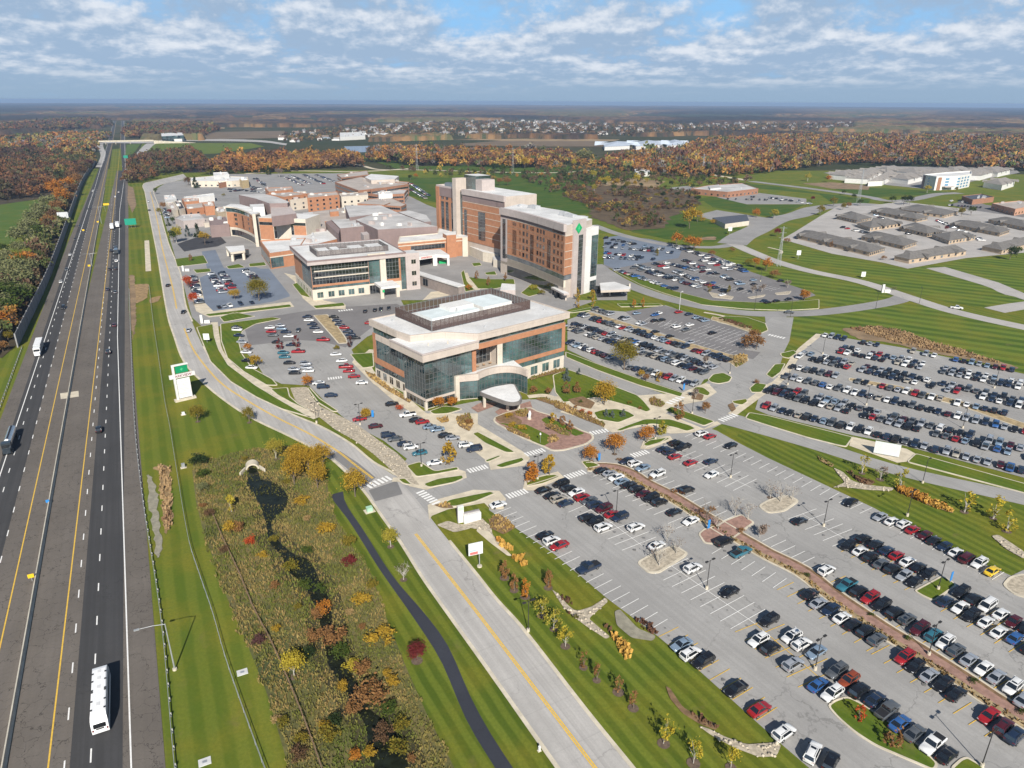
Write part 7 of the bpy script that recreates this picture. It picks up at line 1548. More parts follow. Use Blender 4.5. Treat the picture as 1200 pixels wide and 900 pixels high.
# thickets on the meadow behind the tower
def thickets():
    r = random.Random(9); cnt = {}
    for v, s, sp, pals, hh in (('c3', '0,150 120,160 180,230 330,235 450,300 480,345 380,360 250,330 130,260 0,200', 16, ('brown', 'purple', 'brown', 'rust', 'olive'), (5, 9)), ('c3', '200,170 340,160 620,180 640,260 480,270 330,240', 17, ('brown', 'brown', 'bare', 'conifer', 'olive', 'rust'), (4, 9)), ('c3', '60,150 260,150 620,125 860,120 840,140 620,170 200,175', 26, ('green', 'conifer', 'olive', 'gold'), (5, 9))):
        poly = P(v, s)
        for p in sorted(scatter(poly, sp, r)):
            pal = r.choice(pals)
            sh = 'round' if pal in ('conifer', 'green', 'gold') else 'bush'; cnt[pal, sh] = cnt.get((pal, sh), 0) + 1
            plant(p, r.uniform(*hh) * (1 if sh == 'round' else .75), pal, sh, '%s %s thicket %s on the tower meadow, from the left' % (nth(cnt[pal, sh] - 1), WORDS[pal], 'tree' if sh == 'round' else 'shrub'), 'thickets on the meadow', 200, .065, cat='tree' if sh == 'round' else 'shrub')
thickets()
print('trees', NTREE[0])
# long grass, sedge and seedlings of the hollow
def ground_cover():
    r = np.random.default_rng(3)
    def tufts(name, polys, dens, hmin, hmax, cols, label, z=0.05, blades=3, w=.35, avoid=None, keep=None):
        pts = []
        for poly in polys:
            xs = [p[0] for p in poly]; ys = [p[1] for p in poly]; n = int((max(xs) - min(xs)) * (max(ys) - min(ys)) * dens)
            for x, y in zip(r.uniform(min(xs), max(xs), n), r.uniform(min(ys), max(ys), n)):
                if inside((x, y), poly) and not (avoid and inside((x, y), avoid)) and (keep is None or keep(x, y)): pts.append((x, y))
        n = len(pts)
        if not n: return
        Pn = np.array(pts); h = r.uniform(hmin, hmax, n); V = []; T = []
        patch = np.array([noise.noise((x * .06, y * .06, 1.3)) for x, y in pts]); patch2 = np.array([noise.noise((x * .2, y * .2, 7.3)) for x, y in pts]); cols = np.array(cols); ci = np.clip(((patch * .9 + patch2 * .5 + r.normal(0, .09, n)) * .62 + .5) * len(cols), 0, len(cols) - 1).astype(int)
        for b in range(blades):
            a = r.uniform(0, 2 * np.pi, n); c, s = np.cos(a) * w * h, np.sin(a) * w * h; lx, ly = r.normal(0, .25, n) * h, r.normal(0, .25, n) * h; Z0 = np.full(n, z)
            V.append(np.stack([np.stack([Pn[:, 0] - c, Pn[:, 1] - s, Z0], 1), np.stack([Pn[:, 0] + c, Pn[:, 1] + s, Z0], 1), np.stack([Pn[:, 0] + c * .6 + lx, Pn[:, 1] + s * .6 + ly, Z0 + h], 1), np.stack([Pn[:, 0] - c * .6 + lx, Pn[:, 1] - s * .6 + ly, Z0 + h * .9], 1)], 1)); T.append(cols[ci] * r.uniform(.9, 1.1, (n, 1)))
        V = np.concatenate(V).reshape(-1, 3); me = bulk(name, V, np.arange(len(V)).reshape(-1, 4), attr_mat('tufts_' + name), np.concatenate(T)); tag(link_mesh(name, me), label, name.replace('_', ' '), None, 'stuff')
    tufts('long_grass', [ragged(BRUSH, .9, 2.5)], 7.0, .22, .75, [(.105, .125, .026), (.115, .125, .028), (.15, .145, .038), (.21, .175, .055), (.26, .19, .07), (.14, .14, .034), (.125, .14, .030), (.19, .15, .052), (.27, .20, .05)], 'tall tawny grass and sedge filling the brush hollow', avoid=CREEK, w=.17)
    tufts('pond_weed', [CREEK], 1.6, .12, .4, [(.05, .055, .016), (.075, .075, .02), (.11, .09, .03)], 'dull green water weed covering the lower creek', .1, keep=lambda x, y: noise.noise((x * .16, y * .16, 4)) > (-.25 if y < 180 else .3), w=.5)
    side = [offset_line(PROM, a) for a in (.75, 2.3)]; tufts('ornamental_planting', [side[0] + side[1][::-1]], 3., .2, .55, [(.30, .20, .08), (.22, .16, .06), (.16, .10, .04), (.10, .11, .03)], 'low straw and brown planting along the brick walk', .23)
    beds = [P(v, s) for v, s in (('b6', '440,670 470,665 520,695 500,712 450,700'), ('b7', '445,665 500,655 505,680 470,685'), ('b7', '535,660 600,640 620,690 600,725 550,700'), ('b7', '110,440 150,455 230,520 330,575 320,592 220,535 130,470'), ('b7', '880,470 920,445 1050,430 1055,440 930,470 890,485'), ('b6', '0,680 60,700 150,745 240,790 230,805 140,770 0,712'), ('g8', '580,440 650,430 780,490 830,510 800,540 720,520 640,480'), ('g8', '610,560 650,520 720,570 680,590 620,600'), ('g8', '240,460 330,470 460,550 450,570 350,530 260,490'), ('g8', '320,320 430,295 450,340 400,375 340,360'), ('g8', '490,200 600,205 760,270 740,290 600,235'), ('a8', '230,450 300,440 330,465 270,465'), ('a8', '490,520 540,490 620,555 560,590 500,560'), ('b6', '830,480 870,460 905,470 900,500 850,525'), ('b4', '230,140 310,180 300,195 240,160'), ('b7', '680,355 720,350 760,380 700,385'))]
    tufts('ornamental_grass', beds, 2.4, .35, .8, [(.30, .19, .06), (.38, .26, .10), (.22, .15, .05), (.16, .15, .04)], 'straw coloured clump grasses in the planted beds', .19)
    tufts('orange_grass', [P(v, s) for v, s in (('b4', '600,285 680,300 860,395 870,410 760,375 600,305'), ('b2', '70,290 90,270 155,355 160,390 135,395 85,330'), ('a8', '525,620 545,610 600,660 590,672 550,650'), ('a8', '600,700 640,690 675,730 650,735'))], 4, .6, 1.3, [(.42, .24, .05), (.50, .30, .07), (.40, .20, .04)], 'orange drift grasses beside the swales', .12)
    tufts('swale_shrubs', [P(v, s) for v, s in (('b4', '360,205 420,235 500,265 480,280 430,265'), ('b2', '430,640 480,650 570,720 560,735 480,700'), ('a7', '630,95 690,125 680,140 640,120'), ('a7', '655,165 705,195 700,215 660,190'), ('b2', '20,230 70,260 70,290 30,260'), ('b2', '170,195 210,190 280,270 260,290 200,240'), ('c3', '720,770 800,785 890,820 850,820 760,790'))], 2.5, .4, 1.0, [(.10, .05, .03), (.13, .07, .04), (.09, .08, .03)], 'dark brown perennials lining the stone swales', .12)
    tufts('dry_reeds', [P(v, s) for v, s in (('f', '187,553 178,548 190,545 200,548 201,580 202,615 196,628 191,610 188,580'), ('b5', '380,140 500,132 620,150 760,200 900,240 1100,305 1000,290 700,230 560,195'))], 1.6, .5, 1.1, [(.26, .17, .09), (.34, .23, .12), (.22, .13, .07)], 'dry reeds and stubble on the verge and mound')
ground_cover()
def swale_rocks():
    r = np.random.default_rng(8); V, F_, T = [], [], []; base = 0
    oct_ = np.array([(1, 0, 0), (0, 1, 0), (-1, 0, 0), (0, -1, 0), (0, 0, 1.), (0, 0, -.4), (.6, .6, .55), (-.6, .6, .55), (-.6, -.6, .55), (.6, -.6, .55)]); f = np.array([(0, 1, 6), (6, 1, 4), (0, 6, 4), (1, 2, 7), (7, 2, 4), (1, 7, 4), (2, 3, 8), (8, 3, 4), (2, 8, 4), (3, 0, 9), (9, 0, 4), (3, 9, 4), (1, 0, 5), (2, 1, 5), (3, 2, 5), (0, 3, 5)])
    for v, s, d in (('a7', '585,65 625,95 660,140 700,170 770,150 840,105 850,125 780,185 760,205 860,290 840,300 740,235 690,195 640,150', 1.6), ('b2', '470,705 520,720 600,760 700,795 840,785 860,800 840,850 760,855 640,810 530,750', 1.6), ('b4', '305,195 350,215 390,255 450,275 590,290 580,305 460,300 350,285 300,290 360,265', 1.0), ('b4', '1045,515 1080,510 1200,590 1200,625 1120,580', 1.0), ('g2', '480,640 690,680 800,900 860,900 720,720 700,600 560,470', 1.2), ('a5', '640,20 700,105 790,150 940,240 1060,325 1110,375 1080,452 950,330 770,215 620,110', .35)):
        poly = P(v, s); xs = [p[0] for p in poly]; ys = [p[1] for p in poly]; n = int((max(xs) - min(xs)) * (max(ys) - min(ys)) * d)
        for x, y in zip(r.uniform(min(xs), max(xs), n), r.uniform(min(ys), max(ys), n)):
            if inside((x, y), poly):
                k = r.uniform(.14, .42); V.append(oct_ * r.uniform(.7, 1.3, (10, 3)) * k + np.array([x, y, .2])); F_.append(f + base); base += 10; T.append(np.tile(np.array((.46, .40, .31)) * r.uniform(.6, 1.25), (16, 1)))
    me = bulk('swale_rocks', np.concatenate(V), np.concatenate(F_), attr_mat('rocks'), np.concatenate(T)); tag(link_mesh('swale_rocks', me), 'pale rounded stones filling the drainage swales', 'rocks', None, 'stuff')
swale_rocks()
# ================================================================== STREET FURNITURE, WALLS, SIGNS
POLE = M('pole_dark', (.035, .033, .032), .5, .1); STEEL = M('galvanised', (.46, .48, .49), .45, .1, 1, metal=.5); CONCW = M('barrier_concrete', (.50, .46, .38), .9, .12, .4, fine=.15); WALLM = M('noise_wall', (.20, .205, .215), .9, .12, .3, fine=.2); SIGNY = M('sign_yellow', (.75, .48, .02), .5, 0); SIGNG = M('sign_green', (.01, .26, .17), .5, .05); SIGNB = M('sign_blue', (.03, .22, .55), .5, 0); SIGNW = M('sign_white', (.70, .71, .70), .5, .02)
def mesh_thing(name, label, cat, base, builds, group=None):
    t = thing(name, label, cat, (base[0], base[1], 0), group)
    for nm, mb, m in builds: mb.build(nm, m, t)
    return t
def barrier():
    m = MB(); pts = [hw(s, -.3) for s in range(-120, 868, 12)]
    prof = [(-.42, 0), (-.40, .10), (-.16, .38), (-.11, 1.05), (.11, 1.05), (.16, .38), (.40, .10), (.42, 0)]
    vs = []; fs = []; k = len(prof)
    for p in pts: vs += [(p.x + HN.x * a, p.y + HN.y * a, .06 + z) for a, z in prof]
    for i in range(len(pts) - 1):
        for j in range(k - 1): fs.append((i * k + j, (i + 1) * k + j, (i + 1) * k + j + 1, i * k + j + 1))
    fs += [tuple(range(k)), tuple(range((len(pts) - 1) * k + k - 1, (len(pts) - 1) * k - 1, -1))]
    m.add(vs, fs); t = thing('median_barrier', 'long pale concrete barrier dividing the highway directions', 'barrier', (pts[0].x, pts[0].y, 0)); m.build('wall', CONCW, t)
barrier()
def noise_wall(label, s0, s1, line, h):
    t0 = line[0]; t = thing('noise_barrier', label, 'wall', (t0.x, t0.y, 0)); L = length(line); n = int(L // 5); pn = MB(); ps = []
    for i in range(n):
        a, d = polyline_at(line, L * i / n); b, _ = polyline_at(line, L * (i + 1) / n); m = (a + b) / 2; e = (b - a).normalized()
        pn.obox(m, (e.x, e.y), (b - a).length - .06, .22, -.2, h)
        if i % 2 == 0 and len(ps) < 90: ps.append((a, e))
    pn.build('panels', WALLM, t)
    for a, e in ps:
        q = MB(); q.obox(a, (e.x, e.y), .5, .5, -.2, h + .25); q.build('post', M('wall_post', (.27, .27, .27), .9, .1), t)
noise_wall('long grey panelled noise wall along the left edge of the highway', 0, 0, spline([G(21, 407), G(60, 322), G(97, 216), G(113, 190)], 6), 6.0)
noise_wall('short grey noise wall standing apart at the left picture edge', 0, 0, [G(-25, 445), G(9, 394)], 5.0)
def guardrail(label, line, sp=3.8, group=None):
    t = thing('guardrail', label, 'guardrail', (line[0].x, line[0].y, 0), group); L = length(line); n = min(98, int(L / sp)); r = MB()
    pts = resample(line, n + 1); 
    for a, b in zip(pts, pts[1:]):
        e = (b - a).normalized(); m = (a + b) / 2; r.obox(m, (e.x, e.y), (b - a).length + .02, .09, .50, .82)
    ro = r.build('rail', STEEL, t)
    for i, p in enumerate(pts[:-1]):
        e = (pts[i + 1] - p).normalized(); q = Vector((e.y, -e.x)); m = MB(); m.obox(p + q * .16, (e.x, e.y), .2, .2, 0, .86); m.build('post', M('guardrail_post', (.42, .41, .38), .9, .1), t)
guardrail('galvanised guardrail along the right shoulder of the highway', spline([hw(-75, 24.6), hw(-52, 24.2), hw(-12, 23.9), hw(40, 21.8), hw(95, 20.6), hw(200, 20.6), hw(300, 20.8)], 8))
guardrail('galvanised guardrail along the left shoulder of the highway', [hw(60, -20.9), hw(130, -20.9), hw(206, -21.4)])
def wire_fence(label, line, mat, h=1.2, sp=4.0, r_=.045):
    t = thing('wire_fence', label, 'fence', (line[0].x, line[0].y, 0)); L = length(line); n = min(98, int(L / sp)); pts = resample(line, n + 1); m = MB()
    for a, b in zip(pts, pts[1:]):
        for z in (.15, h * .5, h): m.tube((*a, z), (*b, z), r_ if z == h else .015, None, 4)
    m.build('rails', mat, t)
    for p in pts:
        q = MB(); q.tube((*p, 0), (*p, h + .08), .05, None, 5); q.build('post', mat, t)
wire_fence('pale wire fence running down the grass verge east of the highway', spline(P('f', '175,337 180,380 186,420 194,475 199,500 207,550 222,637 234,675 250,722 265,775 300,875 315,915'), 5), STEEL, 1.2, 4.0, .06)
wire_fence('rusty brown rail fence crossing the brush hollow', spline(P('f', '250,606 262,635 281,675 297,715 318,755 340,805 360,855 375,897 385,930'), 5), M('fence_rust', (.22, .14, .09), .9, .15, 1), 1.1, 4, .09)
def lamp(px, h=8.0, label='', arms=2, mat=None, base=True, az=None, z=.15):
    p = G(*px); t = thing('street_lamp', label, 'street lamp', (p.x, p.y, z), 'lamp posts of the campus'); mat = mat or POLE
    if base: m = MB(); m.tube((p.x, p.y, z - .1), (p.x, p.y, z + .75), .34, .32, 10); m.build('footing', CONC, t)
    m = MB(); m.tube((p.x, p.y, z), (p.x, p.y, h), .10, .07, 8); m.build('pole', mat, t)
    a = R(57 if az is None else az); d = Vector((math.sin(a), math.cos(a)))
    for s in ((1, -1) if arms == 2 else (1,)):
        m = MB(); m.tube((p.x, p.y, h - .1), (p.x + d.x * s * .8, p.y + d.y * s * .8, h), .05, .05, 6); m.obox((p.x + d.x * s * 1.05, p.y + d.y * s * 1.05), (d.x, d.y), .75, .42, h - .08, h + .12); m.build('lamp_head', mat, t)
LAMPS = [((828, 690.5), 'among the empty white stalls of the near lot'), ((955, 785), 'beside the pale blue sedan in the middle row'), ((1099, 691), 'on the small green island of the outer row'), ((722, 604), 'between the red sedan and dark SUV of the near lot'), ((856, 560), 'in the emptiest part of the upper lot'), ((965, 617), 'next to the black sedan in the outer row'), ((1088, 768), 'on the brick walk among the cars'),
         ((1150, 899), 'at the bottom grass island'), ((630, 562), 'between the two orange trees on the entry island'), ((494, 547), 'on the corner lawn of the west lot'), ((422, 498), 'by the golden tree of the west lot'), ((768, 515), 'by the orange tree at the upper crossing'), ((811, 485), 'on the green island past the crossing'), ((855, 438), 'at the round end of the double row'), ((718, 394), 'in the double row behind the glass building'),
         ((923, 451), 'at the near corner of the far right lot'), ((964, 415), 'at the top corner of the far right lot'), ((1015, 475), 'at the straw strip of the far right lot'), ((1128, 502), 'in the middle of the far right lot'), ((371, 496), 'on the stone bed by the frontage road'), ((1165, 455), 'in the rear of the far right lot'), ((891, 330), 'at the ring road verge of the tower lot'), ((1063, 605), 'beside the lawn swale of the outer lot')]
for px, ctx in LAMPS: lamp(px, 7.6, 'dark twin headed lamp post ' + ctx)
lamp((619, 740), 7.5, 'dark twin headed lamp post on the boulevard lawn', az=60, z=0); lamp((1081, 566), 7.6, 'dark single lamp post on the lawn by the middle road', 1, z=0); lamp((796, 364), 10, 'white post on the ring road verge', 1, SIGNW, False)
for px, l in (((926, 372), 'slim dark lamp post at the ring road junction'), ((884, 363), 'slim dark lamp post left of the ring road junction'), ((1026, 362), 'slim dark lamp post on the ring road by the big lawn'), ((1077, 356), 'slim dark lamp post near the diagonal road crossing')): lamp(px, 9, l, 1, None, False, 0)
def highway_lamp():
    p = G(205, 785); t = thing('street_lamp', 'tall white lamp post with one long arm over the highway shoulder', 'street lamp', (p.x, p.y, 0)); m = MB(); m.tube((*p, 0), (*p, 10.8), .16, .09, 8); m.build('pole', STEEL, t)
    e = -HN; m = MB(); q = p + e * 4.3; m.tube((*p, 10.7), (*(p + e * 2), 11.1), .07, .06, 6); m.tube((*(p + e * 2), 11.1), (*q, 11.2), .06, .05, 6); m.build('arm', STEEL, t); m = MB(); m.obox(q + e * .3, (e.x, e.y), .9, .35, 11.1, 11.3); m.build('lamp_head', STEEL, t); m = MB(); m.tube((*p, 0), (*p, .4), .4, .4, 10); m.build('footing', CONC, t)
highway_lamp()
def panel_sign(name, label, base, az, w, h, z0, mat, posts=2, cat='sign', text=None, tcol=None, tsize=1., back=None, group=None):
    p = base if isinstance(base, Vector) else G(*base); t = thing(name, label, cat, (p.x, p.y, 0), group); a = R(az); n = Vector((math.sin(a), math.cos(a))); d = Vector((n.y, -n.x))   # n: way it faces
    for i in range(posts):
        o = 0 if posts == 1 else (-w * .35 + w * .7 * i / (posts - 1)); m = MB(); q = p + d * o; m.tube((*q, 0), (*q, z0 + h * .95), .09, .08, 6); m.build('post', STEEL, t)
    m = MB(); m.obox(p + n * .14, (d.x, d.y), w, .1, z0, z0 + h); m.build('panel', mat, t)
    if text: 
        for i, s in enumerate(text): text_part(t, 'lettering', s, (*(p + n * .21), z0 + h - (i + .8) * tsize * 1.15), tsize, (R(90), 0, math.atan2(d.y, d.x) + math.pi), tcol, .01)
    return t
def pylon_sign():
    a, c = G(207.5, 470.5), G(227, 466); p = (a + c) / 2; d = (c - a).normalized(); n = Vector((d.y, -d.x)); t = thing('hospital_pylon_sign', 'tall white pylon sign with green emblem panel and dark red lettering', 'sign', (p.x, p.y, 0)); w = (c - a).length
    m = MB(); m.obox(p, (d.x, d.y), w * 1.25, 2.0, 0, .7); m.build('plinth', CONC, t)
    for s in (-1, 1):
        m = MB(); m.obox(p + d * s * w * .42, (d.x, d.y), .7 if s < 0 else .25, .9, .7, 13.4 if s < 0 else 8.2); m.build('pier', WHITEP, t)
    m = MB(); m.obox(p, (d.x, d.y), w * .95, .8, 13.1, 13.6); m.build('top_bar', WHITEP, t)
    m = MB(); m.obox(p + d * .4, (d.x, d.y), w * .72, .5, 10.4, 12.9); e = m.build('emblem_panel', M('panel_green', (.005, .24, .10), .5, 0), t)
    q = MB(); 
    for w2, h2 in ((.22, 1.0), (1.0, .22)): q.obox(p + d * .4 + n * .28, (d.x, d.y), w2, .06, 11.65 - h2 / 2, 11.65 + h2 / 2)
    eo = q.build('emblem_mark', M('emblem_mint', (.1, .5, .2), .5, 0), t)
    m = MB(); m.obox(p + d * .3, (d.x, d.y), w * 1.5, .7, 8.6, 10.0); m.build('name_board', WHITEP, t); text_part(t, 'lettering', 'PARKVIEW', (*(p + d * .3 + n * .40), 9.3), 1.3, (R(90), 0, math.atan2(d.y, d.x)), M('letter_plum', (.20, .02, .06), .5, 0))
    for i in range(4):
        m = MB(); m.obox(p + d * .35, (d.x, d.y), w * .78, .6, 1.0 + i * 1.8, 2.7 + i * 1.8); m.build('panel', SIGNW, t)
    for i, s in enumerate(('HOSPITAL', 'CLINIC', 'OFFICES')): pass
    for i in range(4):
        m = MB(); 
        for k in range(2): m.obox(p + d * .35 + n * .31, (d.x, d.y), w * (.5 - .14 * k), .02, 2.2 + i * 1.8 - k * .5, 2.33 + i * 1.8 - k * .5)
        m.build('text_line', M('letter_grey', (.45, .45, .46), .6, 0), t)
pylon_sign()
p = G(562, 664); t = thing('panel_sign', 'square white sign with red lower corner on one post on the boulevard lawn', 'sign', (p.x, p.y, 0)); m = MB(); m.tube((*p, 0), (*p, 6.8), .12, .11, 8); m.build('post', STEEL, t); m = MB(); m.tube((*p, 0), (*p, .3), .6, .6, 12); m.build('footing', CONC, t)
d = Vector((.93, .36)); c = p - d * .9; m = MB(); m.obox(c, (d.x, d.y), 3.4, .28, 3.6, 6.7); m.build('panel', SIGNW, t); m = MB(); n = Vector((d.y, -d.x)); m.obox(c + n * .16 - d * .45, (d.x, d.y), 1.9, .02, 3.75, 4.45); m.build('red_field', M('sign_pink', (.62, .16, .15), .5, 0), t); m = MB(); m.obox(c + n * .16 - d * .7, (d.x, d.y), 1.5, .02, 4.6, 5.0); m.build('teal_field', M('sign_teal', (.35, .66, .62), .5, 0), t)
# entrance monument sign
p = (G(545, 612) + G(562, 608)) / 2; d = (G(562, 608) - G(545, 612)).normalized(); n = Vector((d.y, -d.x)); t = thing('entrance_monument_sign', 'white stone entrance sign with upright slab and grey topped block', 'sign', (p.x, p.y, 0))
m = MB(); m.obox(G(540, 612), (d.x, d.y), 1.5, .7, 0, 4.8); m.build('upright_slab', WHITEP, t); m = MB(); m.obox(G(540, 612) + n * .36, (d.x, d.y), 1.3, .03, 3.6, 4.6); m.build('green_panel', M('pale_green', (.45, .68, .45), .5, 0), t); m = MB(); m.obox(G(553, 610.5), (d.x, d.y), 4.6, 1.4, 0, 2.4); m.build('block', WHITEP, t); m = MB(); m.obox(G(553, 610.5) - n * .4, (d.x, d.y), 4.4, .6, 2.4, 2.7); m.build('cap', M('cap_grey', (.28, .26, .26), .7, .1), t)
m = MB(); m.obox(G(536.8, 611), (d.x, d.y), .25, .9, 0, 4.2); m.build('edge_slab', MAUVE, t)
for px, l, w, h in (((237, 379), 'white slab sign with low block at the lower clinic drive', 1.2, 4.2), ((215, 318), 'white slab sign at the upper clinic drive', 1.1, 3.6)):
    p = G(*px); t = thing('entrance_slab_sign', l, 'sign', (p.x, p.y, 0)); m = MB(); m.obox(p, (1, .1), w, .7, 0, h); m.build('upright_slab', WHITEP, t); m = MB(); m.obox(p + Vector((2.4, .3)), (1, .1), 2.6, 1.0, 0, 1.6); m.build('block', WHITEP, t)
panel_sign('panel_sign', 'small white square sign on one post beside the curving footpath', (243, 402), 180, 2.6, 2.8, 1.6, SIGNW, 1); panel_sign('panel_sign', 'white square sign on tall post by the tower lot road', (855, 275), 180, 3, 3.2, 3, SIGNW, 1); panel_sign('panel_sign', 'white square sign on post beside the office park path', (935, 304), 180, 2.8, 3.2, 3, SIGNW, 1); panel_sign('panel_sign', 'white sign on the verge of the diagonal road', (1011, 326), 180, 2.6, 3, 1, SIGNW, 1)
p = G(1038, 534); panel_sign('white_board', 'large blank white board facing the middle road by the packed lot', p, 205, 7.0, 4.0, .4, M('board_white', (.58, .61, .60), .5, .03), 3, 'board')
p = G(1034, 343); t = thing('entrance_slab_sign', 'white slab sign on the lawn tip at the diagonal road', 'sign', (p.x, p.y, 0)); m = MB(); m.obox(p, (1, .1), 1.3, .8, 0, 4.8); m.build('upright_slab', WHITEP, t); m = MB(); m.obox(p + Vector((2.6, .3)), (1, .1), 3.4, 1.2, 0, 1.8); m.build('block', WHITEP, t)
for px, l in (((702, 542), 'blue marker blade sign at the head of the brick walk'), ((1113, 684), 'blue marker blade sign on the small green island'), ((830, 622), 'blue marker sign on the brick walk plaza'), ((801, 459), 'blue marker sign at the end of the verge row'), ((437, 491), 'blue marker blade sign by the blue stalls')):
    p = G(*px); t = thing('marker_sign', l, 'sign', (p.x, p.y, .15)); m = MB(); m.tube((*p, .1), (*p, 1.0), .06, .06, 6); m.build('post', STEEL, t); m = MB(); m.obox(p, (.84, .54), .8, .12, .8, 3.2); m.build('blade', SIGNB, t)
# highway signs
panel_sign('highway_sign', 'large green highway sign on the east verge', (154, 267), 180 - 27, 8.5, 5.2, 2.5, SIGNG, 3); panel_sign('highway_sign', 'far green highway sign beside the woods and exit ramp', (148, 188), 180 - 27, 7, 4.5, 4, SIGNG, 2, text=None); panel_sign('highway_sign', 'grey back of a highway sign above the noise wall', (76, 264), -27, 8, 5, 6, M('sign_back', (.55, .57, .58), .5, .05), 2)
for px, l, w in (((38, 681), 'yellow rectangular sign on the median barrier nearest us', 1.2), ((105, 314), 'yellow sign on the median barrier before the dark pickup', 1.4), ((115, 262), 'yellow sign on the median beside the white lorries', 1.5), ((98, 272), 'yellow sign standing in the left carriageway shoulder', 1.5)):
    p = G(*px); panel_sign('warning_sign', l, p, 180 - 27, w, w * .8, 1.0, SIGNY, 1, group='yellow signs on the median')
p = G(126, 248); panel_sign('warning_sign', 'wide yellow sign over the median farthest from us', p, 180 - 27, 5, 1.8, 6, SIGNY, 2, group='yellow signs on the median'); panel_sign('marker_sign', 'small blue sign on the median barrier', G(57, 592), 180 - 27, .8, .8, .9, SIGNB, 1)
for px, l, h in (((119, 262), 'tall grey pole on the median by the white lorries', 14), ((108, 312), 'grey pole on the median before the dark pickup', 8)):
    p = G(*px); t = thing('mast', l, 'pole', (p.x, p.y, 0)); m = MB(); m.tube((*p, 0), (*p, h), .2, .1, 6); m.build('pole', STEEL, t); m = MB(); m.tube((*p, h), (*(p - HN * 4), h + .3), .08, .05, 5); m.tube((*p, h), (*(p + HN * 4), h + .3), .08, .05, 5); m.build('arm', STEEL, t)
# overpass
def overpass():
    a, c = hw(1893, -60), hw(1893, 90); d = (c - a).normalized(); p = (a + c) / 2; t = thing('overpass', 'pale concrete road bridge crossing the far highway', 'bridge', (p.x, p.y, 0)); L = (c - a).length
    m = MB(); m.obox(p, (d.x, d.y), L, 14, 5.6, 7.4); m.build('deck', CONC, t)
    n = Vector((d.y, -d.x))
    for s in (-1, 1):
        m = MB(); m.obox(p + n * s * 6.9, (d.x, d.y), L, .3, 7.4, 8.4); m.build('parapet', CONC, t)
    for o in (-14, 7, 38):
        m = MB(); m.obox(hw(1893, o), (HU.x, HU.y), 11, 1.2, 0, 5.6); m.build('pier', CONC, t)
    for s in (-1, 1):
        m = MB(); q = p + d * s * (L / 2 + 25); w = 7; m.add([(*(q - d * s * 25 + n * w), 0), (*(q - d * s * 25 - n * w), 0), (*(q - d * s * 25 - n * w), 7.3), (*(q - d * s * 25 + n * w), 7.3), (*(q + d * s * 70 + n * w), 0), (*(q + d * s * 70 - n * w), 0)], [(0, 1, 2, 3), (3, 2, 5, 4), (0, 3, 4), (1, 5, 2)]); m.build('ramp', CONC, t)
overpass()
# culvert, boxes, drains, statue
p = G(296, 551); t = thing('culvert', 'round concrete culvert mouth opening into the creek', 'culvert', (p.x, p.y, 0)); m = MB(); k = 14; v = []
dd = Vector((.35, -.94)); nn = Vector((dd.y, -dd.x))
for r_, o in ((1.9, 0), (1.45, 0), (1.45, -3.0)): v += [(*(p + nn * r_ * math.cos(math.pi * i / k) - dd * (-o if o else 0)), .1 + r_ * math.sin(math.pi * i / k)) for i in range(k + 1)]
m.add(v, [(i, i + 1, k + 2 + i, k + 1 + i) for i in range(k)] + [(k + 1 + i, k + 2 + i, 2 * k + 3 + i, 2 * k + 2 + i) for i in range(k)]); v2 = [(*(p + nn * 1.9 * math.cos(math.pi * i / k) + dd * 0), .1 + 1.9 * math.sin(math.pi * i / k)) for i in range(k + 1)] + [(*(p + nn * 1.9 * math.cos(math.pi * i / k) - dd * 3), .1 + 1.9 * math.sin(math.pi * i / k)) for i in range(k + 1)]; m.add(v2, [(i, k + 1 + i, k + 2 + i, i + 1) for i in range(k)]); m.build('pipe', CONC, t)
for s in (-1, 1):
    m = MB(); q = p + nn * s * 2.0; e = (dd + nn * s * .5).normalized(); m.obox(q + e * 1.4, (e.x, e.y), 3.2, .4, -.2, 1.2); m.build('wing_wall', CONC, t)
m = MB(); m.obox(p - dd * 2.9, (nn.x, nn.y), 2.8, .1, .05, 1.5); m.build('bore_shade_plate', BLACK, t)  # black plate whose colour stands in for the shade inside the pipe
for px, l, nm, w, h, mt in (((433, 599), 'pale green utility cabinet on a pad by the frontage road', 'utility_cabinet', 1.5, 1.2, M('cabinet_green', (.35, .55, .40), .5, .05)), ((215, 548), 'grey utility cabinet cluster on the verge beside the fence', 'utility_cabinet', .9, 1.3, STEEL), ((215, 486), 'small white cabinet on the pad of the pylon sign', 'utility_cabinet', .9, .9, SIGNW), ((632, 880), 'small white marker post on the grass by the frontage road', 'utility_cabinet', .35, 1.0, SIGNW)):
    p = G(*px); t = thing(nm, l, 'utility box', (p.x, p.y, 0)); m = MB(); m.obox(p, (.85, .5), w * 1.8, w * 1.5, 0, .12); m.build('pad', CONC, t); m = MB(); m.obox(p, (.85, .5), w, w * .8, .12, h); m.build('housing', mt, t); m = MB(); m.obox(p, (.85, .5), w * 1.08, w * .88, h, h + .06); m.build('lid', mt, t)
for px, l in (((240, 893), 'square concrete drain inlet on the verge at the bottom edge'), ((284, 788), 'square concrete drain inlet beside the pale fence')):
    p = G(*px); t = thing('drain_inlet', l, 'drain', (p.x, p.y, 0)); m = MB(); m.obox(p, (.9, .45), 1.9, 1.5, 0, .12); m.build('slab', M('inlet_pale', (.55, .55, .53), .9, .1), t); m = MB(); m.obox(p, (.9, .45), .7, .5, .12, .14); m.build('grate', STEEL, t)
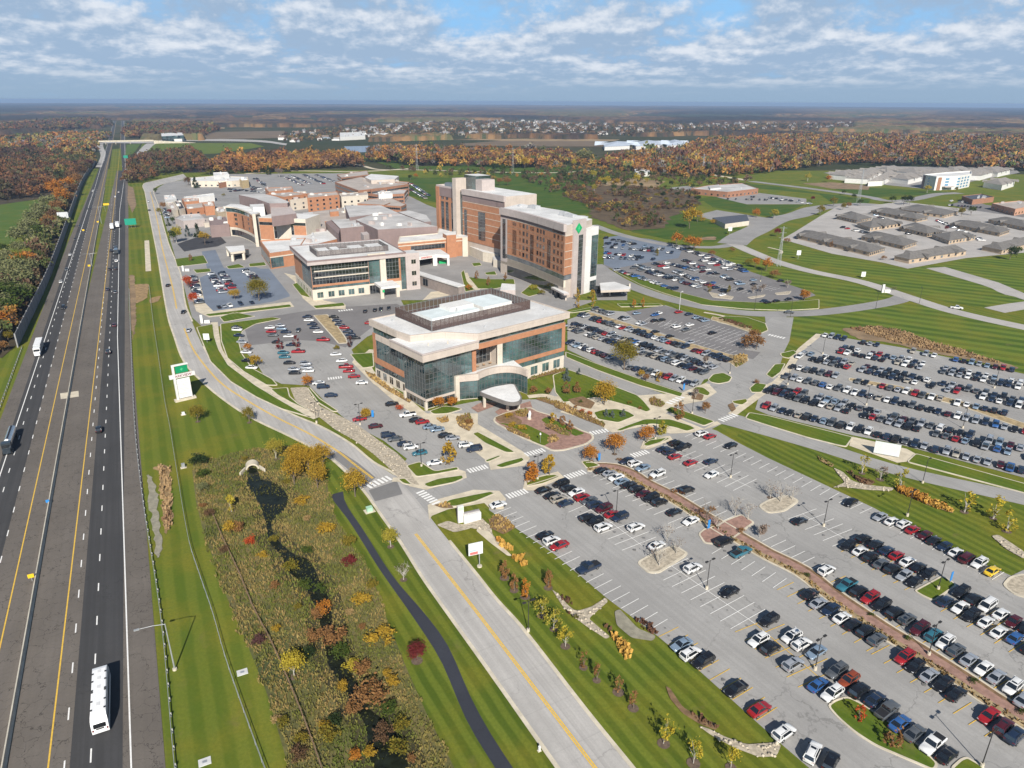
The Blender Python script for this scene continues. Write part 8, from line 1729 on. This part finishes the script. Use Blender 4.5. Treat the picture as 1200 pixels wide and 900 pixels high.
p = P('g8', '452,388')[0]; t = thing('white_statue', 'white upright sculpture in the planted entrance plaza', 'statue', (p.x, p.y, .2)); m = MB(); m.tube((*p, .2), (*p, .7), .75, .7, 10); m.build('plinth', CONC, t); m = MB(); m.tube((*p, .7), (*(p + Vector((.1, 0))), 2.2), .42, .55, 8); m.tube((*(p + Vector((.1, 0))), 2.2), (*(p + Vector((.15, 0))), 3.3), .55, .18, 8); m.build('figure', SIGNW, t)
for i, (x, y) in enumerate(((610, 478), (640, 470), (690, 485))):
    p = P('g8', '%d,%d' % (x, y))[0]; t = thing('plaza_bench', 'dark bench on the brick plaza path, %s from the left' % nth(i), 'bench', (p.x, p.y, .17), 'plaza benches'); m = MB(); m.obox(p, (.7, -.7), 1.6, .45, .58, .66); m.build('seat', POLE, t)
    for s in (-1, 1): m = MB(); m.obox(p + Vector((.7, -.7)) * s * .6, (.7, .7), .4, .08, .16, .58); m.build('leg', POLE, t)
for px, l in (((543, 525), None),): pass
p = P('g8', '548,600')[0]; t = thing('plaza_lamp', 'short globe lamp on the plaza lawn', 'street lamp', (p.x, p.y, .17)); m = MB(); m.tube((*p, .15), (*p, 3.2), .05, .05, 6); m.build('pole', STEEL, t); m = MB(); m.tube((*p, 3.2), (*p, 3.75), .3, .22, 10); m.build('globe', SIGNW, t)
def pylon(px, h, label):
    p = G(*px); t = thing('transmission_tower', label, 'power pylon', (p.x, p.y, 0), 'power pylons behind the campus'); m = MB(); w = h * .04
    for sx in (-1, 1):
        for sy in (-1, 1): m.tube((p.x + sx * w, p.y + sy * w, 0), (p.x + sx * w * .15, p.y + sy * w * .15, h), .14, .09, 4)
    for i in range(7):
        z0, z1 = h * i / 7, h * (i + 1) / 7; w0, w1 = w * (1 - .85 * i / 7), w * (1 - .85 * (i + 1) / 7)
        m.tube((p.x - w0, p.y - w0, z0), (p.x + w1, p.y - w1, z1), .06, None, 3); m.tube((p.x + w0, p.y - w0, z0), (p.x - w1, p.y - w1, z1), .06, None, 3)
    m.build('lattice', STEEL, t)
    for z in (.72, .84, .96):
        m = MB(); m.tube((p.x - h * .09, p.y, h * z), (p.x + h * .09, p.y, h * z), .10, .10, 4); m.build('crossarm', STEEL, t)
pylon((489, 199), 38, 'lattice power pylon before the autumn wood left of the tower'); pylon((601, 205), 38, 'lattice power pylon right behind the hospital tower'); pylon((912, 312), 26, 'lattice power pylon at the office park bend'); pylon((1005, 240), 36, 'slim power pylon behind the office park'); pylon((823, 205), 30, 'slim power pylon near the pale track')
# ================================================================== FAR COUNTRY
AUT = np.array([(.26, .12, .035), (.20, .10, .035), (.145, .075, .038), (.105, .06, .036), (.30, .17, .045), (.075, .065, .03), (.19, .15, .05), (.12, .055, .035), (.32, .22, .055), (.06, .065, .025), (.075, .09, .03), (.15, .13, .11), (.10, .11, .04)])
DARKW = np.array([(.085, .05, .03), (.11, .06, .035), (.07, .045, .03), (.13, .065, .03), (.06, .05, .025), (.15, .07, .03), (.10, .075, .035), (.055, .065, .025), (.17, .12, .04), (.075, .085, .03)])
def wood(name, label, polys, spacing, hmin, hmax, pal, leaves=34, leaf=1.5, seed=1, gap=-.42):
    r = np.random.default_rng(seed); rr = random.Random(seed); pts = []
    for poly in polys: pts += scatter(ragged(poly, min(9, spacing), 14), spacing, rr)
    pts = [p for p in pts if noise.noise((p[0] * .02, p[1] * .02, seed)) > gap]
    if not pts: return
    tpl = []
    for i in range(8):
        C = crown_points('round', leaves, r); V, F_ = leaf_quads(C, leaf / 10, r); tpl.append(V)
    Vs, T = [], []
    for x, y in pts:
        h = r.uniform(hmin, hmax) * float(np.exp(r.normal(0, .16))); w = h * r.uniform(.75, 1.05); a = r.uniform(0, 6.28); V = tpl[r.integers(8)]
        X = np.stack([(V[:, 0] * math.cos(a) - V[:, 1] * math.sin(a)) * w + x, (V[:, 0] * math.sin(a) + V[:, 1] * math.cos(a)) * w + y, V[:, 2] * h], 1); Vs.append(X)
        q = noise.noise((x * .006, y * .006, seed)) * .9 + noise.noise((x * .03, y * .03, seed + 5)) * .5 + r.normal(0, .28); c = pal[int(np.clip((.5 + q * .6) * len(pal), 0, len(pal) - 1))]
        T.append(np.clip(c * r.uniform(.75, 1.3) * r.uniform(.85, 1.15, (len(V) // 4, 3)), 0, 1))
    V = np.concatenate(Vs); me = bulk(name, V, np.arange(len(V)).reshape(-1, 4), attr_mat('leaves_' + str(seed)), np.concatenate(T)); tag(link_mesh(name, me), label, 'woods', None, 'stuff'); print(name, len(pts))
f_ = lambda s: P('f', s)
wood('woodland', 'dark brown wood left of the highway behind the golf green', [f_('-260,238 0,236 30,232 58,226 80,212 112,194 106,184 70,186 40,178 0,181 -260,186')], 8.5, 9, 15, DARKW, 110, .9, 2)
wood('woodland', 'dark wood right of the highway before the pond', [f_('150,216 155,198 162,189 185,184 215,180 232,182 240,192 236,200 205,203 190,207 170,213')], 8.5, 10, 16, DARKW, 110, .9, 3)
wood('woodland', 'orange belt of trees behind the far hospital car park', [f_('238,206 252,200 255,194 262,190 300,186 360,185 420,186 423,196 400,197 330,202 262,205')], 8.5, 11, 17, AUT[[0, 1, 2, 0, 4, 2, 3]], 100, .95, 4)
wood('woodland', 'autumn wood behind the green field and pale track', [f_('430,190 436,180 470,177 540,179 640,182 690,186 700,196 670,192 640,198 560,196 500,195 470,193')], 9, 10, 17, AUT[[10, 0, 2, 1, 11, 3, 4, 0, 2, 8, 12, 7, 3]], 90, 1.0, 5)
wood('woodland', 'broad orange autumn wood on the right towards the horizon', [f_('700,198 715,190 740,184 800,178 830,168 900,163 1000,161 1110,164 1400,171 1400,205 1200,201 1130,198 1060,195 980,193 930,200 880,206 815,208 760,206')], 10, 11, 18, AUT[[9, 1, 3, 10, 0, 2, 12, 4, 11, 7, 1, 0, 2, 8, 5, 3, 6]], 62, 1.2, 6)
wood('woodland', 'yellow orange wood left of the far interchange', [f_('-200,176 -60,169 0,165 40,162 90,158 128,160 132,160 118,164 112,172 108,180 70,182 40,176 0,178')], 11, 10, 16, AUT[[0, 4, 10, 2, 6, 11, 0, 4, 12]], 34, 1.8, 7)
wood('woodland', 'dark wood beyond the interchange ramps', [f_('146,162 148,150 170,148 240,147 260,152 230,162 186,163'), f_('-100,152 0,150 60,143 120,140 132,148 100,151 40,154 0,157')], 13, 11, 18, DARKW, 26, 2.2, 8)
wood('woodland', 'scattered trees of the dark meadow right of the tower', [f_('640,210 700,204 760,208 720,216 650,216')], 14, 5, 10, np.array([(.05, .06, .02), (.09, .06, .03), (.04, .05, .015), (.35, .2, .03)]), 50, 1.4, 9)
wood('scrub', 'dark brown scrub covering the meadow right of the tower', [P('c3', '0,160 120,170 180,235 330,240 450,300 480,345 380,355 250,325 130,260 0,200'), P('c3', '120,175 340,165 620,185 640,255 480,270 330,240')], 6.5, 3, 6.5, np.array([(.075, .05, .032), (.10, .065, .035), (.065, .06, .025), (.055, .07, .02), (.13, .08, .035), (.09, .05, .035), (.22, .15, .04), (.05, .06, .02)]), 70, 1.1, 12, -.02)
wood('woodland', 'mixed thicket of green and autumn trees behind the noise wall', [f_('-30,430 0,392 13,398 50,317 88,213 80,214 62,262 40,292 36,318 14,344 -30,380')], 4.6, 6, 11, np.array([(.12, .13, .05), (.16, .16, .07), (.07, .08, .025), (.11, .075, .04), (.09, .06, .035), (.24, .12, .03)]), 150, 1.0, 14)
wood('woodland', 'scattered autumn trees on the open land behind the tower', [f_('600,206 640,190 700,198 830,208 880,216 860,224 760,214 690,222 640,226'), f_('440,196 520,200 600,202 600,214 520,208')], 15, 4, 9, np.array([(.30, .22, .04), (.06, .075, .02), (.12, .075, .04), (.10, .07, .04), (.045, .055, .02), (.26, .14, .04)]), 90, 1.1, 15)
wood('woodland', 'trees and hedges between the far houses', [f_('330,168 430,163 560,160 735,160 880,157 1000,152 1000,145 735,147 540,142 400,150 330,158')], 24, 6, 10, np.array([(.05, .05, .03), (.08, .055, .035), (.16, .09, .04), (.07, .065, .03), (.22, .14, .05)]), 24, 2.4, 16)
def canopy():
    """far woods and fields: one canopy sheet from about 1.7 km out to the horizon, raised where woods stand"""
    nr, na = 330, 560; r = np.random.default_rng(4); R0, R1 = 1750., 23000.
    rad = R0 * (R1 / R0) ** (np.arange(nr) / (nr - 1)); ang = np.linspace(R(-46), R(46), na); Z = np.zeros((nr, na)); T = np.zeros((nr, na, 3))
    pal = np.array([(.036, .036, .030), (.060, .042, .032), (.045, .040, .026), (.10, .060, .036), (.17, .095, .045), (.055, .050, .032), (.24, .14, .06), (.28, .17, .075), (.075, .10, .035), (.16, .13, .06)])
    SUB = [f_('330,168 430,163 560,160 690,160 735,160 1000,152 1000,144 735,146 640,141 540,141 400,149 330,158')]
    skip = [f_('150,189 250,189 320,186 300,167 200,163 150,168'), f_('690,198 740,182 800,176 830,166 900,161 1000,160 1110,163 1400,169 1400,210 690,210'), f_('425,200 430,166 560,164 700,172 705,200'), f_('380,182 380,170 470,165 560,163 720,163 735,174 560,176 500,176'), f_('700,176 880,176 880,160 700,160'), f_('-300,190 -200,160 0,158 100,150 135,152 115,190'), f_('240,194 432,190 432,149 240,149')]
    for i in range(nr):
        for j in range(na):
            x, y = rad[i] * math.sin(ang[j]), rad[i] * math.cos(ang[j]); hs = (x - HO.x) * HU.x + (y - HO.y) * HU.y; ht = (x - HO.x) * HN.x + (y - HO.y) * HN.y
            far = min(1, (rad[i] - 1700) / 6000); a7 = ang[j] * 7; v7 = 72000 / rad[i]; q = noise.noise((a7, v7 * .22, 1)) + .5 * noise.noise((a7 * 3, v7 * .5, 2)) + .30 * noise.noise((x * .006, y * .009, 3))
            w = q > (-.12 - .2 * far)
            if -45 < ht < 70 and hs < 4300: w = False
            if rad[i] < 3400 and w and any(inside((x, y), s) for s in skip): w = False
            sub_ = SUB and rad[i] < 5600 and any(inside((x, y), s) for s in SUB)
            if sub_: w = False
            if w:
                Z[i, j] = 9 + 5 * r.random() + 5 * noise.noise((x * .01, y * .01, 9)); k = .46 + .95 * noise.noise((a7 * .8, v7 * .30, 5)) + .35 * noise.noise((a7 * 4, v7 * .9, 6)) + r.normal(0, .07)  # autumn hues in bands; the dark bands also stand in for cloud shadow
                c = pal[int(np.clip(k * len(pal), 0, len(pal) - 1))] * (.92 - .2 * far); T[i, j] = c * r.uniform(.75, 1.25)
                if sub_: Z[i, j] = r.uniform(3, 6)
            else: Z[i, j] = -.6
    X = np.sin(ang)[None, :] * rad[:, None] + r.normal(0, .12, (nr, na)) * rad[:, None] * (ang[1] - ang[0]); Y = np.cos(ang)[None, :] * rad[:, None] + r.normal(0, 1, (nr, na)) * rad[:, None] * .0018
    V = np.stack([X, Y, Z], 2).reshape(-1, 3); idx = np.arange(nr * na).reshape(nr, na); F_ = np.stack([idx[:-1, :-1], idx[:-1, 1:], idx[1:, 1:], idx[1:, :-1]], 2).reshape(-1, 4)
    up = (Z.reshape(-1)[F_] > 0).sum(1); keep = up > 0; F_ = F_[keep]; Tn = T.reshape(-1, 3)[F_]; n_ = (Tn.sum(2) > 0).sum(1, keepdims=True); tint = Tn.sum(1) / np.maximum(n_, 1)
    me = bulk('far_woods', V, F_, attr_mat('far_leaves'), tint); tag(link_mesh('far_woods', me), 'distant woods and hedges spreading to the horizon', 'woods', None, 'stuff')
canopy()
def houses():
    rf = [M('house_roof_grey', (.20, .19, .19), .9, .1), M('house_roof_brown', (.19, .14, .11), .9, .1), M('house_roof_pale', (.24, .23, .22), .9, .1)]; wl = [M('house_white', (.66, .65, .63), .8, .05), M('house_cream', (.46, .42, .35), .8, .05), M('house_blue', (.24, .28, .33), .8, .05)]; me = []
    for i in range(6):
        m = MB(); w, d, e, h = 13 + i % 3 * 2, 9 + i % 2 * 2, 5.2, 9.0
        m.box(-w / 2, w / 2, -d / 2, d / 2, 0, e, 0); x = w / 2 + .5; y = d / 2 + .5
        m.add([(-x, -y, e), (x, -y, e), (x, y, e), (-x, y, e), (-x, 0, h), (x, 0, h)], [(0, 1, 5, 4), (2, 3, 4, 5), (1, 2, 5), (3, 0, 4), (3, 2, 1, 0)], 1)
        m.box(-w / 2 - 5, -w / 2, -d / 2 + 1, d / 2 - 1, 0, 3.4, 0); m.prism([(-w / 2 - 5.3, -d / 2 + .7), (-w / 2, -d / 2 + .7), (-w / 2, d / 2 - .7), (-w / 2 - 5.3, d / 2 - .7)], 3.4, 3.7, 1)
        m.box(w / 4, w / 4 + 1, -.5, .5, 7, 10, 0); me.append(raw(m, 'house', [wl[i % 3 if i < 5 else 0], rf[(i * 2 + i // 3) % 3]]))
    r = random.Random(21); k = 0
    for s, n, where in (('330,168 430,163 560,160 690,160 735,160 735,148 640,142 540,142 400,150 330,158', 165, 'distant suburb behind the ploughed field'), ('735,158 830,156 1000,150 1000,144 880,143 740,148', 60, 'distant suburb above the broad autumn wood'), ('0,152 70,150 70,144 0,146', 22, 'distant suburb left of the far highway'), ('960,150 1150,160 1190,158 1180,150 1000,146', 30, 'scattered farms right of the autumn wood')):
        poly = f_(s); xs = [p[0] for p in poly]; ys = [p[1] for p in poly]; c = 0; g = 'houses of the ' + where
        while c < n:
            x, y = r.uniform(min(xs), max(xs)), r.uniform(min(ys), max(ys))
            if not inside((x, y), poly): continue
            c += 1; o = bpy.data.objects.new('suburban_house', me[r.randrange(6)]); COL.objects.link(o); o.location = (x, y, 0); o.rotation_euler = (0, 0, r.uniform(0, 6.28)); k_ = r.uniform(.9, 1.3); o.scale = (k_, k_, k_); tag(o, 'small pale gabled house in the ' + where, 'house', g)
houses()
# pond before the dark woods
sheet('water', P('c1', '125,35 180,22 260,20 270,35 240,48 140,50'), M('pond_water', (.05, .06, .07), .08, .2, .05, spec=.8), .15)
sheet('water', P('d2', '10,215 100,213 100,235 20,236'), MATS['pond_water'], .15)
flush_structs()
def haze():
    m = bpy.data.materials.new('haze'); m.use_nodes = True; nt = m.node_tree; nt.nodes.clear(); o = nt.nodes.new('ShaderNodeOutputMaterial'); v = nt.nodes.new('ShaderNodeVolumePrincipled')
    v.inputs['Density'].default_value = HAZE_D; v.inputs['Color'].default_value = (.47, .65, .93, 1); v.inputs['Anisotropy'].default_value = 0.1; nt.links.new(v.outputs[0], o.inputs['Volume'])
    b = MB(); b.box(-25000, 25000, -25000, 25000, -1.5, 104); b.f = [f for f in b.f]; ob = b.build('haze', m); tag(ob, 'thin blue air over the whole plain', 'haze', None, 'stuff')
HAZE_D = 8e-5
haze()
